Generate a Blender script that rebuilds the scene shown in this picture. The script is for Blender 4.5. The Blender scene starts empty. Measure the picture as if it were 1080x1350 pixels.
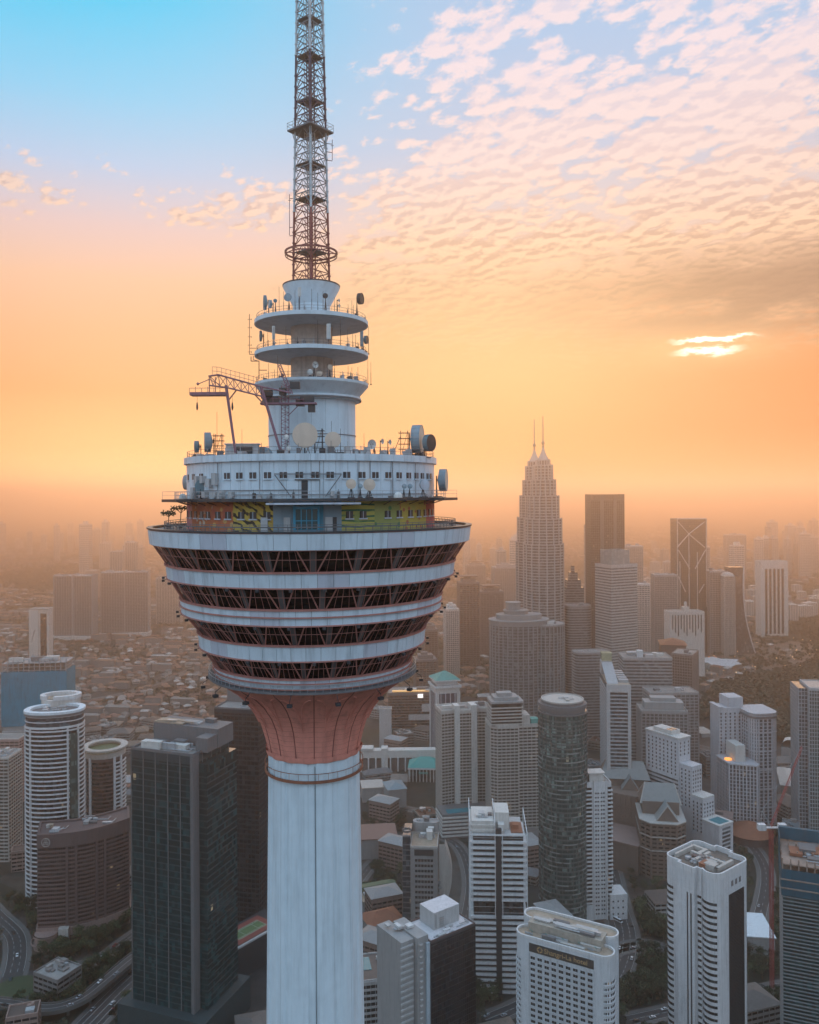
import bpy, math, random
from math import sin, cos, pi, radians, sqrt, atan2, floor
from mathutils import Vector
R = random.Random(7)
scene = bpy.context.scene
COL = scene.collection
# ---------------------------------------------------------------- camera
F, CU, CV, CZ, ROLL = 1080.0, 540.0, 650.0, 340.0, 0.0061
cam = bpy.data.cameras.new('camera'); camo = bpy.data.objects.new('camera', cam); COL.objects.link(camo)
cam.sensor_fit = 'HORIZONTAL'; cam.sensor_width = 36; cam.lens = 36
cam.shift_y = -25 / 1080; cam.clip_start = 1; cam.clip_end = 120000
camo.location = (0, 0, CZ); camo.rotation_euler = (pi / 2, ROLL, 0)
scene.camera = camo
# ---------------------------------------------------------------- exposure
vs = scene.view_settings
scene.display_settings.display_device = 'sRGB'
vs.view_transform = 'Standard'; vs.look = 'None'; vs.gamma = 1; vs.exposure = 0; vs.use_curve_mapping = False
scene.cycles.use_denoising = True
scene.cycles.max_bounces = 5; scene.cycles.diffuse_bounces = 2; scene.cycles.glossy_bounces = 2
scene.cycles.volume_bounces = 6; scene.cycles.caustics_reflective = False; scene.cycles.caustics_refractive = False
# ---------------------------------------------------------------- sky
SUN_AZ, SUN_EL = radians(7), radians(9.3)      # veiled, left of the bright gap in the clouds
w = bpy.data.worlds.new('World'); scene.world = w; w.use_nodes = True
NT = w.node_tree; NT.nodes.clear()
class G:
    """tiny expression helper for node trees"""
    def __init__(s, nt): s.nt = nt
    def n(s, t, **k):
        nd = s.nt.nodes.new(t)
        for a, b in k.items(): setattr(nd, a, b)
        return nd
    def l(s, a, b): s.nt.links.new(a, b)
    def put(s, sock, v):
        if hasattr(v, 'is_linked') or isinstance(v, bpy.types.NodeSocket): s.l(v, sock)
        else: sock.default_value = v
    def m(s, op, a, b=None, c=None, clamp=False):
        nd = s.n('ShaderNodeMath', operation=op, use_clamp=clamp)
        s.put(nd.inputs[0], a)
        if b is not None: s.put(nd.inputs[1], b)
        if c is not None: s.put(nd.inputs[2], c)
        return nd.outputs[0]
    def rng(s, v, a, b, c=0., d=1., smooth=True):
        nd = s.n('ShaderNodeMapRange', interpolation_type='SMOOTHSTEP' if smooth else 'LINEAR')
        for i, x in enumerate((v, a, b, c, d)): s.put(nd.inputs[i], x)
        return nd.outputs[0]
    def mix(s, f, a, b, blend='MIX'):
        nd = s.n('ShaderNodeMix', data_type='RGBA', blend_type=blend)
        for i, x in ((0, f), (6, a), (7, b)):
            if isinstance(x, tuple): x = (*x, 1) if len(x) == 3 else x
            s.put(nd.inputs[i], x)
        return nd.outputs[2]
    def ramp(s, f, stops):
        nd = s.n('ShaderNodeValToRGB'); e = nd.color_ramp.elements
        while len(e) < len(stops): e.new(0.5)
        for el, (p, c) in zip(e, stops): el.position = p; el.color = (*c, 1)
        s.put(nd.inputs[0], f); return nd.outputs[0]
    def vec(s, x, y, z):
        nd = s.n('ShaderNodeCombineXYZ')
        for i, v in enumerate((x, y, z)): s.put(nd.inputs[i], v)
        return nd.outputs[0]
    def noise(s, v, sc, det=4, rough=.55, dist=0., col=False):
        nd = s.n('ShaderNodeTexNoise'); s.put(nd.inputs['Vector'], v); nd.inputs['Scale'].default_value = sc
        nd.inputs['Detail'].default_value = det; nd.inputs['Roughness'].default_value = rough
        nd.inputs['Distortion'].default_value = dist
        return nd.outputs['Color' if col else 'Fac']
g = G(NT)
tc = g.n('ShaderNodeTexCoord'); sp = g.n('ShaderNodeSeparateXYZ'); g.l(tc.outputs['Generated'], sp.inputs[0])
dx, dy, dz = sp.outputs
hh = g.m('SQRT', g.m('ADD', g.m('MULTIPLY', dx, dx), g.m('MULTIPLY', dy, dy)))
hh = g.m('MAXIMUM', hh, .001)
el = g.m('DIVIDE', dz, hh)                       # tangent of the elevation
sx = g.m('DIVIDE', dx, hh); sy = g.m('DIVIDE', dy, hh)
elc = g.m('MAXIMUM', el, 0.0)
t = g.m('DIVIDE', elc, 1.6, clamp=True)
k = 1 / 1.6
left = g.ramp(t, [(0, (2.1, 1.0, .42)), (.055 * k, (1.4, .64, .25)), (.12 * k, (1.0, .475, .19)), (.19 * k, (1.0, .54, .29)), (.25 * k, (.98, .60, .40)),
                  (.31 * k, (.84, .62, .60)), (.38 * k, (.52, .66, .88)), (.46 * k, (.30, .68, .96)), (.58 * k, (.10, .66, .98)), (1, (.16, .45, .80))])
right = g.ramp(t, [(0, (.92, .29, .09)), (.07 * k, (.76, .235, .065)), (.13 * k, (.80, .275, .085)), (.20 * k, (.80, .36, .17)), (.27 * k, (.93, .60, .42)),
                   (.34 * k, (.74, .62, .62)), (.42 * k, (.52, .60, .78)), (.55 * k, (.42, .60, .85)), (1, (.30, .50, .80))])
base = g.mix(g.rng(sx, -.36, .12), left, right)
# lower flank: lilac away from the sun, cooler and brighter behind the viewer
back = g.ramp(t, [(0, (.50, .58, .72)), (.15, (.80, 1.05, 1.34)), (.5, (.86, 1.2, 1.58)), (1, (.72, 1.04, 1.45))])
bf = g.rng(sy, .62, -.35)
base = g.mix(bf, base, back)
zen = g.rng(el, .75, 2.2)
base = g.mix(zen, base, (.72, 1.0, 1.38))
# altocumulus sheet: noise laid out on a plane overhead
pz = g.m('ADD', g.m('MAXIMUM', dz, 0.0), .20)
px = g.m('DIVIDE', dx, pz); py = g.m('DIVIDE', dy, pz)
P = g.vec(g.m('ADD', px, g.m('MULTIPLY', py, .35)), py, 0.0)
P2 = g.vec(g.m('ADD', g.m('ADD', px, g.m('MULTIPLY', py, .35)), .012), g.m('ADD', py, .016), 0.0)
big = g.noise(P, 3.2, 4, .55)
def puffs(P):
    wob = g.n('ShaderNodeVectorMath', operation='MULTIPLY_ADD'); g.l(g.noise(P, 16., 4, .6, col=True), wob.inputs[0]); wob.inputs[1].default_value = (.055, .055, 0); g.l(P, wob.inputs[2])
    v = g.n('ShaderNodeTexVoronoi', feature='SMOOTH_F1'); g.l(wob.outputs[0], v.inputs['Vector']); v.inputs['Scale'].default_value = 25.; v.inputs['Smoothness'].default_value = .35
    pf = g.m('SUBTRACT', .92, g.m('MULTIPLY', v.outputs['Distance'], .95))
    return g.m('ADD', g.m('ADD', g.m('MULTIPLY', pf, .27), g.m('MULTIPLY', g.noise(P, 30., 7, .68), .42)), g.m('MULTIPLY', g.noise(P, 8., 3, .5), .31))
nA = puffs(P); nB = puffs(P2)
taz = g.m('DIVIDE', sx, g.m('MAXIMUM', sy, .15))
# how much cloud there is: much on the right, little on the left and high up in the middle
cov = g.m('MULTIPLY', g.rng(g.m('ADD', taz, g.m('MULTIPLY', elc, -.42)), -.50, -.06), g.rng(el, .08, .22))
leftcov = g.m('MULTIPLY', g.rng(el, .28, .33), g.rng(el, .42, .36))
cov = g.m('MAXIMUM', cov, g.m('MULTIPLY', leftcov, .62))
cov = g.m('MULTIPLY', cov, g.rng(sy, .3, .7))
thr = g.m('SUBTRACT', .71, g.m('MULTIPLY', cov, g.rng(el, .30, .52, .335, .28)))
thr = g.m('SUBTRACT', thr, g.m('MULTIPLY', g.m('SUBTRACT', big, .5), .55))
den = g.rng(g.m('SUBTRACT', nA, thr), -.03, .085)
den = g.m('MULTIPLY', den, g.rng(el, .10, .22))
lit = g.rng(g.m('SUBTRACT', nA, nB), -.07, .05)
ccol = g.ramp(t, [(0, (.93, .45, .19)), (.16 * k, (.80, .43, .22)), (.24 * k, (.86, .53, .33)), (.30 * k, (1.0, .68, .47)), (.40 * k, (.98, .76, .70)), (.52 * k, (.98, .80, .82)), (1, (.9, .85, .9))])
cdark = g.ramp(t, [(0, (.80, .40, .18)), (.16 * k, (.62, .36, .21)), (.24 * k, (.56, .35, .24)), (.30 * k, (.66, .41, .30)), (.40 * k, (.84, .64, .62)), (.52 * k, (.80, .72, .82)), (1, (.7, .7, .8))])
cloud = g.mix(lit, cdark, ccol)
# a greyer bank low on the right
bank = g.m('MULTIPLY', g.m('MULTIPLY', g.rng(el, .155, .20), g.rng(el, .30, .23)), g.rng(g.m('ADD', taz, g.m('MULTIPLY', big, .3)), .20, .55))
bn = g.rng(g.noise(g.vec(g.m('MULTIPLY', taz, 1.0), g.m('MULTIPLY', el, 3.2), 2.0), 7.0, 5, .55), .26, .52)
sky = g.mix(g.m('MULTIPLY', den, .88), base, cloud)
sky = g.mix(g.m('MULTIPLY', bank, g.m('MULTIPLY', bn, .9)), sky, (.33, .20, .14))
# sunlight breaking through the gap in the bank: two ragged streaks and a soft glow
gn = g.m('MULTIPLY', g.m('SUBTRACT', g.noise(g.vec(g.m('MULTIPLY', taz, 1.0), g.m('MULTIPLY', el, 3.0), 0.0), 30., 5, .65), .5), .022)
def streak(a, e, wa, we):
    qa = g.m('DIVIDE', g.m('SUBTRACT', taz, a), wa); qe = g.m('DIVIDE', g.m('ADD', g.m('SUBTRACT', el, e), gn), we)
    return g.m('POWER', 2.718, g.m('MULTIPLY', g.m('ADD', g.m('POWER', g.m('ABSOLUTE', qa), 2.6), g.m('MULTIPLY', qe, qe)), -1.))
ss = g.m('ADD', streak(.374, .1745, .050, .0030), g.m('MULTIPLY', streak(.366, .1610, .042, .0050), .85))
ss = g.m('MULTIPLY', g.rng(ss, .10, 1.0), g.rng(g.noise(g.vec(g.m('MULTIPLY', taz, 1.0), g.m('MULTIPLY', el, 4.0), 5.0), 60., 4, .6), .25, .5, .55, 1.))
glow = g.m('ADD', g.m('MULTIPLY', streak(.37, .166, .085, .020), .45), g.m('MULTIPLY', streak(.07, .165, .34, .10), .60))
glow = g.m('MULTIPLY', glow, g.rng(sy, .2, .5))
sky = g.mix(glow, sky, (1.0, .58, .27))
sky = g.mix(g.m('MULTIPLY', ss, g.rng(sy, .2, .5)), sky, (2.2, 2.0, 1.7))
nish = g.n('ShaderNodeTexSky', sky_type='NISHITA', sun_disc=False)
nish.sun_elevation = SUN_EL; nish.sun_rotation = SUN_AZ; nish.altitude = 300; nish.dust_density = 3
bg1 = g.n('ShaderNodeBackground'); g.l(nish.outputs[0], bg1.inputs[0]); bg1.inputs[1].default_value = .003
bg2 = g.n('ShaderNodeBackground'); g.l(sky, bg2.inputs[0]); bg2.inputs[1].default_value = .95
ad = g.n('ShaderNodeAddShader'); g.l(bg1.outputs[0], ad.inputs[0]); g.l(bg2.outputs[0], ad.inputs[1])
ow = g.n('ShaderNodeOutputWorld'); g.l(ad.outputs[0], ow.inputs[0])
# ---------------------------------------------------------------- sun (veiled, low, ahead and to the right)
sl = bpy.data.lights.new('sun', 'SUN'); sl.energy = 1.45; sl.angle = radians(65); sl.color = (1.0, .68, .42)
so = bpy.data.objects.new('sun', sl); COL.objects.link(so)
LAZ = SUN_AZ
sdir = Vector((sin(LAZ) * cos(SUN_EL), cos(LAZ) * cos(SUN_EL), sin(SUN_EL)))
so.rotation_euler = sdir.to_track_quat('Z', 'Y').to_euler()
# ---------------------------------------------------------------- haze: even air, the box sits round everything
HAZE_D, HAZE_C, HAZE_G = .00034, (1.0, .83, .68), .90
# ================================================================ helpers
def at(u, v, Y):
    du, dv = u - CU, v - CV
    a = du - ROLL * dv; b = dv + ROLL * du
    return Vector((a / F * Y, Y, CZ - b / F * Y))
def gnd(u, v, z=0.):
    du, dv = u - CU, v - CV
    a = du - ROLL * dv; b = dv + ROLL * du
    Y = F * (CZ - z) / b
    return Vector((a / F * Y, Y, z))
def tag(o, label=None, cat=None, group=None, kind=None):
    if label: o['label'] = label
    if cat: o['category'] = cat
    if group: o['group'] = group
    if kind: o['kind'] = kind
    return o
def empty(name, loc, rz=0., label=None, cat=None, group=None):
    o = bpy.data.objects.new(name, None); COL.objects.link(o); o.empty_display_size = 2
    o.location = loc; o.rotation_euler = (0, 0, rz); return tag(o, label, cat, group)
def copy_tree(o, parent=None):
    c = o.copy(); COL.objects.link(c)
    if parent: c.parent = parent
    for ch in [x for x in o.children]: copy_tree(ch, c)
    return c
class MB:
    def __init__(s): s.v = []; s.f = []; s.mi = []
    def face(s, pts, mi=0):
        i = len(s.v); s.v += [tuple(p) for p in pts]; s.f.append(tuple(range(i, i + len(pts)))); s.mi.append(mi)
    def prism(s, pts, z0, z1, mi=0, cap=None, bottom=True):
        n = len(pts); i = len(s.v)
        s.v += [(p[0], p[1], z0) for p in pts] + [(p[0], p[1], z1) for p in pts]
        for k in range(n):
            j = (k + 1) % n; s.f.append((i + k, i + j, i + n + j, i + n + k)); s.mi.append(mi)
        s.f.append(tuple(i + n + k for k in range(n))); s.mi.append(mi if cap is None else cap)
        if bottom: s.f.append(tuple(i + n - 1 - k for k in range(n))); s.mi.append(mi)
        return s
    def box(s, x0, x1, y0, y1, z0, z1, mi=0, cap=None):
        return s.prism([(x0, y0), (x1, y0), (x1, y1), (x0, y1)], z0, z1, mi, cap)
    def obox(s, c, ax, hx, hy, z0, z1, mi=0):
        a, b = cos(ax), sin(ax)
        return s.prism([(c[0] + p * hx * a - q * hy * b, c[1] + p * hx * b + q * hy * a) for p, q in ((-1, -1), (1, -1), (1, 1), (-1, 1))], z0, z1, mi)
    def tube(s, p, q, r, n=5, mi=0, r2=None):
        p, q = Vector(p), Vector(q); d = (q - p)
        if d.length < 1e-6: return s
        d.normalize(); a = d.orthogonal().normalized(); b = d.cross(a); r2 = r if r2 is None else r2
        i = len(s.v)
        for c, rr in ((p, r), (q, r2)):
            s.v += [tuple(c + (a * cos(2 * pi * k / n) + b * sin(2 * pi * k / n)) * rr) for k in range(n)]
        for k in range(n):
            j = (k + 1) % n; s.f.append((i + k, i + j, i + n + j, i + n + k)); s.mi.append(mi)
        s.f.append(tuple(i + n - 1 - k for k in range(n))); s.mi.append(mi)
        s.f.append(tuple(i + n + k for k in range(n))); s.mi.append(mi)
        return s
    def path(s, pts, r, n=5, mi=0):
        for a, b in zip(pts, pts[1:]): s.tube(a, b, r, n, mi)
        return s
    def lathe(s, prof, n=48, mi=0, a0=0., a1=2 * pi, c=(0, 0), closed=False, rf=None):
        full = abs(a1 - a0 - 2 * pi) < 1e-6; m = n if full else n + 1; i = len(s.v)
        for r, z in prof:
            for k in range(m):
                a = a0 + (a1 - a0) * k / n; rr = r if rf is None else rf(r, z, a)
                s.v.append((c[0] + rr * cos(a), c[1] + rr * sin(a), z))
        L = len(prof)
        for j in range(L if closed else L - 1):
            jj = (j + 1) % L
            for k in range(n):
                kk = (k + 1) % m
                s.f.append((i + j * m + k, i + j * m + kk, i + jj * m + kk, i + jj * m + k)); s.mi.append(mi)
        if closed and not full:
            s.f.append(tuple(i + j * m for j in range(L))); s.mi.append(mi)
            s.f.append(tuple(i + j * m + n for j in reversed(range(L)))); s.mi.append(mi)
        return s
    def disc(s, r, z, n=48, mi=0, up=True, c=(0, 0)):
        p = [(c[0] + r * cos(2 * pi * k / n), c[1] + r * sin(2 * pi * k / n), z) for k in range(n)]
        s.face(p if up else p[::-1], mi); return s
    def build(s, name, mats, parent=None, smooth=None, loc=None, rz=0.):
        me = bpy.data.meshes.new(name); me.from_pydata(s.v, [], s.f); me.update()
        if not isinstance(mats, (list, tuple)): mats = [mats]
        for m_ in mats: me.materials.append(m_)
        me.polygons.foreach_set('material_index', s.mi)
        if smooth:
            me.polygons.foreach_set('use_smooth', [True] * len(s.f)); me.set_sharp_from_angle(angle=radians(smooth))
        o = bpy.data.objects.new(name, me); COL.objects.link(o)
        if parent: o.parent = parent
        if loc is not None: o.location = loc
        if rz: o.rotation_euler = (0, 0, rz)
        return o
def offset(pts, d):
    n = len(pts); out = []
    for k in range(n):
        p0, p1, p2 = Vector(pts[k - 1][:2]), Vector(pts[k][:2]), Vector(pts[(k + 1) % n][:2])
        e1 = (p1 - p0).normalized(); e2 = (p2 - p1).normalized()
        n1 = Vector((e1.y, -e1.x)); n2 = Vector((e2.y, -e2.x)); b = n1 + n2
        c = max(.35, b.dot(n1)); q = p1 + b * (d / c); out.append((q.x, q.y))
    return out
def rect(W, D, x=0., y=0.): return [(x, y), (x + W, y), (x + W, y + D), (x, y + D)]
def roundrect(W, D, r, n=6, x=0., y=0.):
    o = []
    for cx, cy, a in ((W - r, r, -pi / 2), (W - r, D - r, 0), (r, D - r, pi / 2), (r, r, pi)):
        o += [(x + cx + r * cos(a + pi / 2 * k / n), y + cy + r * sin(a + pi / 2 * k / n)) for k in range(n + 1)]
    return o
def ellipse(a, b, n=32, cx=0., cy=0., ph=0.): return [(cx + a * cos(2 * pi * k / n + ph), cy + b * sin(2 * pi * k / n + ph)) for k in range(n)]
def bands(mb, pts, zs, h, out, mi=0):
    q = offset(pts, out)
    for z in zs: mb.prism(q, z, z + h, mi)
def fins(mb, pts, spc, wd, dp, z0, z1, mi=0, edges=None, ends=True):
    n = len(pts)
    for k in range(n):
        if edges is not None and k not in edges: continue
        a = Vector(pts[k][:2]); b = Vector(pts[(k + 1) % n][:2]); L = (b - a).length
        if L < wd: continue
        m_ = max(1, round(L / spc)); ang = atan2(b.y - a.y, b.x - a.x)
        for j in range(0 if ends else 1, m_ + (1 if ends and len(pts) < 9 else 0)):
            c = a.lerp(b, j / m_); mb.obox(c, ang, wd / 2, dp, z0, z1, mi)
# ---------------------------------------------------------------- materials
MATS = {}
def newmat(name):
    m_ = bpy.data.materials.new(name); m_.use_nodes = True; nt = m_.node_tree; nt.nodes.clear()
    gg = G(nt); bs = gg.n('ShaderNodeBsdfPrincipled'); o = gg.n('ShaderNodeOutputMaterial'); gg.l(bs.outputs[0], o.inputs[0])
    return m_, gg, bs
def paint(name, c, rough=.7, var=.16, sc=.25, streak=.25, metal=0., rnd=0.):
    """painted / plastered / concrete surface with soft blotches and rain streaks"""
    if name in MATS: return MATS[name]
    m_, gg, bs = newmat(name); tcn = gg.n('ShaderNodeTexCoord').outputs['Object']
    n1 = gg.noise(tcn, sc, 5, .6)
    mp = gg.n('ShaderNodeMapping'); gg.l(tcn, mp.inputs[0]); mp.inputs['Scale'].default_value = (.9, .9, .05)
    n2 = gg.noise(mp.outputs[0], 1.0, 4, .6)
    f = gg.m('ADD', gg.m('MULTIPLY', gg.m('SUBTRACT', n1, .5), 2 * var), 1.0)
    f2 = gg.rng(n2, .45, .75, 1., 1. - streak); f = gg.m('MULTIPLY', f, f2)
    if rnd:
        oi = gg.n('ShaderNodeObjectInfo'); f = gg.m('MULTIPLY', f, gg.rng(oi.outputs['Random'], 0., 1., 1 - rnd, 1 + rnd, False))
    vm = gg.n('ShaderNodeVectorMath', operation='SCALE'); vm.inputs[0].default_value = c; gg.l(f, vm.inputs['Scale'])
    gg.l(vm.outputs[0], bs.inputs['Base Color']); bs.inputs['Roughness'].default_value = rough; bs.inputs['Metallic'].default_value = metal
    MATS[name] = m_; return m_
def glass(name, c1, c2, cx=3., cz=3.6, rough=.12, p=.5, spec=.5, lit=0.):
    """window wall: every pane differs a little (blinds, rooms, tint)"""
    if name in MATS: return MATS[name]
    m_, gg, bs = newmat(name); tcn = gg.n('ShaderNodeTexCoord').outputs['Object']
    s = gg.n('ShaderNodeSeparateXYZ'); gg.l(tcn, s.inputs[0])
    fl = lambda a, d, o: gg.m('FLOOR', gg.m('ADD', gg.m('DIVIDE', a, d), o))
    wn = gg.n('ShaderNodeTexWhiteNoise', noise_dimensions='3D')
    gg.l(gg.vec(fl(s.outputs[0], cx, .371), fl(s.outputs[1], cx, .613), fl(s.outputs[2], cz, .05)), wn.inputs['Vector'])
    f = gg.rng(wn.outputs['Value'], p, 1.0); n = gg.noise(tcn, .045, 3)
    f = gg.m('MULTIPLY', f, gg.rng(n, .35, .65, .4, 1.))
    gg.l(gg.mix(f, c1, c2), bs.inputs['Base Color'])
    gg.l(gg.rng(wn.outputs['Value'], 0, 1, rough * .6, rough * 1.8), bs.inputs['Roughness'])
    bs.inputs['Specular IOR Level'].default_value = spec
    if lit: bs.inputs['Emission Color'].default_value = (1., .72, .42, 1); gg.l(gg.m('MULTIPLY', gg.m('GREATER_THAN', wn.outputs['Value'], 1 - lit), .22), bs.inputs['Emission Strength'])
    MATS[name] = m_; return m_
def lamp(name, c, e):
    if name in MATS: return MATS[name]
    m_, gg, bs = newmat(name); bs.inputs['Base Color'].default_value = (*c, 1); bs.inputs['Emission Color'].default_value = (*c, 1)
    bs.inputs['Emission Strength'].default_value = e; MATS[name] = m_; return m_
WHITE = paint('white_cladding', (.60, .605, .61)); OFFW = paint('off_white_render', (.58, .56, .53))
CREAM = paint('cream_render', (.44, .415, .385)); GREY = paint('grey_concrete', (.30, .30, .30)); DGREY = paint('dark_grey_concrete', (.14, .14, .145))
LGREY = paint('light_grey_concrete', (.44, .44, .44)); BROWN = paint('brown_granite', (.115, .082, .080)); ROOF = paint('roof_concrete', (.26, .245, .23), sc=.15, var=.35)
TANROOF = paint('tan_roof', (.36, .28, .21), sc=.3, var=.4); DARKM = paint('dark_metal', (.035, .037, .042), rough=.5); STEEL = paint('galvanised_steel', (.40, .42, .44), rough=.45, metal=.3)
BLUEW = paint('blue_white_metal', (.66, .72, .76), sc=.4, var=.10); TEALROOF = paint('teal_roof', (.05, .30, .27)); REDROOF = paint('red_tile_roof', (.21, .10, .07), rnd=.35)
NET = paint('blue_netting', (.0, .21, .32), rough=.9, sc=.12, var=.5, streak=.5); RUST = paint('rust_brown_roof', (.26, .10, .055), var=.3)
G_TEAL = glass('teal_glass', (.010, .030, .034), (.032, .095, .10), 2.2, 3.8, p=.55, lit=.002); G_DARK = glass('dark_glass', (.010, .012, .015), (.06, .066, .07), 2.6, 3.6, p=.6, lit=.003)
G_BLUE = glass('blue_grey_glass', (.025, .035, .045), (.15, .18, .20), 2.6, 3.5, p=.45, lit=.004); G_BRN = glass('bronze_glass', (.018, .014, .014), (.11, .085, .07), 2.0, 3.4, p=.5, lit=.006)
G_GREY = glass('grey_glass', (.05, .055, .06), (.21, .22, .22), 2.4, 3.6, p=.4); G_GRN = glass('green_glass', (.03, .06, .058), (.22, .31, .28), 1.8, 3.6, p=.55, lit=.004)
POOL = paint('pool_water', (.004, .20, .25), rough=.15, var=.1, streak=0)
# ---------------------------------------------------------------- buildings
OCC = []                       # ground already taken: (x, y, radius)
def site(u0, u1, vtop, Y, ang=0.):
    """front face between image columns u0 and u1, its left corner Y metres out, top edge at vtop"""
    A = at(u0, vtop, Y); a = radians(ang)
    bu = at(u1, vtop, 1.0).x
    W = (bu * Y - A.x) / (cos(a) - bu * sin(a))
    return (A.x, Y), a, W, A.z
def building(name, label, st, Dp, cat='building', group=None):
    (x, y), a, W, H = st
    o = empty(name, (x, y, 0), a, label, cat, group)
    c = Vector((x, y)) + Vector((cos(a), sin(a))) * W / 2 + Vector((-sin(a), cos(a))) * Dp / 2
    OCC.append((c.x, c.y, sqrt(W * W + Dp * Dp) / 2 * .85))
    return o, W, H
def skin(o, pts, z0, z1, core, band, fl=3.6, bh=1.1, out=.4, spc=0, fw=.3, fd=.5, fin=None, edges=None, top=1.2, nm='wall'):
    """glazed core, floor bands standing proud of it and upright fins"""
    MB().prism(pts, z0, z1).build('glazing', core, o)
    n = max(1, int((z1 - z0 - top) / fl)); zs = [z0 + i * fl for i in range(n + 1) if z0 + i * fl + bh < z1]
    m_ = MB(); bands(m_, pts, zs, bh, out); m_.prism(offset(pts, out + .05), z1 - top, z1 + .02); m_.build('spandrel', band, o)
    if spc:
        q = MB(); fins(q, pts, spc, fw, fd, z0, z1 - .1, edges=edges); q.build('mullion', fin or band, o)
def parapet(o, pts, z, h=1.2, t=.5, m_=None, roof=None):
    q = MB(); inn = offset(pts, -t); n = len(pts)
    for k in range(n):
        j = (k + 1) % n; q.prism([pts[k], pts[j], inn[j], inn[k]], z, z + h)
    q.build('parapet', m_ or OFFW, o)
    ROOFOF[o] = MB().prism(inn, z - .3, z + .15).build('roof', roof or ROOF, o)
ROOFOF = {}
def plant(o, x0, x1, y0, y1, z, n=6, seed=1, hmax=4., mats=None):
    """lift houses, air handlers, tanks and pipes on a roof"""
    o = ROOFOF.get(o, o); r = random.Random(seed); mats = mats or [GREY, LGREY, STEEL, OFFW, DGREY]
    W, D = x1 - x0, y1 - y0
    for i in range(n):
        q = MB(); w_, d_ = r.uniform(.12, .3) * W, r.uniform(.12, .35) * D; h = r.uniform(.35, 1) * hmax
        x, y = x0 + r.random() * (W - w_), y0 + r.random() * (D - d_)
        kind = r.random(); zz = z + .1 + .02 * i
        if kind < .55:
            q.box(x, x + w_, y, y + d_, zz, zz + h); q.box(x - .2, x + w_ + .2, y - .2, y + d_ + .2, zz + h, zz + h + .25)
            q.build('plant_room', r.choice(mats), o)
        elif kind < .8:
            rr = min(w_, d_) * .35
            for k in range(r.randint(2, 4)):
                q.lathe([(0.01, zz), (rr, zz), (rr, zz + h * .6), (rr * .8, zz + h * .7), (rr * .8, zz + h * .55), (0.01, zz + h * .55)], 14, c=(x + k * rr * 2.3 if x + k * rr * 2.3 < x1 - rr else x, y + rr))
            q.build('cooling_unit', STEEL, o, 30)
        else:
            p = [(x, y, zz + .6), (min(x1, x + W * .35), y, zz + .6), (min(x1, x + W * .35), min(y1, y + D * .4), zz + .6)]
            q.path(p, .35, 6); q.build('duct', STEEL, o, 40)
WPROT = {}
def window_mesh(wd, hg, m_glass, m_frame):
    key = (round(wd, 2), round(hg, 2), m_glass.name, m_frame.name)
    if key in WPROT: return WPROT[key]
    q = MB(); q.box(-wd / 2, wd / 2, -.06, .02, 0, hg, 0)
    q.box(-wd / 2 - .12, wd / 2 + .12, -.16, .02, -.18, -.001, 1); q.box(-.04, .04, -.10, -.061, 0, hg, 1)
    o = q.build('window', [m_glass, m_frame]); me = o.data; bpy.data.objects.remove(o); WPROT[key] = me; return me
def windows(o, pts, rz, me, name='window'):
    for p in pts:
        c = bpy.data.objects.new(name, me); COL.objects.link(c); c.parent = o; c.location = p; c.rotation_euler = (0, 0, rz)
# ================================================================ the telecom tower
TX, TY = (412.3 - CU) / F * 130, 130.0
PH0 = atan2(-TY, -TX)                                # direction from the axis towards the viewer
def ph(s, r): return PH0 + math.asin(max(-1, min(1, s / F * 130 / r * .985)))
tower = empty('telecom_tower', (TX, TY, 0), 0, 'tall pale telecommunications tower with banded round pod, salmon neck and lattice mast', 'tower')
OCC.append((TX, TY, 14))
PANEL = paint('pod_panel', (.58, .68, .75), sc=.35, var=.14, streak=.30, rough=.45); PANELB = paint('ribbed_panel', (.49, .53, .60), sc=.3, var=.1, streak=.3)
ROSE = paint('rose_steel', (.43, .185, .155), rough=.6, var=.15); SALMON = paint('salmon_tile', (.70, .275, .21), sc=.5, var=.2, streak=.25, rough=.75)
SALD = paint('salmon_rib', (.24, .075, .06)); SHAFT = paint('shaft_concrete', (.59, .69, .75), sc=.5, var=.13, streak=.2)
SEAM = paint('seam', (.07, .075, .08)); POD_G = glass('pod_glass', (.002, .002, .003), (.016, .016, .018), 1.6, 1.2, .10, .6, .12)
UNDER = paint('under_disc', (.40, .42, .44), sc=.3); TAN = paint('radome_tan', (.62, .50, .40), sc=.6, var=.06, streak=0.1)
REDS = paint('mast_red', (.21, .045, .045), rough=.55); NAVY = paint('mast_dark', (.055, .028, .060), rough=.55); MASTW = paint('mast_white', (.46, .53, .57), rough=.5); MASTB = paint('mast_brace', (.16, .19, .215), rough=.5)
# shaft: fluted concrete
def flute(r, z, a):
    return r * (1 - .022 * (1 if (a * 12 / pi) % 2 < .6 else 0) - .006 * cos(36 * a))
MB().lathe([(12.5, 0), (9.4, 90), (8.4, 200), (7.72, 256), (7.15, 299.8)], 192, rf=flute).build('shaft', SHAFT, tower, 25)
q = MB()
for i in range(8):
    a = 2 * pi * i / 8 + .13
    q.tube((12.45 * cos(a), 12.45 * sin(a), 0), (9.36 * cos(a), 9.36 * sin(a), 90), .05, 4); q.tube((9.36 * cos(a), 9.36 * sin(a), 90), (7.68 * cos(a), 7.68 * sin(a), 256), .05, 4)
    q.tube((7.68 * cos(a), 7.68 * sin(a), 256), (7.12 * cos(a), 7.12 * sin(a), 299), .05, 4)
q.build('shaft_seam', SEAM, tower)
q = MB(); q.lathe([(7.55, 296.6), (7.75, 296.6), (7.75, 297.0), (7.55, 297.0)], 64, closed=True)
q.lathe([(7.7, 298.0), (7.78, 298.0), (7.78, 298.08), (7.7, 298.08)], 64, closed=True)
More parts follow.
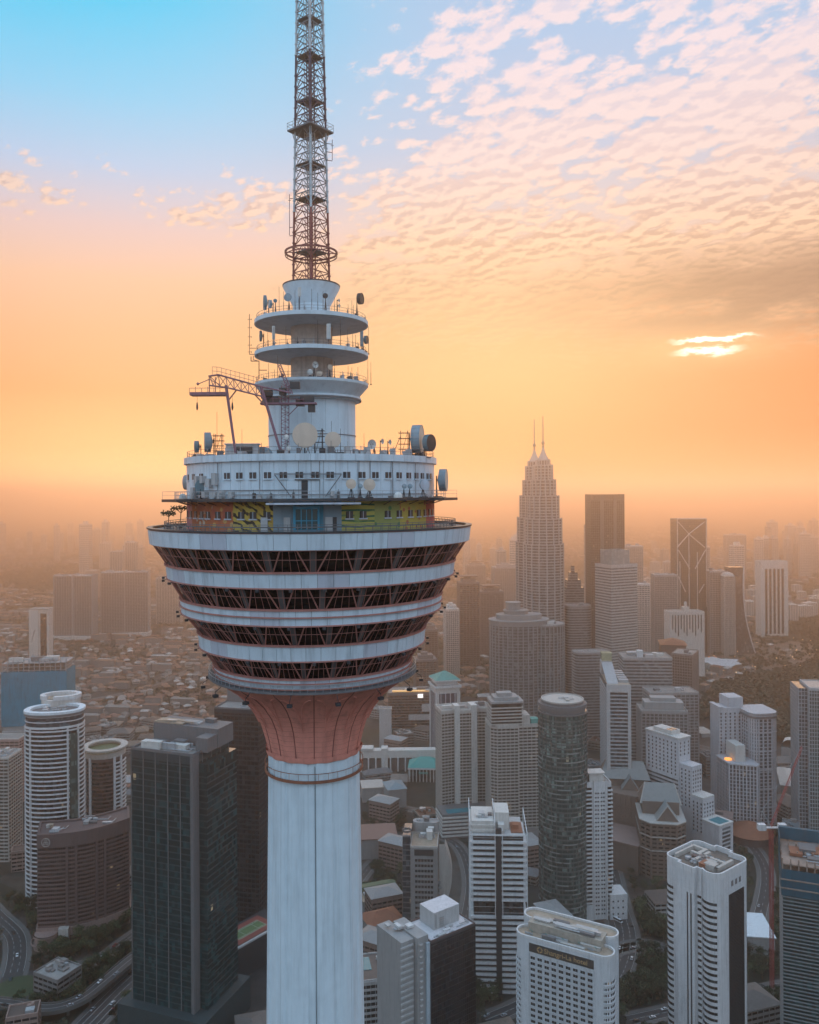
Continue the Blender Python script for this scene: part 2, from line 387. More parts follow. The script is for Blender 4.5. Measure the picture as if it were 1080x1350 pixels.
for i in range(32):
    a = 2 * pi * i / 32; q.tube((7.1 * cos(a), 7.1 * sin(a), 296.7), (7.72 * cos(a), 7.72 * sin(a), 296.8), .05, 4); q.tube((7.72 * cos(a), 7.72 * sin(a), 297), (7.72 * cos(a), 7.72 * sin(a), 298.05), .035, 4)
q.build('service_ring', RUST, tower)
# neck: flaring petals
NP = [(7.12, 299.6), (7.25, 300.5), (7.55, 302), (8.15, 304.2), (9.1, 306.2), (10.6, 308.2), (12.2, 309.7), (14.6, 311.2), (15.4, 311.9)]
NL = 16
def neckr(r, z, a):
    tt = (z - 299.6) / 12.3; k = ((a - PH0) * NL / (2 * pi)) % 1.0 - .5
    return r + (.16 + .60 * tt) * (cos(k * 2 * pi) * .5 + .2) * (1 - tt * .5) - (.06 if abs(k) > .46 else 0)
q = MB(); q.lathe(NP, 256, rf=neckr)
q.build('neck', SALMON, tower, 40)
q = MB(); q.lathe([(7.0, 299.9), (7.35, 299.5), (7.5, 299.9), (7.55, 300.3)], 128, rf=lambda r, z, a: r + .12 * cos(a * NL))
q.build('neck_hem', SALMON, tower, 40)
def neckat(z):
    for (r0, z0), (r1, z1) in zip(NP, NP[1:]):
        if z0 <= z <= z1: return r0 + (r1 - r0) * (z - z0) / (z1 - z0)
    return NP[-1][0]
q = MB(); zz = [299.7 + .6 * i for i in range(21)]
for i in range(NL):                               # rib lines in the valleys and arches between petals
    a = PH0 + 2 * pi * (i + .0) / NL
    q.path([((neckr(neckat(z), z, a) + .03) * cos(a), (neckr(neckat(z), z, a) + .03) * sin(a), z) for z in zz], .075, 4, 0)
    for sgn in (-1, 1):
        pts = []
        for j in range(15):
            tt = j / 14; z = 304.6 + 6.0 * sin(tt * pi / 2); aa = a + pi / NL + sgn * (pi / NL) * (.02 + .80 * (1 - cos(tt * pi / 2)))
            r = neckr(neckat(z), z, aa) + .05; pts.append((r * cos(aa), r * sin(aa), z))
        q.path(pts, .13, 5, 1)
for z in [300.4 + .82 * i for i in range(9)]:
    for k in range(128):
        a, b = 2 * pi * k / 128, 2 * pi * (k + 1) / 128
        ra, rb = neckr(neckat(z), z, a) + .008, neckr(neckat(z), z, b) + .008
        q.tube((ra * cos(a), ra * sin(a), z), (rb * cos(b), rb * sin(b), z), .015, 3, 0)
q.build('neck_rib', [SALD, SALMON], tower)
# pod: five cladding bands, four glazed storeys
BANDS = [(25.0, 24.75, 332.7, 334.8, 72), (22.5, 22.25, 327.5, 329.5, 66), (20.4, 20.2, 322.2, 324.3, 60), (17.8, 17.6, 316.9, 319.0, 54), (15.5, 15.2, 312.5, 313.9, 48)]
def arcpanels(mb, rt, rb, z0, z1, n, gap=.05, alt=None, t=.5, off=0.):
    for i in range(n):
        a0, a1 = 2 * pi * i / n + off, 2 * pi * (i + 1) / n + off; ga = gap / 2 / rt
        mb.lathe([(rb - t, z0), (rb, z0), (rt, z1), (rt - t, z1)], 3, alt(i) if alt else 0, a0 + ga, a1 - ga, closed=True)
for bi, (rt, rb, z0, z1, n) in enumerate(BANDS):
    q = MB(); arcpanels(q, rt, rb, z0, z1, n, alt=lambda i: 1 if (i * 7 + bi * 3) % 12 in (0, 7) else 0)
    q.lathe([(rb - .45, z0 + .02), (rb - .12, z0 + .02), (rt - .12, z1 - .02), (rt - .45, z1 - .02)], 96, 2, closed=True)
    b = q.build('cladding_band', [PANEL, PANELB, SEAM], tower, 30)
    q = MB()
    for z in ([z1 + .02, z0 - .03] if bi not in (2, 4) else [z1 + .02, (z0 + z1) / 2 + .1, z0 - .03]):
        r = (rt if z > (z0 + z1) / 2 - .2 else rb) + (.18 if bi != 0 else -.2)
        q.lathe([(r - .3, z - .09), (r, z - .09), (r, z + .09), (r - .3, z + .09)], 128, closed=True)
    q.build('trim_ring', ROSE, b, 30)
TR = [(24.35, 332.7, 22.25, 329.5, 24), (22.0, 327.5, 20.15, 324.3, 24), (19.95, 322.2, 17.55, 319.0, 24), (17.35, 316.9, 15.25, 313.9, 24)]
q = None
for bi, (r1, z1, r0, z0, n) in enumerate(TR):
    gz = MB(); gz.lathe([(r0 - .75, z0 - .05), (r1 - .75, z1 + .05)], 144, 0); gl = gz.build('window_band', POD_G, tower, 20)
    tr = MB(); P3 = lambda a, tt, d=0.: ((r0 + (r1 - r0) * tt + d) * cos(a), (r0 + (r1 - r0) * tt + d) * sin(a), z0 + (z1 - z0) * tt)
    st = 2 * pi / n
    for i in range(n):
        a = PH0 + st * (i + .5 + .22 * bi); h = st * .5
        for s in (-1, 1):
            tr.tube(P3(a + s * h * .82, .02), P3(a + s * h * .34, .98), .105, 5); tr.tube(P3(a + s * h * .40, 0, -.1), P3(a + s * h * .25, 1, -.1), .038, 4)
            tr.tube(P3(a + s * h * .88, 0), P3(a + s * h * .88, 1), .045, 4)
        tr.tube(P3(a, 0, -.2), P3(a, 1, -.2), .042, 4)
        for j in range(4):
            b0, b1 = a - h + 2 * h * j / 4, a - h + 2 * h * (j + 1) / 4
            for tt, rr in ((.58, .045), (.04, .09), (.97, .07)): tr.tube(P3(b0, tt), P3(b1, tt), rr, 4)
    tr.build('truss', ROSE, tower)
    for i in range(n):
        ps = MB(); a = PH0 + st * (i + .22 * bi)
        ps.face([P3(a - st * .075, 0, -.5), P3(a + st * .075, 0, -.5), P3(a + st * .075, 1, -.5), P3(a - st * .075, 1, -.5)]); ps.build('solid_panel', DGREY, gl)
# floodlights under the bands
fl = MB(); fl.tube((0, 0, 0), (.55, 0, -.12), .05, 4); fl.box(.45, .85, -.22, .22, -.38, -.06)
flo = fl.build('floodlight', DARKM); fme = flo.data; bpy.data.objects.remove(flo)
for (rt, rb, z0, z1, n), c in zip(BANDS[1:4], (32, 28, 24)):
    for i in range(c):
        a = 2 * pi * i / c + z0; o = bpy.data.objects.new('floodlight', fme); COL.objects.link(o); o.parent = tower
        o.location = (rb * cos(a), rb * sin(a), z0 - .05); o.rotation_euler = (0, 0, a)
q = MB(); q.tube((0, 0, 0), (.5, 0, -.5), .05, 4); q.tube((.5, 0, -.5), (1.2, 0, -.9), .05, 4); q.tube((1.2, 0, -.9), (1.2, 0, -1.3), .04, 4)
q.box(.85, 1.5, -.35, .35, -1.7, -1.3)
lo = q.build('lamp_bracket', DARKM); lme = lo.data; bpy.data.objects.remove(lo)
for i in range(16):
    a = PH0 + 2 * pi * (i + .5) / 16; o = bpy.data.objects.new('lamp_bracket', lme); COL.objects.link(o); o.parent = tower
    o.location = (15.9 * cos(a), 15.9 * sin(a), 312.2); o.rotation_euler = (0, 0, a)
# lower gallery
q = MB(); q.lathe([(14.8, 311.9), (16.3, 312.0), (16.3, 312.3), (14.8, 312.3)], 128, closed=True); q.build('gallery', DGREY, tower, 30)
def rail(mb, r, z, h, n, a0=0., a1=2 * pi, rows=2, tr_=.035, seg=96, mi=0):
    for i in range(n + 1): a = a0 + (a1 - a0) * i / n; mb.tube((r * cos(a), r * sin(a), z), (r * cos(a), r * sin(a), z + h), tr_, 4, mi)
    for k in range(1, rows + 1):
        zz_ = z + h * k / rows
        mb.lathe([(r - tr_, zz_ - tr_), (r + tr_, zz_ - tr_), (r + tr_, zz_ + tr_), (r - tr_, zz_ + tr_)], seg, mi, a0, a1, closed=True)
q = MB(); rail(q, 16.2, 312.3, 1.0, 96); q.build('gallery_rail', STEEL, tower)
# sky deck and the painted drum
q = MB(); q.lathe([(19, 334.2), (24.9, 334.2), (24.9, 334.75), (19, 334.75)], 96, closed=True); q.build('sky_deck', DGREY, tower, 30)
q = MB(); q.lathe([(24.3, 334.9), (25.15, 334.9), (25.15, 335.12), (24.3, 335.12)], 128, closed=True); q.build('deck_coping', DARKM, tower, 30)
q = MB(); rail(q, 22.6, 334.8, 1.1, 110, rows=3); rail(q, 22.2, 334.8, .8, 110, rows=1, tr_=.06); q.build('deck_rail', DGREY, tower)
def mural(name, c1, c2, c3, sc=1.3, mode='blot'):
    if name in MATS: return MATS[name]
    m_, gg, bs = newmat(name); tcn = gg.n('ShaderNodeTexCoord').outputs['Object']
    if mode == 'tiger':
        wv = gg.n('ShaderNodeTexWave'); wv.wave_type = 'BANDS'; wv.bands_direction = 'DIAGONAL'; gg.l(tcn, wv.inputs[0])
        wv.inputs['Scale'].default_value = sc; wv.inputs['Distortion'].default_value = 5; wv.inputs['Detail'].default_value = 2; wv.inputs['Detail Scale'].default_value = 1.1
        f = gg.rng(wv.outputs['Fac'], .62, .70); c = gg.mix(f, c1, c2)
    elif mode == 'wave':
        wv = gg.n('ShaderNodeTexWave'); wv.wave_type = 'BANDS'; wv.bands_direction = 'Z'; gg.l(tcn, wv.inputs[0])
        wv.inputs['Scale'].default_value = sc; wv.inputs['Distortion'].default_value = 3.5; wv.inputs['Detail Scale'].default_value = .6
        f = gg.rng(wv.outputs['Fac'], .70, .76); c = gg.mix(f, c1, c2)
    else:
        v = gg.n('ShaderNodeTexVoronoi'); gg.l(tcn, v.inputs['Vector']); v.inputs['Scale'].default_value = sc
        c = gg.mix(gg.rng(v.outputs['Distance'], .28, .34), c2, c1)
    n = gg.noise(tcn, .5, 3); c = gg.mix(gg.rng(n, .5, .68), c, c3)
    gg.l(c, bs.inputs['Base Color']); bs.inputs['Roughness'].default_value = .8; MATS[name] = m_; return m_
MUR = [(-163, -148, mural('mural_pink', (.50, .17, .17), (.40, .10, .16), (.45, .25, .2))), (-148, -118, mural('mural_orange', (.42, .13, .045), (.46, .38, .3), (.35, .10, .06), .9)),
       (-118, -92, mural('mural_orange_red', (.45, .13, .05), (.50, .30, .10), (.36, .09, .06), .8)), (-92, -45, mural('mural_tiger', (.50, .36, .07), (.030, .026, .02), (.46, .28, .05), .55, 'tiger')),
       (-45, -22, paint('mural_slate', (.20, .27, .31))), (-22, 12, paint('mural_blue', (.06, .26, .36))), (12, 33, paint('mural_slate', (.2, .2, .2))),
       (33, 72, mural('mural_green_wave', (.42, .36, .08), (.03, .13, .07), (.26, .31, .09), .42, 'wave')), (72, 104, mural('mural_lime', (.27, .29, .09), (.08, .18, .07), (.33, .31, .10), .8)),
       (104, 142, mural('mural_yellow', (.46, .35, .07), (.40, .13, .06), (.38, .33, .08), .9)), (142, 163, mural('mural_red', (.46, .10, .08), (.50, .20, .08), (.40, .08, .12), .9))]
q = MB(); RD = 19.3
for i, (s0, s1, m_) in enumerate(MUR):
    a0, a1 = ph(s0, RD), ph(s1, RD); q.lathe([(RD - .4, 334.75), (RD, 334.75), (RD, 339.0), (RD - .4, 339.0)], 8, i, a0, a1 - .0006, closed=True)
a0, a1 = ph(163, RD), ph(-163, RD) + 2 * pi
q.lathe([(RD - .4, 334.75), (RD, 334.75), (RD, 339.0), (RD - .4, 339.0)], 40, 9, a0, a1, closed=True)
drum = q.build('painted_drum', [m_ for _, _, m_ in MUR], tower, 30)
WGL = glass('drum_window', (.03, .028, .03), (.10, .08, .08), .9, .9, .25, .4)
wm = window_mesh(1.0, .95, WGL, PANELB)
def ringwin(par, slist, r, z, me, name='window'):
    for s in slist:
        a = ph(s, r) if s is not None else 0; o = bpy.data.objects.new(name, me); COL.objects.link(o); o.parent = par
        o.location = ((r + .03) * cos(a), (r + .03) * sin(a), z); o.rotation_euler = (0, 0, a + pi / 2)
ringwin(drum, [-157, -150, -142, -133, -124, -111, -98, -82, -68, -52, 42, 58, 88, 103, 118, 130, 140, 148, 154], RD, 336.6, wm)
# entrance box in the middle of the mural
def wallbox(mb, s, r, wd, z0, z1, d=.3, mi=0): a = ph(s, r); mb.obox(((r + d / 2) * cos(a), (r + d / 2) * sin(a)), a + pi / 2, wd / 2, d / 2, z0, z1, mi)
BLUEF = paint('blue_frame', (.03, .25, .38)); q = MB(); wallbox(q, -7, RD, 3.5, 334.8, 338.3, .8, 0); wallbox(q, -7, RD + .8, 2.9, 335.2, 337.9, .06, 1)
for s in (-13, -7, -1): wallbox(q, s, RD + .86, .12, 335.2, 337.9, .06, 0)
wallbox(q, -7, RD + .86, 2.9, 336.3, 336.42, .05, 0); q.build('entrance', [BLUEF, G_TEAL], drum)
for s, w_, mi in ((18, 1.0, LGREY), (25, .5, DARKM), (-29, .9, LGREY), (-55, 1.0, LGREY)): q = MB(); wallbox(q, s, RD, w_, 334.8, 336.8, .15); q.build('service_door', mi, drum)
q = MB(); wallbox(q, 1, RD, 12.5, 338.55, 338.8, 2.6, 0); q.build('canopy', PANELB, drum)
# dark catwalk round the upper drum
q = MB(); q.lathe([(19.2, 338.95), (21.2, 338.95), (21.2, 339.35), (19.2, 339.35)], 96, closed=True)
for i in range(48):
    a = 2 * pi * i / 48; q.tube((19.3 * cos(a), 19.3 * sin(a), 338.4), (21.1 * cos(a), 21.1 * sin(a), 338.98), .06, 4)
for s, wd in ((-172, 6.0), (170, 6.0)):
    a = ph(max(-160, min(160, s)), 21.5) ; q.obox((21.6 * cos(a), 21.6 * sin(a)), a + pi / 2, 3.2, 1.5, 338.9, 339.3)
q.build('catwalk', DARKM, tower, 30)
q = MB(); rail(q, 21.0, 339.3, 1.05, 64, rows=2, tr_=.028)
for s in (-160, 160):
    a = ph(s, 21.5); c, d = Vector((cos(a), sin(a), 0)), Vector((-sin(a), cos(a), 0))
    pts = [c * 21.2 + d * -3.1, c * 23 + d * -3.1, c * 23 + d * 3.1, c * 21.2 + d * 3.1]
    for z in (339.9, 340.4): q.path([p + Vector((0, 0, z)) for p in pts], .03, 4)
    for p in pts: q.tube(p + Vector((0, 0, 339.3)), p + Vector((0, 0, 340.4)), .03, 4)
q.build('catwalk_rail', STEEL, tower)
# upper drum
q = MB(); n = 72
for i in range(n):
    a0, a1 = 2 * pi * i / n + .02, 2 * pi * (i + 1) / n + .02
    q.lathe([(RD - .3, 339.35), (RD, 339.35), (RD, 344.5), (RD - .3, 344.5)], 2, 1 if i % 18 == 5 else 0, a0 + .0012, a1 - .0012, closed=True)
q.lathe([(RD - .3, 339.36), (RD - .06, 339.36), (RD - .06, 344.45), (RD - .3, 344.45)], 96, 2, closed=True)
ud = q.build('upper_drum', [PANEL, BLUEW, SEAM], tower, 20)
ringwin(ud, [-155, -145, -133, -116, -99, -84, -68, -51, -33, -15, 3, 20, 39, 57, 73, 89, 103, 116, 127, 136, 145, 151], RD, 342.1, window_mesh(1.0, .85, WGL, PANEL))
q = MB(); wallbox(q, -9, RD, .85, 339.4, 341.8, .08); q.build('door', DARKM, ud)
q = MB()
a0, a1 = ph(-42, RD), ph(32, RD)
for z in (342.55, 342.7): q.lathe([(RD + .5, z), (RD + .6, z), (RD + .6, z + .08), (RD + .5, z + .08)], 16, 0, a0, a1, closed=True)
for s, s2 in ((-42, -24), (32, 14)):
    a, b = ph(s, RD), ph(s2, RD); q.tube(((RD + .5) * cos(a), (RD + .5) * sin(a), 342.6), ((RD + .4) * cos(b), (RD + .4) * sin(b), 339.6), .07, 5)
for z, x0, x1, r_ in ((340.5, -130, -12, .05), (341.9, -20, 8, .07), (339.9, -100, 140, .04)):
    q.lathe([(RD + .1, z - r_), (RD + .2, z - r_), (RD + .2, z + r_), (RD + .1, z + r_)], 40, 0, ph(x0, RD), ph(x1, RD), closed=True)
for s in (-110, -60, 8, 52, 66, 94, 125):
    a = ph(s, RD); q.tube(((RD + .15) * cos(a), (RD + .15) * sin(a), 339.4), ((RD + .15) * cos(a), (RD + .15) * sin(a), 344.4), .05, 4)
q.build('conduit', DGREY, ud)
q = MB()
for s, z, sw, sh in ((-136, 341.2, .8, 1.4), (-128, 341.6, .7, 1.0), (-120, 341.0, .9, 1.2), (-112, 341.3, .7, 1.6), (-141, 340.0, 1.0, 1.0), (-125, 339.5, .9, .9), (-113, 339.5, 1.1, .8), (-104, 339.5, .8, 1.0), (-92, 339.5, .6, .8), (22, 339.6, .5, .7)):
    q = MB(); wallbox(q, s, RD, sw, z, z + sh, .7); q.build('equipment_box', LGREY, ud)
q = MB()
n = 60
for i in range(n):
    a0, a1 = 2 * pi * i / n, 2 * pi * (i + 1) / n
    q.lathe([(RD - .4, 344.5), (19.7, 344.5), (19.7, 345.45), (RD - .4, 345.45)], 2, 0, a0 + .0008, a1 - .0008, closed=True)
q.lathe([(RD - .4, 344.52), (19.66, 344.52), (19.66, 345.4), (RD - .4, 345.4)], 96, 1, closed=True)
q.build('roof_parapet', [PANEL, SEAM], ud, 20)
q = MB(); q.disc(19.3, 345.2, 96); q.build('roof_deck', DGREY, ud)
q = MB(); rail(q, 19.2, 345.4, 1.0, 70, rows=2, tr_=.025); q.build('roof_rail', DGREY, ud)
# white cylinder and its flange
q = MB(); n = 20
for i in range(n):
    a0, a1 = 2 * pi * i / n + .1, 2 * pi * (i + 1) / n + .1
    q.lathe([(6.5, 345.2), (6.85, 345.2), (6.85, 354.8), (6.5, 354.8)], 5, 0, a0 + .002, a1 - .002, closed=True)
q.lathe([(6.5, 345.2), (6.8, 345.2), (6.8, 354.8), (6.5, 354.8)], 64, 1, closed=True)
q.build('white_cylinder', [SHAFT, SEAM], tower, 20)
q = MB(); q.lathe([(6.8, 349.0), (6.95, 349.0), (6.95, 349.1), (6.8, 349.1)], 64, closed=True); q.build('cable_ring', DGREY, tower, 20)
q = MB(); q.lathe([(6.8, 354.4), (7.4, 354.4), (7.75, 354.75), (7.75, 355.1), (7.3, 355.1), (8.9, 356.9), (8.95, 357.3), (0.01, 357.3)], 96); q.build('flange', SHAFT, tower, 25)
q = MB(); q.lathe([(7.6, 354.55), (7.82, 354.55), (7.82, 354.8), (7.6, 354.8)], 96, closed=True); q.build('trim_ring', DGREY, tower, 25)
DRUMM = paint('stained_drum', (.46, .38, .33), sc=.9, var=.4, streak=.4)
q = MB(); q.lathe([(3.3, 357.3), (3.3, 361.6)], 48); q.build('inner_drum', DRUMM, tower, 30)
q = MB(); q.lathe([(3.2, 362.2), (3.3, 366.6)], 48); q.build('inner_drum', DRUMM, tower, 30)
for z in (361.6, 366.6):
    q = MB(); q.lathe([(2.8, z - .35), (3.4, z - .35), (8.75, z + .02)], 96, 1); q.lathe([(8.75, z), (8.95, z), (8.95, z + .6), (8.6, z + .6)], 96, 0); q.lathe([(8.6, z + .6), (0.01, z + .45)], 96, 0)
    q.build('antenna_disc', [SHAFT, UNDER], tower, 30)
    q = MB(); rail(q, 8.6, z + .5, .9, 40, rows=2, tr_=.02); q.build('disc_rail', DGREY, tower)
q = MB(); rail(q, 8.7, 357.3, .9, 40, rows=2, tr_=.02); q.build('flange_rail', DGREY, tower)
q = MB(); q.lathe([(2.95, 367.1), (2.95, 369.7), (4.45, 372.5), (4.48, 372.85), (0.01, 372.85)], 64); q.build('top_cone', SHAFT, tower, 25)
q = MB(); q.lathe([(4.3, 372.8), (4.55, 372.8), (4.55, 372.98), (4.3, 372.98)], 64, closed=True); q.build('trim_ring', DARKM, tower, 25)
# lattice mast, set corner-on
mast_root = None
def mr(z): return 2.85 + (2.05 - 2.85) * (z - 372.8) / (418 - 372.8)
def corner(k, z, f=1.): a = PH0 + k * pi / 2; r = mr(z) * f; return Vector((r * cos(a), r * sin(a), z))
def zone(z): return 0 if z < 384.6 else (1 if z < 397.6 else (2 if z < 409.4 else 1))      # red, white, dark, white
MM = [REDS, MASTW, NAVY]
q = MB(); z = 372.9; PHH = 2.06
while z < 426:
    zz_ = z + PHH; mi = zone(z + 1)
    for k in range(4):
        a, b = corner(k, z), corner(k + 1, z); c, d = corner(k, zz_), corner(k + 1, zz_); mid = (c + d) / 2
        q.tube(c, d, .085, 4, mi); q.tube(a, mid, .075, 4, mi); q.tube(b, mid, .075, 4, mi)
        q.tube((a + mid) / 2, c, .045, 4, mi); q.tube((b + mid) / 2, d, .045, 4, mi); q.tube(mid, (corner(k + 1, zz_) + corner(k + 2, zz_)) / 2, .045, 4, mi)
    z = zz_
mast = q.build('mast', [REDS, MASTB, NAVY], tower)
for k in range(4):
    q = MB()
    for z0, z1, mi in ((372.8, 384.6, 0), (384.6, 397.6, 1), (397.6, 409.4, 2), (409.4, 427, 1)):
        q.tube(corner(k, z0), corner(k, z1), .17, 8, mi)
        for z in [z0 + 1.7 * j for j in range(int((z1 - z0) / 1.7))]: q.tube(corner(k, z), corner(k, z + .14), .26, 8, mi)
    q.build('mast_leg', MM, mast)
q = MB()
for z0, z1, mi in ((372.8, 384.6, 0), (384.6, 397.6, 1), (397.6, 409.4, 2), (409.4, 427, 1)):
    q.tube((0, 0, z0), (0, 0, z1), .30, 10, mi); q.tube((.6, .3, z0), (.6, .3, z1), .12, 6, mi); q.tube((-.55, .2, z0), (-.55, .2, z1), .09, 6, mi)
    for z in [z0 + .5 * j for j in range(int((z1 - z0) / .5))]: q.tube((-.9, -.2, z), (-.55, .2, z), .03, 4, mi)
    q.tube((-.9, -.2, z0), (-.9, -.2, z1), .05, 4, mi)
q.build('feeder', MM, mast)
for z in (415.0, 409.2, 402.1, 392.0, 386.6, 378.2):
    q = MB(); mi = 2 if zone(z) == 2 else 1
    p = [corner(k, z, .98) for k in range(4)]; q.prism([(v.x, v.y) for v in p], z - .06, z + .06, 0)
    for k in range(4): q.tube(corner(k, z - 1.1), corner(k, z - .1, .35), .06, 4, 0)
    q.build('mast_floor', DGREY, mast)
q = MB(); p = [corner(k, 397.5, 3.65 / mr(397.5)) for k in range(4)]
q.prism([(v.x, v.y) for v in p], 397.3, 397.55)
for k in range(4):
    for j in range(5): c = p[k].lerp(p[(k + 1) % 4], j / 4); q.tube(c, c + Vector((0, 0, 1.1)), .03, 4)
    for h in (.6, 1.1): q.tube(p[k] + Vector((0, 0, h)), p[(k + 1) % 4] + Vector((0, 0, h)), .03, 4)
    q.tube(corner(k, 395.6), p[k] * .8 + Vector((0, 0, 397.3 * .2)), .08, 4)
q.build('mast_platform', DGREY, mast)
q = MB(); q.lathe([(4.0, 378.1), (4.2, 378.1), (4.2, 378.35), (4.0, 378.35)], 64, closed=True); q.lathe([(4.0, 377.6), (4.1, 377.6), (4.1, 377.75), (4.0, 377.75)], 64, closed=True)
for k in range(16):
    a = PH0 + k * pi / 8; q.tube((4.1 * cos(a), 4.1 * sin(a), 377.65), (4.1 * cos(a), 4.1 * sin(a), 378.3), .05, 4)
for k in range(4): q.tube(corner(k, 378.2), corner(k, 378.2, 4.1 / mr(378.2)), .09, 4)
q.build('mast_ring', REDS, mast, 30)
# ------------------------------------------------ dishes, antennas and the roof crane: bolted on, each a thing of its own
DISHB = paint('dish_blue_grey', (.24, .33, .38), sc=.8, var=.15); DISHT = paint('dish_teal', (.12, .22, .26), sc=.8, var=.2); RADW = paint('radome_white', (.62, .62, .60), sc=.8, var=.1)
ZROOF, ZCAT, ZFL, ZD2, ZD1 = 345.25, 339.38, 357.33, 362.12, 367.12
def dish(label, u, v, Y, r, az, kind, zb, el=0., face=None, shell=None, group=None):
    """az: direction the dish looks, degrees from +x; zb: height of the floor it stands on"""
    c = at(u, v, Y); o = empty('dish_antenna', (c.x, c.y, zb), radians(az), label, 'dish antenna', group)
    h = c.z - zb; face = face or RADW; shell = shell or DISHB
    hub = empty('hub', (0, 0, 0)); bpy.data.objects.remove(hub)
    q = MB(); N = 32
    X = lambda x, rr, a: (x, rr * cos(a), h + rr * sin(a))
    def ring(x0, r0, x1, r1, mi):
        for k in range(N):
            a, b = 2 * pi * k / N, 2 * pi * (k + 1) / N; q.face([X(x0, r0, a), X(x0, r0, b), X(x1, r1, b), X(x1, r1, a)], mi)
    def build(nm, m_, sm=35):
        nonlocal q
        ob = q.build(nm, m_, o, sm); q = MB(); return ob
    if kind == 'drum':
        L = r * .62; ring(-L * .3, .25 * r, 0, r * .92, 0); ring(0, r * .92, 0, r, 0); ring(0, r, L, r, 0)
        for j in (.0, .3, .6, .97): ring(L * j, r * 1.03, L * j + .06, r * 1.03, 0)
        for k in range(0, N, 2): a = 2 * pi * k / N; q.tube(X(.02, r * 1.01, a), X(L, r * 1.01, a), .025, 4)
        sh_ = build('shroud', shell); ring(L + .01, .001, L - .02, r * .99, 0); build('radome', face).parent = sh_
    elif kind == 'flat':
        L = r * .35; ring(-L * .6, .2 * r, 0, r * .96, 0); ring(0, r * .96, 0, r, 0); ring(0, r, L, r, 0); sh_ = build('shroud', shell)
        ring(L + .08, .001, L, r, 0); build('radome', face).parent = sh_
    else:
        for j in range(6):
            t0, t1 = j / 6, (j + 1) / 6; ring(.45 * r * t0 * t0, max(.002, r * t0), .45 * r * t1 * t1, r * t1, 0)
        build('reflector', face); 
        for k in range(3): a = 2 * pi * k / 3 + .5; q.tube(X(.45 * r, r * .95, a), X(.8 * r, .03, a), .02 + r * .01, 4)
        q.tube(X(.74 * r, 0, 0), X(.95 * r, 0, 0), r * .1, 8); build('feed', DGREY)
    q.tube((-.25 * r - .1, 0, 0), (-.25 * r - .1, 0, max(h, .3) + .4 * r), .05 + .03 * r, 6)
    q.tube((-.25 * r - .1, 0, h), (.05, 0, h), .05 + .04 * r, 6)
    q.tube((-.25 * r - .1, .5 * r, 0), (-.25 * r - .1, 0, h * .8), .05, 5); q.tube((-.25 * r - .1, -.5 * r, 0), (-.25 * r - .1, 0, h * .8), .05, 5)
    q.box(-.25 * r - .5, .3, -.4 * r - .2, .4 * r + .2, 0, .12); build('mount', DARKM, None)
    return o
dish('largest flat tan dish facing the viewer at the foot of the white cylinder', 402, 574, 116.5, 1.78, -80, 'flat', ZROOF, face=TAN)
dish('smaller flat tan dish facing the viewer, right of the largest tan dish', 439, 580, 117, 1.15, -85, 'flat', ZROOF, face=TAN)
dish('largest drum-shaped dish with pale face, raised on a frame at the right of the roof', 545, 579, 124, 2.1, -12, 'drum', ZROOF, face=TAN)
dish('short dark open drum dish beside the largest drum dish on the roof', 563, 584, 122.5, 1.25, -35, 'drum', ZROOF, face=DARKM, shell=DISHT)
dish('drum dish with pink face looking away left at the left edge of the roof', 278, 583, 121, 1.42, 196, 'drum', ZROOF, face=TAN)
dish('small blue drum dish at the far left edge of the roof', 262, 589, 121, .85, 188, 'drum', ZROOF, shell=DISHT)
dish('white-faced drum dish jutting out over the right end of the dark catwalk', 580, 633, 125, 1.65, -10, 'drum', ZCAT, face=TAN)
dish('round black dish facing the viewer at the left of the dark catwalk', 268, 642, 117, 1.12, -90, 'flat', ZCAT, face=DISHT, shell=DARKM)
dish('grey capsule-like drum dish behind the left end of the dark catwalk', 250, 636, 129, 1.15, 175, 'drum', ZCAT, shell=LGREY)
dish('pale cream dish on two posts against the upper drum wall, left one of the pair', 463, 638, 108.6, .68, -88, 'flat', ZCAT, face=TAN)
dish('pale cream dish on two posts against the upper drum wall, right one of the pair', 487, 639, 109.2, .80, -84, 'flat', ZCAT, face=TAN)
dish('very small bluish dish between the two cream dishes of the catwalk', 475, 641, 108.8, .34, -86, 'flat', ZCAT, face=DISHB)
dish('small bluish dish pair against the upper drum wall, left half', 533, 641, 112, .34, -75, 'flat', ZCAT, face=DISHB)
dish('small bluish dish pair against the upper drum wall, right half', 540.5, 641, 112.4, .34, -73, 'flat', ZCAT, face=DISHB)
dish('faded lilac dish low on the catwalk near the right end of the upper drum', 559, 639, 116, .75, -60, 'flat', ZCAT, face=PANELB)
dish('tilted white dish on a short post on the roof right of the white cylinder', 492, 586, 117, .72, -120, 'para', ZROOF, el=15)
dish('small twin-armed grey dish on a pole, nearer the white cylinder', 503, 582, 117.5, .40, -30, 'para', ZROOF)
dish('small twin-armed grey dish on a pole, nearer the largest drum dish', 513, 583, 118, .40, -30, 'para', ZROOF)
dish('small white dish low on the roof beside the crane leg', 381, 591, 115.5, .38, -100, 'flat', ZROOF)
dish('white dish just left of the largest tan dish, high on the crane foot', 378, 576, 116, .36, -100, 'flat', ZROOF)
dish('large teal dish seen edge-on at the left of the top disc', 351, 399, 129, 1.15, 195, 'flat', ZD1, face=DISHT, shell=DISHT)
dish('round blue dish facing the viewer on the top disc left of the cone', 380, 392, 125, .62, -110, 'flat', ZD1, face=DISHB)
dish('small grey dish low beside the large teal dish on the top disc', 358, 401, 127, .62, 200, 'drum', ZD1)
dish('small round dish between two whips at the left of the top disc', 363, 396.5, 126, .30, -90, 'flat', ZD1, face=DISHT)
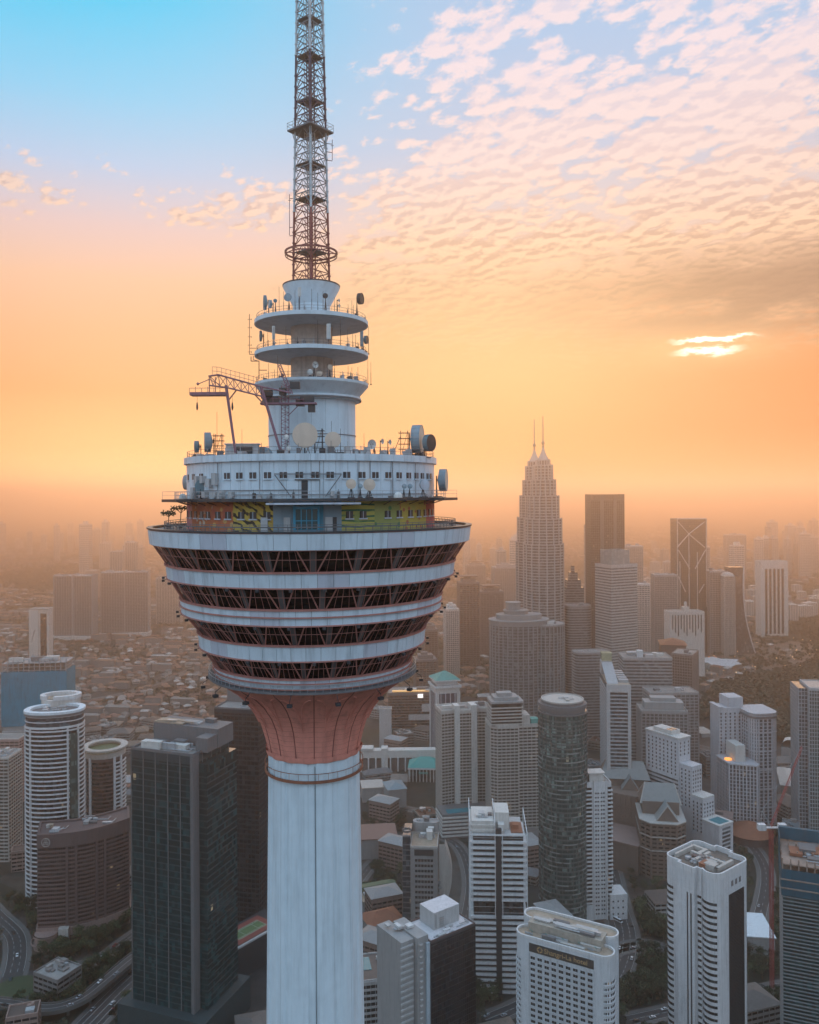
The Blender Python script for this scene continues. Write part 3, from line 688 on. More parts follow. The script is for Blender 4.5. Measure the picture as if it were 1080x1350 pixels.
dish('large black drum dish at the right edge of the top disc', 473, 394, 128, .85, -20, 'drum', ZD1, face=DARKM, shell=DARKM)
dish('black hooded dish in front of the top cone', 429, 390, 123, .40, -90, 'flat', ZD1, face=DARKM, shell=DARKM)
dish('small double dish on a pole right of the top cone, upper', 446, 396, 125, .32, -10, 'para', ZD1)
dish('small double dish on a pole right of the top cone, lower', 446.5, 403, 125, .32, -10, 'para', ZD1)
dish('dark dish seen edge-on at the left of the lower disc', 345, 443, 129, .85, 195, 'flat', ZD2, face=DISHT, shell=DISHT)
dish('dark drum dish at the right edge of the lower disc', 481, 448, 128, .62, -15, 'drum', ZD2, face=DARKM, shell=DISHT)
dish('bluish-white dish tilted up under the lower disc', 415, 481, 122.5, .5, -60, 'para', ZFL)
dish('white round dish under the lower disc, left of two', 409, 490.5, 121.8, .42, -92, 'flat', ZFL)
dish('cream round dish under the lower disc, right of two', 421.5, 492.5, 121.8, .42, -88, 'flat', ZFL, face=TAN)
dish('pale dish against the drum under the lower disc, farthest right', 435, 484, 124.5, .40, -70, 'flat', ZFL, face=TAN)
# whips and panels
def whip(u, vtop, Y, zb, r=.045, arms=0, label=None, grp=None, name='whip_antenna'):
    c = at(u, vtop, Y); q = MB(); h = c.z - zb; q.tube((0, 0, 0), (0, 0, h * .55), r, 5); q.tube((0, 0, h * .55), (0, 0, h), r * .6, 5); q.box(-.12, .12, -.12, .12, 0, .15)
    for k in range(arms): zz2 = h * (.35 + .6 * k / max(1, arms)); q.tube((-.35, 0, zz2), (.35, 0, zz2), r * .6, 4); q.tube((.35, 0, zz2 - .2), (.35, 0, zz2 + .2), r * .6, 4)
    o = q.build(name, DARKM, None, None, (c.x, c.y, zb)); return tag(o, label, 'antenna', grp)
def whips(lab, grp, lst, zb):
    for u, v, Y in lst: whip(u, v, Y, zb, label=lab, grp=grp)
whips('thin dark whip antenna on the rail of the top disc', 'whip antennas on the top disc', [(368, 378, 125), (374, 384, 124.5), (389, 383, 123), (394, 380, 122), (411, 381, 121.5), (419, 386, 121.6), (426, 384, 122), (441, 392, 123.5), (459, 401, 125), (464, 396, 127), (385, 398, 122.5), (401, 397, 121.8), (466, 402, 126)], ZD1)
whips('thin dark whip antenna on the rail of the lower disc', 'whip antennas on the lower disc', [(348, 436, 127), (353, 438, 126), (361, 431, 123), (377, 430, 122), (419, 422, 121.6), (449, 418, 123), (458, 433, 124), (465, 440, 125.5), (469, 441, 127), (477, 437, 129), (486, 430, 130.5), (354, 448, 125)], ZD2)
whips('thin dark whip antenna on the rim of the flange', 'whip antennas on the flange', [(354, 479, 126), (362, 487, 124), (366, 469, 123.3), (441, 476, 122.5), (459, 482, 124.5), (464, 484, 125), (472, 484, 126), (485, 470, 130.5), (489, 477, 131), (380, 480, 123), (432, 480, 122)], ZFL)
whips('thin dark whip antenna standing on the roof of the upper drum', 'whip antennas on the drum roof', [(286, 543, 122), (319, 566, 120), (480, 571, 118), (437, 555, 117.5), (449, 565, 119)], ZROOF)
def panel_ant(u, v0, v1, Y, zb, wd, label, m_=RADW):
    c = at(u, v0, Y); b = at(u, v1, Y); o = empty('panel_antenna', (c.x, c.y, zb), 0, label, 'antenna')
    q = MB(); q.prism(roundrect(wd, .25, .1, 3, -wd / 2, -.3), b.z - zb, c.z - zb); q.build('casing', m_, o); q = MB(); q.tube((0, 0, 0), (0, 0, c.z - zb - .1), .06, 5); q.build('pole', DARKM, o)
panel_ant(361, 430, 448, 123.5, ZD2, .45, 'white upright panel antenna at the left of the lower disc')
panel_ant(433.5, 427, 447, 122.5, ZD2, .65, 'wide white upright panel antenna right of the middle of the lower disc')
panel_ant(477, 437, 457, 127.5, ZD2, .5, 'dark upright panel antenna near the right edge of the lower disc', DISHB)
panel_ant(395, 379, 391, 122, ZD1, .5, 'short white panel antenna in front of the top cone')
rk = random.Random(3)
def clutter(lab, grp, zb, rad, n, smin, smax, hmax, a0, a1):
    for k in range(n):
        a = PH0 + radians(rk.uniform(a0, a1)); rr = rad * rk.uniform(.90, .985); s, h = rk.uniform(smin, smax), rk.uniform(.25, 1) * hmax; q = MB()
        q.box(-s, s, -s * .7, s * .7, .1, h); q.tube((s * .6, 0, 0), (s * .6, 0, h + rk.uniform(.1, .8)), .04, 4); q.box(-s * 1.1, s * 1.1, -s * .8, s * .8, 0, .1); q.tube((-s, 0, h * .6), (-s - .3, 0, h * .8), .09, 5)
        tag(q.build('equipment_cabinet', rk.choice((DGREY, LGREY, DARKM, STEEL)), None, None, (TX + rr * cos(a), TY + rr * sin(a), zb), a), lab, 'cabinet', grp)
clutter('small metal equipment cabinet behind the rail of the drum roof', 'cabinets on the drum roof', ZROOF, 19, 46, .2, .6, 1.3, -88, 88)
clutter('small metal equipment cabinet on the rim of the top disc', 'cabinets on the top disc', ZD1, 8.6, 14, .1, .25, .8, -120, 120)
clutter('small metal equipment cabinet on the rim of the lower disc', 'cabinets on the lower disc', ZD2, 8.6, 18, .1, .28, .9, -120, 120)
clutter('small metal equipment cabinet on the rim of the flange', 'cabinets on the flange', ZFL, 8.6, 18, .1, .3, .8, -120, 120)
clutter('small metal equipment cabinet standing on the dark catwalk', 'cabinets on the catwalk', ZCAT, 21.3, 16, .15, .4, .9, -85, 85)
# tall outrigger aerial left of the discs
c = at(329, 416, 127); base = at(342, 498, 127); o = empty('outrigger_aerial', (base.x, base.y, ZFL), 0, 'tall thin aerial with short cross arms held out left of the two discs', 'antenna')
q = MB(); l = lambda u, v: at(u, v, 127) - Vector((base.x, base.y, ZFL))
q.tube(l(329, 467), l(329, 414), .05, 5)
for v in (421, 432, 444, 455, 464): q.tube(l(326.5, v), l(331.5, v), .04, 4); q.tube(l(331.5, v - 1), l(331.5, v + 1), .04, 4)
q.build('pole', DARKM, o); q = MB()
q.path([l(329, 459), l(338, 459)], .05, 5); q.path([l(329, 467), l(337, 467)], .06, 5); q.path([l(331, 470), l(331, 476), l(341.5, 476), l(341.5, 499)], .07, 5); q.path([l(334, 469), l(334, 474), l(341, 476)], .05, 5); q.path([l(341.5, 488), l(352, 488)], .06, 5); q.tube(l(340, 459), l(340, 470), .05)
q.build('bracket', DARKM, o)
for (u0, v0, v1, lab) in ((381.8, 256, 312, 'thin side aerial clamped to the left of the lower mast'), (438.2, 184, 213, 'thin side aerial hung from the right corner of the mast platform')):
    Y = 130; b = at(u0, v1, Y); q = MB(); l = lambda u, v: at(u, v, Y) - b
    q.tube(l(u0, v1 - 2), l(u0, v0), .05, 5)
    s = 1 if u0 < 400 else -1
    for v in (v0 + 6, v1 - 12, v1 - 1): q.tube(l(u0, v), l(u0 + s * 8, v - 1), .06, 4)
    q.tube(l(u0 - 2, v0 + 8), l(u0 + 2, v0 + 8), .04, 4)
    tag(q.build('side_aerial', NAVY, None, None, b), lab, 'antenna')
# roof clutter left of the white cylinder
c = at(320, 596, 119); o = empty('equipment_cabin', (c.x, c.y, ZROOF), .1, 'pale equipment cabin with open dark front between the crane legs', 'cabin')
q = MB(); q.box(-2.3, 2.3, -1, 1, 0, 1.9); q.build('body', LGREY, o); q = MB(); q.box(-.8, 1.5, -1.08, -1.01, .3, 1.6); q.build('opening', DARKM, o); q = MB(); q.box(-2.5, 2.5, -1.15, 1.15, 1.9, 2.05); q.build('roof', OFFW, o)
for i, u in enumerate((336, 342, 348, 354)):
    c = at(u, 596, 118.6); q = MB(); q.lathe([(.48, 0), (.02, 1.15)], 4); 
    tag(q.build('pyramid_vent', TAN, None, None, (c.x, c.y, ZROOF)), 'small tan pyramid-shaped roof vent in the row beside the equipment cabin', 'vent', 'row of pyramid roof vents')
for u, v, r, lab, Y, zb in ((349, 589, 1.25, 'round-topped teal tank behind the row of roof vents', 121.5, ZROOF), (483, 593, .8, 'low grey dome on the roof right of the white cylinder', 118, ZROOF), (525, 651, .55, 'small white dome on the catwalk in front of the upper drum', 108.6, ZCAT), (241, 652, .55, 'small white dome at the left end of the catwalk', 124, ZCAT)):
    c = at(u, 650, Y); q = MB(); q.lathe([(r, 0), (r, r * .45), (r * .88, r * .9), (r * .55, r * 1.25), (0.01, r * 1.4)], 24); q.lathe([(r * 1.06, 0), (r * 1.06, .1)], 24); tag(q.build('dome_tank', DISHB if 'teal' in lab else (LGREY if 'grey' in lab else RADW), None, 40, (c.x, c.y, zb)), lab, 'dome')
# open steel frames carrying the drums
for u, v0, Y, lab in ((288, 572, 122, 'open dark scaffold frame beside the left drum dishes'), (533, 568, 124.5, 'open dark scaffold frame holding the largest drum dish'), (420, 565, 118, 'open dark ladder frame between the two tan dishes')):
    c = at(u, v0, Y); h = c.z - ZROOF; q = MB()
    for x in (-.55, .55):
        for y in (-.5, .5): q.tube((x, y, 0), (x, y, h), .06, 4)
    for j in range(5):
        zz2 = h * (j + .6) / 5
        for y in (-.5, .5): q.tube((-.9, y, zz2), (.9, y, zz2), .045, 4)
    q.tube((-.55, -.5, 0), (.55, -.5, h), .04, 4); q.tube((-2.0, -.5, 0), (-.55, -.5, h * .8), .06, 4)
    tag(q.build('scaffold_frame', DARKM, None, None, (c.x, c.y, ZROOF)), lab, 'frame')
# roof crane, dull purple steel
PURP = paint('purple_steel', (.22, .11, .15), rough=.6, var=.25)
CY = 117.0; cb = at(340, 596, CY); o = empty('roof_crane', (cb.x, cb.y, ZROOF), 0, 'dull purple gantry crane with outrigger beam on the tower roof', 'crane')
OFF = Vector((cb.x, cb.y, ZROOF)); l = lambda u, v, d=0.: at(u, v, CY + d) - OFF
q = MB(); A, B_, C_, D_ = (275, 495), (287, 493.5), (346, 509), (384, 518)
for d in (-.9, .9):
    q.path([l(275, 496, d), l(288, 494, d), l(346, 510, d), l(384, 518, d)], .13, 5); q.path([l(276, 508, d), l(300, 511, d), l(344, 522, d), l(350, 528, d)], .12, 5)
    top = [l(u, v, d) for u, v in ((277, 496), (288, 494), (298, 497), (308, 499.5), (318, 502), (328, 505), (338, 508), (347, 510))]
    bot = [l(u, v, d) for u, v in ((281, 508), (290, 509), (300, 511), (309, 513), (318, 515.5), (328, 518), (338, 520.5), (346, 523))]
    for i in range(8): q.tube(top[i], bot[i], .07, 4)
    for i in range(7): q.tube(top[i], bot[i + 1], .06, 4); q.tube(bot[i], top[i + 1], .05, 4)
for u, v in ((277, 496), (298, 497), (318, 502), (338, 508), (300, 511), (318, 515.5), (338, 520.5)): q.tube(l(u, v, -.9), l(u, v, .9), .07, 4)
q.path([l(262, 506), l(276, 500), l(290, 507)], .07, 4); q.lathe([(.02, l(261, 506).z - .25), (.25, l(261, 506).z), (.02, l(261, 506).z + .25)], 8, c=tuple(l(261, 506))[:2])
q.build('boom', PURP, o)
q = MB(); s = l(252, 522); e = l(300, 520); q.prism([(s.x, -.9), (e.x, -.9), (e.x, .9), (s.x, .9)], s.z, s.z + .45)
for k in range(7):
    x = s.x + (e.x - s.x) * k / 6; q.tube((x, -.9, s.z + .4), (x, -.9, s.z + 1.0 + .2 * (k % 2)), .04, 4)
q.tube((s.x, -.9, s.z + 1.0), (e.x, -.9, s.z + 1.0), .04, 4); q.tube(l(276, 520), l(276, 497), .09, 4); q.tube(l(284, 519), l(284, 497), .07, 4); q.build('hoist_platform', PURP, o)
q = MB()
for d in (-.95, .95):
    for k in range(11):
        u = 280 + 60 * k / 10; v = 494 + (509 - 494) * max(0, (u - 288)) / 58
        q.tube(l(u, v, d), l(u, v - 10.5, d), .03, 4)
    for h in (5, 10.5): q.path([l(280, 494 - h, d), l(288, 494.5 - h, d), l(340, 508.5 - h, d)], .035, 4)
q.build('walkway_rail', PURP, o)
for u0, v0, u1, v1, d in ((298, 508, 310.5, 597, -.8), (344, 509, 370.5, 597, -.8), (298, 508, 310.5, 597, 1.4)):
    q = MB(); q.tube(l(u0, v0, d), l(u1, v1, d), .22, 8, r2=.18); q.lathe([(.35, -.1), (.35, .15), (.01, .16)], 8, c=tuple(l(u1, v1, d))[:2]); q.build('leg', PURP, o)
q = MB(); q.path([l(302, 527), l(312, 514)], .10, 5); q.path([l(350, 535), l(336, 520)], .1, 5); q.build('brace', PURP, o)
q = MB()
for x in (371, 376, 381):
    for d in (2.2, 3.6): q.tube(l(x, 596, d), l(x, 508, d), .07, 4)
for k in range(18):
    v = 592 - k * 4.8
    for d in (2.2, 3.6): q.tube(l(371, v, d), l(381, v - 4.8 if k % 2 else v, d), .04, 4); q.tube(l(381, v, d), l(371, v - 4.8, d), .04, 4)
q.build('lattice_tower', PURP, o)
q = MB()
for x, x2 in ((366, 381), (370, 386)):
    for d in (1.2, 2.4): q.tube(l(x, 480, d), l(x2, 519, d), .08, 4)
for k in range(10):
    t0 = k / 10; q.tube(l(366 + 15 * t0, 480 + 39 * t0, 1.2), l(370 + 16 * (t0 + .1), 480 + 39 * (t0 + .1), 2.4), .04, 4); q.tube(l(370 + 16 * t0, 480 + 39 * t0, 1.2), l(366 + 15 * (t0 + .1), 480 + 39 * (t0 + .1), 1.2), .04, 4)
q.build('jib', PURP, o)
q = MB(); a = l(345, 534, 2); b = l(418, 536, 2); q.prism([(a.x, a.y - 1.3), (b.x, a.y - 1.3), (b.x, a.y + .2), (a.x, a.y + .2)], b.z + .25, b.z + .5)
q.path([l(380, 548, 1.5), l(393, 535, .9)], .08, 4); q.tube(l(345, 524, 1), l(400, 527, 1), .05, 4)
for u in (350, 360, 370, 380, 390, 400): q.tube(l(u, 534, .8), l(u, 525, .8), .04, 4)
q.build('service_platform', PURP, o)
q = MB(); 
for u, v, sx_, sz_ in ((352, 520, .8, .6), (360, 527, .9, .5), (373, 516, .5, .5), (389, 508, .7, .5), (405, 526, 1.0, .4), (396, 531, .6, .5), (411, 538, .5, .6)):
    p = l(u, v, 1.5); q.box(p.x - sx_, p.x + sx_, p.y - .4, p.y + .4, p.z - sz_, p.z + sz_)
q.build('winch_box', DARKM, o)
q = MB()
for u in (260, 306.5): p0, p1 = l(u, 521, 0), l(u, 541, 0); q.tube(p0, p1, .025, 4); q.lathe([(.05, p1.z), (.16, p1.z + .35), (.1, p1.z + 1.0), (.03, p1.z + 1.2)], 8, c=(p1.x, p1.y))
q.build('hook', DARKM, o)
# deck planting
LEAF = paint('leaf_dark', (.035, .055, .025), rough=.8, sc=.5, var=.4, streak=0)
for u, v, Y, s, lab in ((222, 672, 128, 1.0, 'small potted tree with open branches at the far left of the sky deck'), (238, 672, 128, 1.35, 'flat-topped potted tree on the sky deck near the painted drum')):
    c = at(u, 690, Y); o = empty('potted_tree', (c.x, c.y, 334.76), 0, lab, 'tree'); q = MB(); q.lathe([(.3, 0), (.4, .6), (.02, .6)], 12); q.build('pot', DGREY, o)
    q = MB(); q.tube((0, 0, .5), (.1, 0, 2.2 * s), .07, 5)
    for k in range(5): a = k * 1.3; q.tube((.08, 0, 1.7 * s), (.8 * s * cos(a), .8 * s * sin(a), 2.4 * s), .035, 4)
    q.build('trunk', BROWN, o); q = MB()
    for k in range(220):
        a, rr, z = R.random() * 2 * pi, sqrt(R.random()) * 1.15 * s, 2.3 * s + R.gauss(0, .18)
        p = Vector((rr * cos(a), rr * sin(a), z)); d = Vector((R.gauss(0, 1), R.gauss(0, 1), R.gauss(0, .5))).normalized() * .16; e = d.orthogonal().normalized() * .1
        q.face([p - d, p + e, p + d, p - e])
    q.build('crown', LEAF, o)
# ================================================================ ground
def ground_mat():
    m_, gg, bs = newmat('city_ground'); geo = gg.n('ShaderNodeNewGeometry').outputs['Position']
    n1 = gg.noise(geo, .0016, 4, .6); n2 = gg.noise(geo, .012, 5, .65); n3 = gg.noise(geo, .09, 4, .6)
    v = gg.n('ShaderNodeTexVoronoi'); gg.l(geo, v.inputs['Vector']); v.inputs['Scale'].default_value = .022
    plot = gg.mix(gg.rng(n2, .40, .62), (.036, .037, .040), (.020, .027, .015))  # ground colours set low to deepen the shadows at street level
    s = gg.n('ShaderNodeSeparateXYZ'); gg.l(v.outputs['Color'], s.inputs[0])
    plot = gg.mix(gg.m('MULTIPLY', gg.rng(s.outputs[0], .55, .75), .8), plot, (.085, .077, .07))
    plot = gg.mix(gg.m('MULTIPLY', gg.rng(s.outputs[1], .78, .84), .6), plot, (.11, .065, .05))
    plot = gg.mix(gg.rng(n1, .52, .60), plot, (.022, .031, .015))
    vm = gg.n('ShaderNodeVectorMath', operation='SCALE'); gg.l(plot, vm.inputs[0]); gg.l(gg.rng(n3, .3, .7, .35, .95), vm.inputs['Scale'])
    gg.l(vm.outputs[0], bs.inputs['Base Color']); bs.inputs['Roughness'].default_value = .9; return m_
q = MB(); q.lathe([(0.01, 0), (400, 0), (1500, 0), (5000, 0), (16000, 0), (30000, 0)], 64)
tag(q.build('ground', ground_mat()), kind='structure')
# ================================================================ named buildings
def add(q, nm, m_, o, sm=None): return q.build(nm, m_, o, sm)
# -- teal glass office tower, left of the shaft
o, W, H = building('office_tower', 'tall dark teal glass office tower with grey stepped roof, nearest tower left of the shaft', site(173, 254, 988, 520, -20), 40)
skin(o, rect(W, 40), 0, H, G_TEAL, paint('teal_spandrel', (.026, .046, .052)), 3.9, .7, .12, 9, .5, .35, DGREY, top=5)
q = MB(); q.box(W + .15, W + 6, 6, 40.3, 0, H - 6); q.box(-3, -.15, 5, 36, 0, H - 8); add(q, 'side_wing', G_TEAL, o)
q = MB(); bands(q, [(W + .2, 6.1), (W + 6, 6.1), (W + 6, 40.2), (W + .2, 40.2)], [3.9 * i for i in range(int((H - 8) / 3.9))], .9, .15); add(q, 'wing_spandrel', paint('teal_spandrel', ()), o)
q = MB(); q.box(W - 1.6, W + .6, -.6, 5.8, 0, H + .5); add(q, 'corner_pier', DGREY, o)
q = MB(); q.box(2, W + 5, 20, 38, H + .1, H + 12); q.box(W - 4, W + 4.5, 9, 20, H + .1, H + 9); add(q, 'penthouse', DGREY, o)
parapet(o, rect(W, 19), H + .1, 1.6, .6, DGREY); plant(o, 2, W - 6, 2, 17, H + .3, 12, 3, 4.5); plant(o, 5, W, 22, 36, H + 12, 5, 4, 2.5)
q = MB(); q.path([(3, 22, H + 13), (22, 21, H + 14.5), (30, 24, H + 13.4)], .5, 4); q.box(2.2, 24, 20.5, 30, H + 12.2, H + 12.9); add(q, 'roof_canopy', TANROOF, o)
q = MB(); q.box(-6, W + 12, -7, 46, 0, 20); add(q, 'podium', paint('teal_spandrel', ()), o)
# -- dark tower behind it
o, W, H = building('office_tower', 'dark charcoal office tower partly hidden behind the neck and shaft', site(283, 341, 934, 640, -12), 42)
skin(o, rect(W, 42), 0, H, G_DARK, paint('charcoal', (.022, .029, .037)), 3.8, 1.1, .15, 3.4, .25, .2, top=3); parapet(o, rect(W, 42), H, 1.2, .6, DGREY)
q = MB(); q.box(.5, W - 1, 22, 40, H + .2, H + 10); add(q, 'penthouse', DGREY, o); plant(o, 18, W - 1, 2, 20, H + .2, 8, 9, 3.5)
# tennis court podium
A = gnd(322, 1232, 22); o = empty('podium_block', (A.x, A.y, 0), radians(-38), 'long dark podium with a tennis court on its roof beside the teal tower', 'building'); OCC.append((A.x - 8, A.y - 20, 34))
q = MB(); q.box(-16, 12, -70, 34, 0, 21.9); add(q, 'wall', paint('charcoal', ()), o); q = MB(); q.box(10.5, 12.1, -70, 34, 22, 23.2); q.box(-16, 12.1, -70, -69, 22, 23.2); add(q, 'parapet', LGREY, o)
q = MB(); q.box(-13, 8, -12, 24, 22, 22.05, 0); q.box(-8, 3, -7, 19, 22.06, 22.09, 1)
for x0, x1, y0, y1 in ((-8, 3, -7, -6.8), (-8, 3, 18.8, 19), (-8, -7.8, -7, 19), (2.8, 3, -7, 19), (-6.6, -6.4, -7, 19), (1.4, 1.6, -7, 19), (-6.4, 1.4, 0, .2), (-6.4, 1.4, 12, 12.2)): q.box(x0, x1, y0, y1, 22.1, 22.13, 2)
add(q, 'tennis_court', [paint('court_red', (.22, .06, .05)), paint('court_green', (.10, .17, .07)), OFFW], o)
# -- white balcony condominium with ring crowns
(xy, a, W, H) = site(27, 103, 962, 672, 8)
o, W, H = building('condominium_tower', 'slim white curved condominium tower with stacked balconies and oval ring crowns', (xy, a, W, H), 34)
fp = [(W / 2 + W / 2 * 1.02 * cos(t_) * (1 if cos(t_) > 0 else .98), 15 + (15 if sin(t_) < 0 else 17) * math.copysign(abs(sin(t_)) ** .8, sin(t_))) for t_ in [2 * pi * k / 40 for k in range(40)]]
skin(o, fp, 0, H, G_DARK, WHITE, 3.7, 1.15, .7, top=1.0)
q = MB()
for k in (21, 25, 34, 37): p = fp[k % 40]; q.obox(p, atan2(p[1] - 15, p[0] - W / 2), 1.0, .6, 0, H)
add(q, 'pier', WHITE, o); p, p2 = fp[35], fp[36]
q = MB(); q.obox(((p[0] + p2[0]) / 2, (p[1] + p2[1]) / 2), atan2(p2[1] - p[1], p2[0] - p[0]), 3.2, .95, 0, H - 6); add(q, 'glass_strip', G_GRN, o)
q = MB(); q.prism(fp, H, H + 9, 0); fins(q, fp, 3.2, .8, .5, H, H + 9, 1, ends=False); bands(q, fp, [H, H + 4.2, H + 8.4], .7, .5, 1); add(q, 'crown_storey', [G_BLUE, WHITE], o)
q = MB(); q.prism(offset(fp, 1.2), H + 9.1, H + 11, 0); add(q, 'cornice', DGREY, o); q = MB(); f2 = offset(fp, 1.4); f3 = offset(fp, -3.5)
for k in range(40):
    j = (k + 1) % 40; q.prism([f2[k], f2[j], f3[j], f3[k]], H + 11, H + 13)
add(q, 'ring_crown', BLUEW, o); plant(o, 12, W - 12, 8, 24, H + 11, 8, 12, 2.5)
q = MB(); fb = ellipse(16, 11, 32, W / 2 - 1, 38); q.prism(fb, 0, H + 16); bands(q, fb, [3.7 * i for i in range(int((H + 10) / 3.7))], 1.5, .6); add(q, 'rear_tower', OFFW, o); q = MB()
f2, f3 = offset(fb, 1.0), offset(fb, -3)
for k in range(32):
    j = (k + 1) % 32
    if k % 32 not in (20, 21, 22): q.prism([f2[k], f2[j], f3[j], f3[k]], H + 16.1, H + 19.5)
add(q, 'ring_crown', WHITE, o); q = MB(); q.prism(offset(fb, -3.2), H + 16.05, H + 16.6); add(q, 'roof', TANROOF, o)
# -- round-crowned white tower
c = at(138, 982, 760); o = empty('condominium_tower', (c.x, c.y, 0), 0, 'shorter round white tower with a flat ring roof behind the brown hotel', 'building'); OCC.append((c.x, c.y, 22)); H = c.z
fp = ellipse(18, 18, 24); skin(o, fp, 0, H - 8, G_DARK, BROWN, 3.6, 1.4, .3, top=1.4)
q = MB()
for aa in (-2.35, -1.95, -.75, -.35, -3.0): q.obox((18.2 * cos(aa), 18.2 * sin(aa)), aa, .9, 1.1, 0, H - 7)
for z in [4 + 3.6 * i for i in range(int((H - 14) / 3.6))]: q.lathe([(18, z), (18.9, z), (18.9, z + 1.3), (18, z + 1.3)], 10, 0, -.75, .3, closed=True)
add(q, 'pier', WHITE, o); q = MB(); q.lathe([(17, H - 8), (18.6, H - 8), (18.6, H - 3.5), (17, H - 3.5)], 40, 0, closed=True); q.lathe([(14.5, H - 1.5), (20.5, H - 1.5), (20.5, H), (14.5, H)], 40, 0, closed=True)
for k in range(16): aa = k * pi / 8; q.tube((18 * cos(aa), 18 * sin(aa), H - 3.5), (18 * cos(aa), 18 * sin(aa), H - 1.5), .35, 5)
add(q, 'ring_crown', CREAM, o, 30); q = MB(); q.disc(16.9, H - 3.6, 32); add(q, 'roof', paint('grass_roof', (.10, .13, .06)), o)
# -- brown curved hotel with a round crest
pts = [Vector((*((at(u, v, 1) - Vector((0, 0, CZ))).xy), 0)) for u, v in ()]
fr = [(-283, 620), (-271, 621), (-259, 623.5), (-249, 628), (-241, 634), (-232, 642), (-225, 651)]
o = empty('hotel', (-283, 620, 0), 0, 'dark brown curved hotel slab with a round crest on its blank top band', 'building'); OCC.append((-252, 645, 42))
fl_ = [(x + 283, y - 620) for x, y in fr]; bk = [(x - 9, y + 25) for x, y in fl_]; fp = fl_ + bk[::-1]; H = 82.
skin(o, fp, 0, H - 9, G_BRN, paint('brown_ledge', (.135, .092, .088)), 3.15, 1.35, .7, 1.6, .25, .35, BROWN, top=.2)
q = MB(); q.prism(offset(fp, .8), H - 9, H); add(q, 'top_band', BROWN, o); q = MB(); inn = offset(fp, -1.0); ou = offset(fp, .8)
for k in range(len(fp)):
    j = (k + 1) % len(fp); q.prism([ou[k], ou[j], inn[j], inn[k]], H, H + 1.4)
add(q, 'parapet', BROWN, o); plant(o, 0, 16, 4, 18, H, 8, 21, 2.5, [CREAM, LGREY, TANROOF]); plant(o, 22, 48, 20, 36, H, 7, 22, 2.5)
q = MB()
for k in (2, 4):
    p = fl_[k]; aa = atan2(fl_[k + 1][1] - fl_[k - 1][1], fl_[k + 1][0] - fl_[k - 1][0])
    for d in (-3.2, 3.2): q.obox((p[0] + d * cos(aa), p[1] + d * sin(aa)), aa, .9, 1.1, 8, H - 8.9)
add(q, 'pier', BROWN, o); PINKB = paint('pink_stone', (.27, .19, .17)); q = MB(); q.prism(offset(fp, 1.5), 6, 12.5); add(q, 'pink_base', PINKB, o)
q = MB()
for k in range(48):
    t0, t1 = 2 * pi * k / 48, 2 * pi * (k + 1) / 48; q.tube((6.4 + 3.1 * cos(t0), -.95, H - 4.6 + 3.1 * sin(t0)), (6.4 + 3.1 * cos(t1), -.95, H - 4.6 + 3.1 * sin(t1)), .2, 4)
for aa in (pi / 2, pi / 2 + 2.1, pi / 2 - 2.1):
    c = (6.4 + 1.25 * cos(aa), H - 4.6 + 1.25 * sin(aa))
    for k in range(16): t0, t1 = 2 * pi * k / 16, 2 * pi * (k + 1) / 16; q.tube((c[0] + .75 * cos(t0), -.95, c[1] + .95 * sin(t0)), (c[0] + .75 * cos(t1), -.95, c[1] + .95 * sin(t1)), .16, 4)
add(q, 'crest', OFFW, o)
q = MB(); q.lathe([(9, 0), (9, 4), (8.2, 4), (8.2, 9), (9.4, 9), (9.4, 10.4), (8.4, 10.4)], 24, c=(7, -2)); q.lathe([(10.5, 4.2), (11, 4.2), (11, 5.4), (10.5, 5.4)], 24, c=(7, -2), closed=True); q.disc(9.4, 10.4, 24, c=(7, -2)); add(q, 'round_lobby', PINKB, o, 30)
q = MB()
for k in range(9): q.obox((19.5 + .1 * k, -.5 + .3 * k), .2, 3.5, 2.5, 0, 13) if k == 0 else None
add(q, 'lift_base', CREAM, o)
# -- construction block wrapped in blue netting
o, W, H = building('unfinished_tower', 'half-built concrete tower wrapped in bright blue netting at the left edge', site(3, 87, 876, 1010, 6), 34)
q = MB(); q.prism(rect(W, 34), 0, H - 22); add(q, 'frame', GREY, o); q = MB(); bands(q, rect(W, 34), [4 * i for i in range(13)], 1.2, .6); add(q, 'floor_slab', LGREY, o)
q = MB(); q.box(-1, W + 1, -1.2, 35, 55, H - 10); q.box(-1.3, W * .3, -1.6, 35.3, 62, H - 18); add(q, 'netting', NET, o)
q = MB()
for i in range(6): q.box(-.2, W + .2, -.2, 34.2, H - 22 + 4.4 * i, H - 21.4 + 4.4 * i)
for x in [W * k / 12 for k in range(13)]:
    for y in (0, 33): q.box(x - .4, x + .4, y, y + .8, H - 22, H + 3 + (x * 7 % 3))
add(q, 'open_floor', GREY, o); plant(o, 4, W - 4, 4, 30, H + 1, 10, 31, 5)
# -- edge block and pinkish low blocks
o, W, H = building('apartment_block', 'pale tiered apartment block catching warm light at the left edge', site(-25, 11, 1000, 760, 0), 26); skin(o, rect(W, 26), 0, H, G_BRN, CREAM, 3.3, 1.4, .5, 4, .4, .6); parapet(o, rect(W, 26), H); plant(o, 2, W - 2, 2, 22, H, 5, 5)
o, W, H = building('apartment_block', 'pinkish slab block left of the white condominium tower', site(-12, 25, 975, 900, 0), 20); skin(o, rect(W, 20), 0, H, G_BRN, paint('pink_render', (.42, .27, .24)), 3.3, 1.5, .4, 5, .5, .5); parapet(o, rect(W, 20), H)
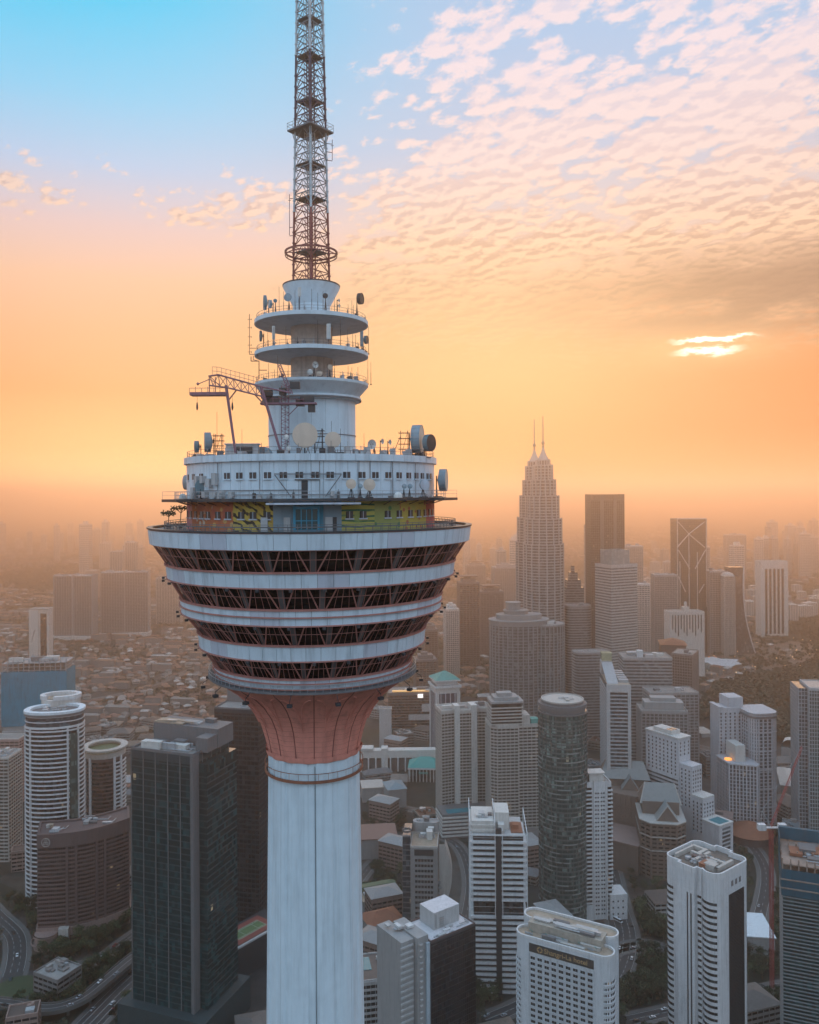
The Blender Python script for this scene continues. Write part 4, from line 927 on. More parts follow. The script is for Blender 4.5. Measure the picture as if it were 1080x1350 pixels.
# -- far left group
o, W, H = building('office_block', 'white slab block with a dark swoosh stroke on its blank wall', site(38, 50, 804, 1700, 0), 24); q = MB(); q.prism(rect(W, 24), 0, H); add(q, 'wall', OFFW, o)
q = MB(); q.box(W + .1, W + 21, 2, 23, 0, H + 1); add(q, 'wing', OFFW, o); q = MB()
q.box(W + 4, W + 17, 1.8, 1.98, 6, H - 8); add(q, 'glazing', G_DARK, o); q = MB(); q.face([(5, -.3, 36), (6.5, -.3, 38), (12, -.3, 58), (10, -.3, 57)]); q.face([(10, -.3, 57), (12, -.3, 58), (14.5, -.3, 60), (11, -.3, 60)]); add(q, 'swoosh_mark', DARKM, o); parapet(o, rect(W + 21, 24), H + 1.1)
for u0, u1, v, Y, an, lab in ((71, 121, 759, 1930, -3, 'broad grey twin condominium slab on the left, nearer its white neighbour'), (133, 195, 755, 1960, 8, 'broad grey condominium slab on the left, farther right of the two')):
    o, W, H = building('condominium_slab', lab, site(u0, u1, v, Y, an), 30); h = W / 2
    skin(o, rect(W, 30), 8, H, G_BRN, GREY, 3.5, 1.2, .5, 6, 1.0, .8, top=2.5); q = MB(); q.box(h - 1.6, h + 1.6, -1.5, 31, 0, H + 3); q.box(-1, 1, -1.5, 31, 0, H + 2); q.box(W - 1, W + 1, -1.5, 31, 0, H + 2); add(q, 'pier', GREY, o)
    q = MB(); q.prism(roundrect(W + 10, 44, 12, 5, -5, -10), 0, 9); add(q, 'podium', OFFW, o); plant(o, 3, W - 3, 5, 25, H, 6, int(u0))
for u0, u1, v, Y, lab in ((145, 161, 727, 2500, 'narrow hazy tower block peeping above the grey condominium slabs, lower one'), (165, 179, 715, 2560, 'narrow hazy tower block peeping above the grey condominium slabs, taller one'), (206, 238, 762, 2150, 'hazy ribbed apartment tower just left of the pod'), (112, 128, 752, 2700, 'hazy slim tower in the gap behind the grey condominium slabs')):
    o, W, H = building('tower_block', lab, site(u0, u1, v, Y, 4), 24); skin(o, rect(W, 24), 0, H, G_GREY, CREAM, 3.5, 1.3, .4, 7, 1.5, 1.0, top=3); plant(o, 1, W - 1, 3, 20, H, 3, int(u1))
# ================= centre
def simple(name, lab, st, D, core, wall, fl=3.6, bh=1.3, out=.4, spc=5, fw=.5, fd=.5, pl=4, foot=None, par=None, top=1.5, fin=None, cat='building', seed=None):
    o, W, H = building(name, lab, st, D, cat); fp = foot(W, D) if foot else rect(W, D)
    skin(o, fp, 0, H, core, wall, fl, bh, out, spc, fw, fd, fin, top=top); parapet(o, offset(fp, out), H + .05, 1.3, .6, par or wall)
    if pl: plant(o, W * .12, W * .88, D * .15, D * .85, H + .1, pl, seed or int(abs(st[0][0])), 4)
    return o, W, H
# green-roofed pair
o, W, H = building('office_tower', 'slim white tower with dark blue sides and a teal hipped roof', site(575, 606, 905, 1040, 14), 30)
q = MB(); q.prism(rect(W, 30), 0, H); add(q, 'wall', OFFW, o); q = MB(); q.box(-.4, -.05, 4, 26, 4, H - 10); q.box(4, W - 4, -.4, -.05, 4, H - 10); add(q, 'glazing', glass('navy_glass', (.01, .03, .07), (.05, .10, .16), 2.5, 3.5), o)
q = MB(); fins(q, rect(W, 30), 6, .8, .7, 0, H - 8); q.prism(offset(rect(W, 30), 2), H - 3, H); q.prism(offset(rect(W, 30), -2), H, H + 5); q.prism(offset(rect(W, 30), 1), H + 5, H + 7); add(q, 'cornice', WHITE, o)
def hip(mb, x0, x1, y0, y1, z, h, ov=1., mi=0):
    d = min(x1 - x0, y1 - y0) / 2 * .95; a = [(x0 - ov, y0 - ov, z), (x1 + ov, y0 - ov, z), (x1 + ov, y1 + ov, z), (x0 - ov, y1 + ov, z)]
    if x1 - x0 >= y1 - y0: r = [(x0 + d, (y0 + y1) / 2, z + h), (x1 - d, (y0 + y1) / 2, z + h)]; fs = [(a[0], a[1], r[1], r[0]), (a[1], a[2], r[1]), (a[2], a[3], r[0], r[1]), (a[3], a[0], r[0])]
    else: r = [((x0 + x1) / 2, y0 + d, z + h), ((x0 + x1) / 2, y1 - d, z + h)]; fs = [(a[0], a[1], r[0]), (a[1], a[2], r[1], r[0]), (a[2], a[3], r[1]), (a[3], a[0], r[0], r[1])]
    for f in fs: mb.face(f, mi)
    mb.face(a[::-1], mi)
q = MB(); hip(q, 0, W, 0, 30, H + 7.05, 9); add(q, 'roof', TEALROOF, o)
o, W, H = building('pavilion', 'low white colonnaded pavilion with a teal hipped roof', site(540, 581, 1014, 965, -4), 26)
q = MB(); q.box(0, W, 0, 26, 0, H); add(q, 'wall', G_DARK, o); q = MB(); fins(q, rect(W, 26), 4, 1.0, 1.0, 0, H); q.prism(offset(rect(W, 26), 2), H, H + 2); add(q, 'colonnade', WHITE, o); q = MB(); hip(q, 0, W, 0, 26, H + 2.05, 9, 2); q.box(W * .3, W * .6, -4, 3, H - 4, H - 3.5); add(q, 'roof', TEALROOF, o)
o, W, H = building('colonnade_block', 'long low white block on tall square columns behind the teal-roofed pavilion', site(476, 583, 990, 1000, 1), 12)
q = MB(); q.box(0, W, 0, 12, H - 9, H); q.box(W * .25, W * .33, -.5, 12.5, 0, H + 2.5); q.box(0, W * .15, -1, 13, H + .05, H + 3); add(q, 'upper_floor', OFFW, o)
q = MB(); fins(q, rect(W, 12), 9, 1.6, 1.0, 0, H - 9, edges=(0, 2)); add(q, 'column', WHITE, o); q = MB(); q.box(2, W - 2, 4, 9, 0, H - 9.2); add(q, 'wall', DGREY, o)
# blocks behind the pod's lower right
o, W, H = simple('office_block', 'long dark grey office block with a bright screen behind the pod', site(512, 600, 915, 1180, 2), 40, G_DARK, DGREY, 4, 1.2, .3, 0, pl=8)
q = MB(); q.box(W * .44, W * .52, -.8, -.4, H - 6, H - .5); add(q, 'screen', lamp('white_screen', (1., .9, .82), 1.6), o)
q = MB(); q.box(W * .3, W * .78, -1.2, -.5, H - 38, H - 30); q.box(W * .5, W * .62, -1.2, -.5, H - 26, H - 15); add(q, 'louvre', LGREY, o)
q = MB(); q.box(6, W * .75, 5, 12, H + 1.5, H + 2.5); add(q, 'lit_soffit', lamp('warm_soffit', (1., .55, .2), .5), o)
o, W, H = simple('blank_slab', 'plain pale blue-grey windowless slab right of the neck', site(500, 516, 936, 1090, 0), 14, LGREY, LGREY, 100, .5, .2, 0, pl=1)
# far dark towers between pod and twin towers
for u0, u1, v, Y, lab, m1, m2 in ((588, 605, 803, 1500, 'slender white tower with a grid of small windows just right of the pod', G_GREY, OFFW), (606, 632, 768, 1560, 'dark grey tower with a flat cap right of the pod', G_DARK, DGREY), (634, 664, 780, 1700, 'dark grey tower between the capped tower and the twin spires', G_BLUE, DGREY), (651, 685, 748, 2200, 'hazy broad tower just left of the twin spires', G_GREY, GREY),
                                  (560, 577, 830, 1450, 'dim slim tower half hidden by the right flank of the pod', G_BRN, DGREY), (616, 640, 745, 2600, 'faint hazy tower above the dark capped tower', G_GREY, GREY), (548, 576, 870, 1330, 'dark low tower under the right rim of the pod', G_DARK, DGREY)):
    o, W, H = building('tower_block', lab, site(u0, u1, v, Y, 6), 30); skin(o, rect(W, 30), 0, H, m1, m2, 3.6, 1.2, .4, 6 if 'white' not in lab else 4, 1., .6, top=4)
    q = MB(); q.box(W * .15, W * .85, 5, 25, H, H + 6); q.box(W * .3, W * .6, 9, 20, H + 6, H + 10); add(q, 'penthouse', m2, o)
    if 'capped' in lab or 'flat cap' in lab: q = MB(); q.prism(offset(rect(W * .8, 24, W * .1, 3), 1), H + 10.1, H + 12); q.tube((W / 2, 15, H + 12), (W / 2, 15, H + 22), .4, 5); add(q, 'cap', BROWN, o)
# -- twin spired skyscrapers
TW1 = paint('steel_band', (.37, .365, .36), rough=.4); TWG = glass('twin_glass', (.04, .042, .045), (.14, .14, .14), 2.2, 4.2, .2)
def twin(u, Y, lab):
    c = at(u, 650, Y); o = empty('twin_spire_skyscraper', (c.x, c.y, 0), 0, lab, 'skyscraper', 'twin spired skyscrapers'); OCC.append((c.x, c.y, 36))
    prof = [(29.8, 0, 262), (27.4, 262, 300), (23.4, 300, 334), (18.6, 334, 358), (14.2, 358, 380), (10.2, 380, 388)]
    def star(r): return [((r * (1 - .055 * (1 - abs(cos(8 * k * 2 * pi / 64))) - .03 * (k % 2))) * cos(2 * pi * k / 64), (r * (1 - .055 * (1 - abs(cos(8 * k * 2 * pi / 64))) - .03 * (k % 2))) * sin(2 * pi * k / 64)) for k in range(64)]
    q = MB(); b = MB(); f = MB()
    for r, z0, z1 in prof:
        p = star(r); q.prism(p, z0, z1); n = int((z1 - z0) / 4.2)
        for i in range(n + 1): z = z0 + i * (z1 - z0) / n; b.prism(offset(p, .7), z - .7, z + .7)
        for k in range(0, 64, 4): f.obox(p[k], 2 * pi * k / 64, .9, .7, z0, z1 + 1.5)
    add(q, 'glazing', TWG, o); add(b, 'sunshade_band', TW1, o); add(f, 'rib', TW1, o)
    q = MB(); z = 388; 
    for r0, r1, h in ((8.6, 7.6, 3), (6.9, 6.2, 3), (5.4, 4.8, 3), (4.0, 3.5, 3), (2.9, 2.4, 3.5), (2.0, 1.5, 3.5)): q.lathe([(r0 + .6, z), (r0 + .6, z + .8), (r0, z + .8), (r1, z + h), (.01, z + h)], 16); z += h
    add(q, 'pinnacle', TW1, o, 40)
    q = MB(); q.lathe([(1.6, z), (1.4, z + 3), (.9, z + 4), (2.2, z + 5.5), (2.6, z + 7), (2.2, z + 8.5), (1.1, z + 10), (1.0, z + 12), (.85, 440), (.55, 455), (.01, 455.4)], 12)
    for k in range(5): q.lathe([(.6, z + 14 + 4 * k), (1.0, z + 14.4 + 4 * k), (.6, z + 14.8 + 4 * k)], 10)
    add(q, 'spire', paint('spire_steel', (.16, .15, .15)), o, 40)
    return o
twin(716.5, 1234, 'nearer tapering ribbed skyscraper with a ball-ringed spire, right one of the twin pair')
twin(705, 1292, 'farther tapering ribbed skyscraper of the twin pair, its spire shows to the left')
# -- curved grey hotel below the twins
o, W, H = building('hotel', 'large bowed grey hotel tower with stepped round top in front of the twin spires', site(650, 748, 822, 1010, 4), 44)
fpA = [(W * .40 + W * .40 * cos(t_), 24 + 26 * sin(t_)) for t_ in [2 * pi * k / 36 for k in range(36)]]
fpB = [(W * .76 + W * .25 * cos(t_), 20 + 20 * sin(t_)) for t_ in [2 * pi * k / 28 for k in range(28)]]
STN = paint('taupe_stone', (.235, .237, .235))
skin(o, fpA, 0, H, G_GREY, STN, 3.8, .9, .25, 5.5, 1.3, .7, top=5); 
q = MB(); q.prism(fpB, 0, H - 4); add(q, 'wing_glazing', G_GREY, o); q = MB(); bands(q, fpB, [3.8 * i for i in range(int(H / 3.8) - 2)], .9, .25); fins(q, fpB, 5.5, 1.3, .7, 0, H - 3); q.prism(offset(fpB, 1), H - 6, H - 3.8); add(q, 'wing_band', STN, o)
q = MB(); q.prism(offset(fpA, 1.4), H + .05, H + 1.8); q.prism(offset(fpA, -8), H + 1.8, H + 8); add(q, 'crown_storey', STN, o); q = MB(); q.prism(ellipse(15, 12, 24, W * .36, 24), H + 8, H + 12); q.prism(ellipse(16.5, 13, 24, W * .36, 24), H + 12, H + 13); q.prism(ellipse(9, 8, 20, W * .32, 24), H + 13, H + 22); q.prism(ellipse(10, 9, 20, W * .32, 24), H + 22, H + 23); add(q, 'round_top', STN, o); plant(o, W * .62, W * .92, 10, 30, H - 3.7, 6, 77)
# -- balcony condominiums, cream
o, W, H = building('condominium_slab', 'cream condominium slab with rows of balconies and stepped left end', site(582, 648, 938, 830, 12), 24)
SEG = 3; fp = [(0, 0), (W * .33, 3), (W * .34, -1), (W * .62, -2), (W * .63, 3), (W, 0), (W, 24), (0, 24)]
skin(o, fp, 0, H, G_BRN, CREAM, 3.2, 1.25, .55, 3.4, .5, .5, top=2.5); parapet(o, offset(fp, .5), H, 1.4, .6, OFFW)
q = MB(); q.box(W * .26, W * .36, -1.8, 10, 0, H + 5); q.box(W * .58, W * .70, -2.8, 12, 0, H + 5); add(q, 'lift_tower', OFFW, o); plant(o, 3, W - 3, 8, 22, H, 9, 41, 4)
q = MB(); q.prism([(-6, -26), (W + 8, -30), (W + 10, 0), (-6, 0)], 0, 24)
for i in range(6): q.prism(offset([(-6, -26), (W + 8, -30), (W + 10, -1), (-6, -1)], .8), 3.6 * i + 2, 3.6 * i + 3.6, 1)
add(q, 'car_park_podium', [DGREY, OFFW], o); q = MB(); q.box(0, W * .6, -24, -14, 24.05, 24.3); add(q, 'pool', POOL, o)
o, W, H = building('condominium_tower', 'cream condominium tower with a stepped grey crown, shoulder to the round glass tower', site(648, 713, 958, 800, 6), 30)
fp = [(0, 4), (W * .12, 0), (W * .55, 0), (W * .56, 2), (W, 2), (W, 28), (0, 28)]
skin(o, fp, 0, H, G_BRN, CREAM, 3.2, 1.3, .6, 4.2, .5, .7, top=2); parapet(o, offset(fp, .6), H, 1.2, .6, CREAM)
q = MB(); q.box(.5, W * .62, .5, 22, H, H + 22); bq = [3.2 * i + H + 1 for i in range(6)]; bands(q, rect(W * .62, 22, .5, .5), bq, 1.2, .8, 1); q.box(W * .62, W * .8, 3, 22, H, H + 9, 1); add(q, 'upper_storeys', [G_BRN, CREAM], o)
q = MB(); q.prism(roundrect(W * .66, 25, 3, 4, 0, -1), H + 22, H + 24); q.prism(roundrect(W * .5, 18, 3, 4, W * .07, 2), H + 24, H + 27.5); q.prism(roundrect(W * .3, 10, 2, 4, W * .15, 5), H + 27.5, H + 31); add(q, 'stepped_crown', GREY, o); q = MB(); q.box(W * .82, W - 1, 3, 12, H + .2, H + 5); add(q, 'roof_house', TEALROOF, o)
# -- round glass tower
c = at(741.5, 935, 658); o = empty('round_tower', (c.x, c.y, 0), 0, 'cylindrical grey-green glass tower with a flat pale cap', 'building'); OCC.append((c.x, c.y, 22)); H = c.z; r = 19
fp = ellipse(r, r, 56); q = MB(); q.prism(fp, 0, H); add(q, 'glazing', G_GRN, o); q = MB(); zs = [3.55 * i for i in range(int(H / 3.55))]
rb = random.Random(5); DKS = paint('slate_band', (.10, .115, .115))
for z in zs: q.lathe([(r + .05, z), (r + .3, z), (r + .3, z + 1.15), (r + .05, z + 1.15)], 56, 0, closed=True)
add(q, 'spandrel', DKS, o, 30); q = MB()
BGR = paint('balcony_grey', (.22, .24, .235)); nl = 0
for z in zs[2:-1][::-1]:
    for k in range(6):
        if rb.random() < .62:
            a0 = rb.random() * 6.28; nl += 1; qq = MB() if nl <= 100 else q
            qq.lathe([(r + .28, z + .25), (r + .75, z + .25), (r + .75, z + 1.0), (r + .28, z + 1.0)], 6, 0, a0, a0 + rb.uniform(.25, .6), closed=True)
            if nl <= 100: add(qq, 'sun_ledge', BGR, o, 30)
tag(add(q, 'lower_sun_ledge', BGR, o, 30), kind='stuff'); q = MB()
for k in range(28): a = 2 * pi * k / 28; q.obox(((r + .2) * cos(a), (r + .2) * sin(a)), a, .3, .14, 0, H)
add(q, 'mullion', DKS, o)
q = MB(); q.lathe([(r, H - 1), (r + .9, H - 1), (r + .9, H), (r, H)], 56, closed=True); q.lathe([(r - 1, H), (r - 1, H + 3)], 56); q.lathe([(r - 3, H + 3), (r + .2, H + 3), (r + .2, H + 6), (r - 3, H + 6)], 56, closed=True); q.lathe([(r - 2.5, H + 6), (r - 2.5, H + 8.3)], 40); add(q, 'cap_ring', DGREY, o, 30)
q = MB(); q.lathe([(r - 2.2, H + 8.3), (0.01, H + 8.5)], 40); q.lathe([(r - 2.8, H + 8.0), (r - 2.1, H + 8.0), (r - 2.1, H + 9.1), (r - 2.8, H + 9.1)], 40, closed=True); add(q, 'roof', CREAM, o, 30); plant(o, -9, 9, -9, 9, H + 8.4, 4, 8, 1.5, [CREAM, LGREY])
# -- slim white tower with dot windows
o, W, H = building('apartment_tower', 'slim white tower with two columns of small square windows beside the round tower', site(772, 806, 1034, 650, 6), 18)
q = MB(); q.prism(rect(W, 18), 0, H); add(q, 'wall', WHITE, o); q = MB()
for i in range(int(H / 3.3) - 1):
    z = 3 + 3.3 * i
    for x0, x1 in ((-.9, W * .24), (W * .86, W + .9)): q = MB(); q.box(x0, x1, -.9, 18.4, z, z + 1.2); add(q, 'balcony', WHITE, o); q = MB(); q.box(-.05, W * .24, -.06, 18.1, 0, H - 3); q.box(W * .86, W + .05, -.06, 18.1, 0, H - 3); add(q, 'balcony_glazing', G_BRN, o)
me = window_mesh(1.15, 1.3, G_DARK, WHITE)
windows(o, [(W * x, -.03, 4 + 3.3 * i) for i in range(int(H / 3.3) - 2) for x in (.40, .49, .62, .71)], 0, me)
q = MB(); q.box(W * .30, W * .33, -1.0, 0, 0, H + 3); q.box(W * .78, W * .81, -1.0, 0, 0, H + 3); q.box(-1, W * .28, -1, 8, 0, 12); q.box(W * .9, W + 12, -2, 14, 0, 20); add(q, 'pier', WHITE, o)
q = MB(); q.box(W * .2, W * .75, 3, 12, H, H + 7); q.box(W * .15, W * .8, 2, 13, H + 7, H + 7.8); add(q, 'roof_house', OFFW, o); parapet(o, rect(W, 18), H, 1.3, .6, WHITE)
windows(o, [(W * .9 + 2.5 + 4 * k, -2.03, z) for k in range(3) for z in (4, 9, 14)], 0, me)
# -- concrete tower with punched grid
o, W, H = building('office_tower', 'grey concrete tower with a grid of square punched windows and tan roof', site(541, 577, 1118, 605, -4), 26)
q = MB(); q.prism(rect(W, 26), 0, H); add(q, 'wall', paint('taupe_concrete', (.25, .245, .24)), o); me = window_mesh(1.7, 1.9, G_DARK, GREY)
windows(o, [(3.2 + (W - 6.4) * (k + .5) / 6, -.03, H - 10 - 3.9 * i) for i in range(17) for k in range(6)][:100], 0, me)
q = MB(); q.box(3, W - 3, -.2, .1, H - 5.5, H - 1); add(q, 'louvre', DARKM, o); parapet(o, rect(W, 26), H, 1.4, .6, CREAM, TANROOF); plant(o, 3, W - 3, 14, 25, H, 9, 51, 6)
q = MB(); q.box(-6, -.2, 4, 28, 0, H + 7); add(q, 'side_wing', G_BLUE, o); q = MB(); bands(q, rect(5.8, 24, -6, 4), [3.9 * i for i in range(int(H / 3.9) + 2)], .8, .25); q.lathe([(3.0, H + 9), (3.4, H + 9), (3.4, H + 10.6), (3.0, H + 10.6)], 20, c=(-3, 8), closed=True); add(q, 'wing_band', DGREY, o)
q = MB()
for i in range(14): q.box(W + .1, W + 5 - max(0, i - 9) * .7, 2, 24, 3.9 * i, 3.9 * i + 1.6)
add(q, 'balcony', GREY, o); q = MB(); n = 18
for k in range(n):
    t0, t1 = k / n, (k + 1) / n; f = lambda t_: (W + 4.5 + 6.0 * sin(pi * t_ * .9 + .1), H + 2 - 44 * t_)
    a, b = f(t0), f(t1); q.face([(a[0], 3, a[1]), (b[0], 3, b[1]), (b[0], 14, b[1]), (a[0], 14, a[1])]); q.face([(a[0], 3, a[1]), (W + 1, 3, a[1]), (W + 1, 3, b[1]), (b[0], 3, b[1])])
add(q, 'curved_sail', CREAM, o)
q = MB(); q.prism(roundrect(W, 9, 4, 5, 0, 27), 0, H + 8); add(q, 'rear_block', GREY, o); plant(o, 1, W - 1, 28, 35, H + 8, 5, 52, 2.5)
# -- white-lattice stepped tower
o, W, H = building('apartment_tower', 'white slatted apartment tower with projecting floor slabs and stepped frame roof', site(622, 692, 1100, 556, -3), 32)
fp = rect(W, 32); skin(o, rect(W - 2, 30, 1, 1), 0, H, G_DARK, LGREY, 3.9, .3, .1, 0, top=.5)
q = MB(); 
for i in range(int(H / 3.9)):
    z = 3.9 * i + 1; t_ = .8 * max(0, (H * .75 - z) / H); 
    if abs(z - H * .52) < 4: continue
    q.box(-1.2 - 2 * t_, W * .45, -1.2, 33, z, z + 1.35); q.box(W * .56, W + 1.2 + 2 * t_, -1.2, 33, z, z + 1.35)
add(q, 'slab_edge', WHITE, o); q = MB(); q.box(W * .45, W * .56, -.6, 2, 0, H + 4); add(q, 'lift_shaft', DARKM, o)
q = MB()
for x in (-1.6, W * .43, W * .57, W + 1.2): q.box(x, x + .5, -1.7, -1.2, H * .48, H + (9 if x < W * .5 else 2)); q.box(x, x + .5, 31, 31.5, 0, H + (12 if x < W * .5 else 7))
for x, h0 in ((-1.6, 9), (W * .43, 9), (W * .57, 3), (W + 1.2, 2)): q.tube((x + .25, -1.4, H + h0), (x + .25, 31.2, H + h0 + 4), .35, 4)
q.box(-1.6, W + 1.7, -1.9, -1.3, H - .2, H + .8); add(q, 'frame', WHITE, o)
q = MB(); q.box(0, W * .42, 3, 29, H, H + 8); bands(q, rect(W * .42, 26, 0, 3), [H + 1, H + 4.5], 1.2, .8); q.box(W * .45, W * .72, 8, 26, H, H + 12); q.box(W * .5, W * .62, 2, 8, H, H + 6); add(q, 'penthouse', OFFW, o); q = MB(); q.box(W * .75, W * .97, 3, 20, H, H + .8); q.box(W * .78, W * .9, 8, 14, H + .8, H + 3.5); add(q, 'roof_terrace', RUST, o); plant(o, 1, W * .4, 6, 26, H + 8, 5, 61, 2)
# -- black glass tower with grey core
o, W, H = building('office_tower', 'black glass tower with a pale grey core and white flat roof at the bottom edge', site(568, 627, 1243, 468, 36), 25)
fp = rect(W, 25); skin(o, fp, 0, H, glass('black_glass', (.008, .009, .012), (.03, .03, .036), 1.4, 3.5, .08, .6), DARKM, 3.5, .35, .06, 1.45, .10, .10, top=1); parapet(o, fp, H, 1.0, .5, BROWN, paint('white_roof', (.62, .60, .62), sc=.3, var=.3))
q = MB(); q.box(W * .28, W * .85, 9, 23, H, H + 10); add(q, 'lift_house', LGREY, o); q = MB(); q.box(W * .28, W * .85, 9, 23, H + 10.05, H + 10.3); add(q, 'lift_house_roof', paint('white_roof', ()), o); q = MB()
for k in range(6): q.box(W * .3, W * .34, 8.8 - .1, 8.95, H + 1, H + 9) if k == 0 else q.box(W * .4, W * .5, 8.5, 8.95, H + 1.2 * k, H + 1.2 * k + .4)
add(q, 'louvre', GREY, o); plant(o, 2, W - 2, 1, 8, H, 8, 71, 1.6, [LGREY, STEEL, WHITE])
q = MB(); q.box(-8, -.2, 2, 26, 0, H + 4); q.box(-17, -8.2, 5, 30, 0, H + 3); add(q, 'core', GREY, o); q = MB(); q.box(-2.4, -.1, .5, 1.9, 0, H); add(q, 'glass_strip', paint('pale_strip', (.42, .50, .56)), o)
q = MB()
for i in range(24): z = 3.5 * i + 2; q.box(-17.8, -9, 4.2, 4.95, z, z + 1.0); q.box(-6.5, -4.6, 1.2, 1.98, z, z + .8)
add(q, 'balcony', LGREY, o); plant(o, -16, -1, 8, 26, H + 4.2, 6, 72, 1.8, [WHITE, LGREY])
# -- white hotel with rounded ends and sign
A = gnd(677, 1232, 96); o, W, H = building('hotel', 'white round-ended hotel slab with a dark name sign under its roof', ((A.x, A.y), radians(-24.), 0, 96), 0); OCC[-1] = (A.x + 24, A.y + 5, 36)
Bp = gnd(806, 1268, 96); dv_ = Bp - A; o.rotation_euler = (0, 0, atan2(dv_.y, dv_.x)); W = dv_.xy.length; D = 22; HW = paint('hotel_white', (.53, .56, .585), sc=.3)
fp = roundrect(W, D / 2 + 1, (D / 2 + 1) / 2 - .1, 8); q = MB(); q.prism(fp, 0, H); q.prism(roundrect(W * .985, D / 2 + 1, (D / 2 + 1) / 2 - .1, 8, -1, D / 2 + 3), 0, H + 3); q.box(4, W - 4, 6, 18, 0, H - 3); add(q, 'wall', HW, o)
q = MB(); q2 = MB()
for pp, z in ((fp, H), (roundrect(W * .985, D / 2 + 1, (D / 2 + 1) / 2 - .1, 8, -1, D / 2 + 3), H + 3)):
    inn = offset(pp, -.7); ou = offset(pp, .15)
    for k in range(len(pp)):
        j = (k + 1) % len(pp); q.prism([ou[k], ou[j], inn[j], inn[k]], z, z + 1.5)
    q2.prism(inn, z + .05, z + .3)
add(q, 'parapet', WHITE, o); add(q2, 'roof', TANROOF, o)
q = MB(); q.box(6, W - 7, 7, 17, H - 3, H + 5.4); add(q, 'plant_house', paint('stained_cream', (.36, .32, .27), sc=.4, var=.5), o); plant(o, 6, W - 7, 7.5, 16, H + 5.5, 14, 81, 1.5, [STEEL, CREAM, LGREY, DGREY]); plant(o, 5, W - 6, 1.5, 6, H + .3, 9, 82, 2.2, [DGREY, STEEL, CREAM])
q = MB()
for k in range(5): x = 9 + (W - 18) * k / 4; q.tube((x, 1.5, H + 4.6), (x, 6.5, H + .6), .16, 4)
add(q, 'sign_strut', TEALROOF, o)
x0, x1 = W * .17, W * .83; q = MB(); q.box(x0, x1, -.35, .05, H - 6.6, H - 2); sgn = add(q, 'sign_board', paint('sign_dark', (.035, .035, .035)), o)
tcv = bpy.data.curves.new('sign_lettering', 'FONT'); tcv.body = 'Shangri-La hotel'; tcv.size = 3.7; tcv.extrude = .06; tcv.align_x = 'LEFT'
tob = bpy.data.objects.new('sign_lettering_curve', tcv); COL.objects.link(tob); bpy.context.view_layer.update(); tme = bpy.data.meshes.new_from_object(tob); bpy.data.objects.remove(tob); tob = bpy.data.objects.new('sign_lettering', tme); COL.objects.link(tob); tob.parent = sgn; tob.location = (x0 + 8.6, -.45, H - 5.4); tob.rotation_euler = (pi / 2, 0, 0)
GOLD = paint('sign_gold', (.46, .30, .14)); tme.materials.clear(); tme.materials.append(GOLD)
q = MB(); cx, cz = x0 + 6.2, H - 4.3
for s in range(4):
    a = s * pi / 2 + pi / 4
    for t_ in (0, 1): pass
    q.face([(cx + 1.9 * cos(a - .78), -.45, cz + 1.9 * sin(a - .78)), (cx + 1.9 * cos(a + .5), -.45, cz + 1.9 * sin(a + .5)), (cx + 1.1 * cos(a + .5), -.45, cz + 1.1 * sin(a + .5)), (cx + 1.1 * cos(a - .78), -.45, cz + 1.1 * sin(a - .78))])
add(q, 'sign_emblem', GOLD, sgn)
NC = 9; me = window_mesh((x1 - x0) / NC * .62, 1.45, G_DARK, HW)
windows(o, [(x0 + (x1 - x0) * (k + .5) / NC, -.03, H - 10.6 - 3.15 * i) for i in range(11) for k in range(NC)], 0, me)
q = MB()
for i in range(11, 28):
    for k in range(NC): q.box(x0 + (x1 - x0) * (k + .19) / NC, x0 + (x1 - x0) * (k + .81) / NC, -.08, .02, H - 10.6 - 3.15 * i, H - 9.15 - 3.15 * i)
tag(add(q, 'lower_window', G_DARK, o), kind='stuff')
q = MB()
for k in range(NC + 1): x = x0 + (x1 - x0) * k / NC; q.box(x - .13, x + .13, -.55, .02, 4, H - 7.4)
for i in range(30): q.box(x0, x1, -.4, .02, H - 11.2 - 3.15 * i, H - 10.85 - 3.15 * i)
add(q, 'facade_grid', HW, o)
q = MB(); rr = (D / 2 + 1) / 2
for i in range(27):
    z = H - 13.5 - 3.15 * i
    for cx, a0, a1 in ((W - rr, -1.25, 1.0), (rr, pi - 1.1, pi + 1.25)): q.lathe([(rr - .3, z), (rr + .05, z), (rr + .05, z + 1.3), (rr - .3, z + 1.3)], 10, 0, a0, a1, c=(cx, rr), closed=True)
add(q, 'end_window', G_DARK, o, 30); q = MB()
for i in range(27):
    z = H - 14.1 - 3.15 * i
    for cx, a0, a1 in ((W - rr, -1.25, 1.0), (rr, pi - 1.1, pi + 1.25)): q.lathe([(rr - .3, z), (rr + .55, z), (rr + .55, z + .5), (rr - .3, z + .5)], 10, 0, a0, a1, c=(cx, rr), closed=True)
add(q, 'end_ledge', HW, o, 30)
# -- low banded block by the shaft
o, W, H = building('office_block', 'low dark-roofed block with white window bands right of the shaft foot', site(470, 526, 1296, 505, 10), 30); skin(o, rect(W, 30), 0, H, G_DARK, LGREY, 3.6, 1.3, .5, 3.0, .3, .4, top=1.5); parapet(o, rect(W, 30), H, 1.0, .6, LGREY, paint('brown_roof', (.13, .105, .095)))
q = MB(); q.box(0, 11, 12, 26, H + .2, H + .5); add(q, 'pool', POOL, o); plant(o, 14, W - 3, 14, 28, H, 5, 91, 2)
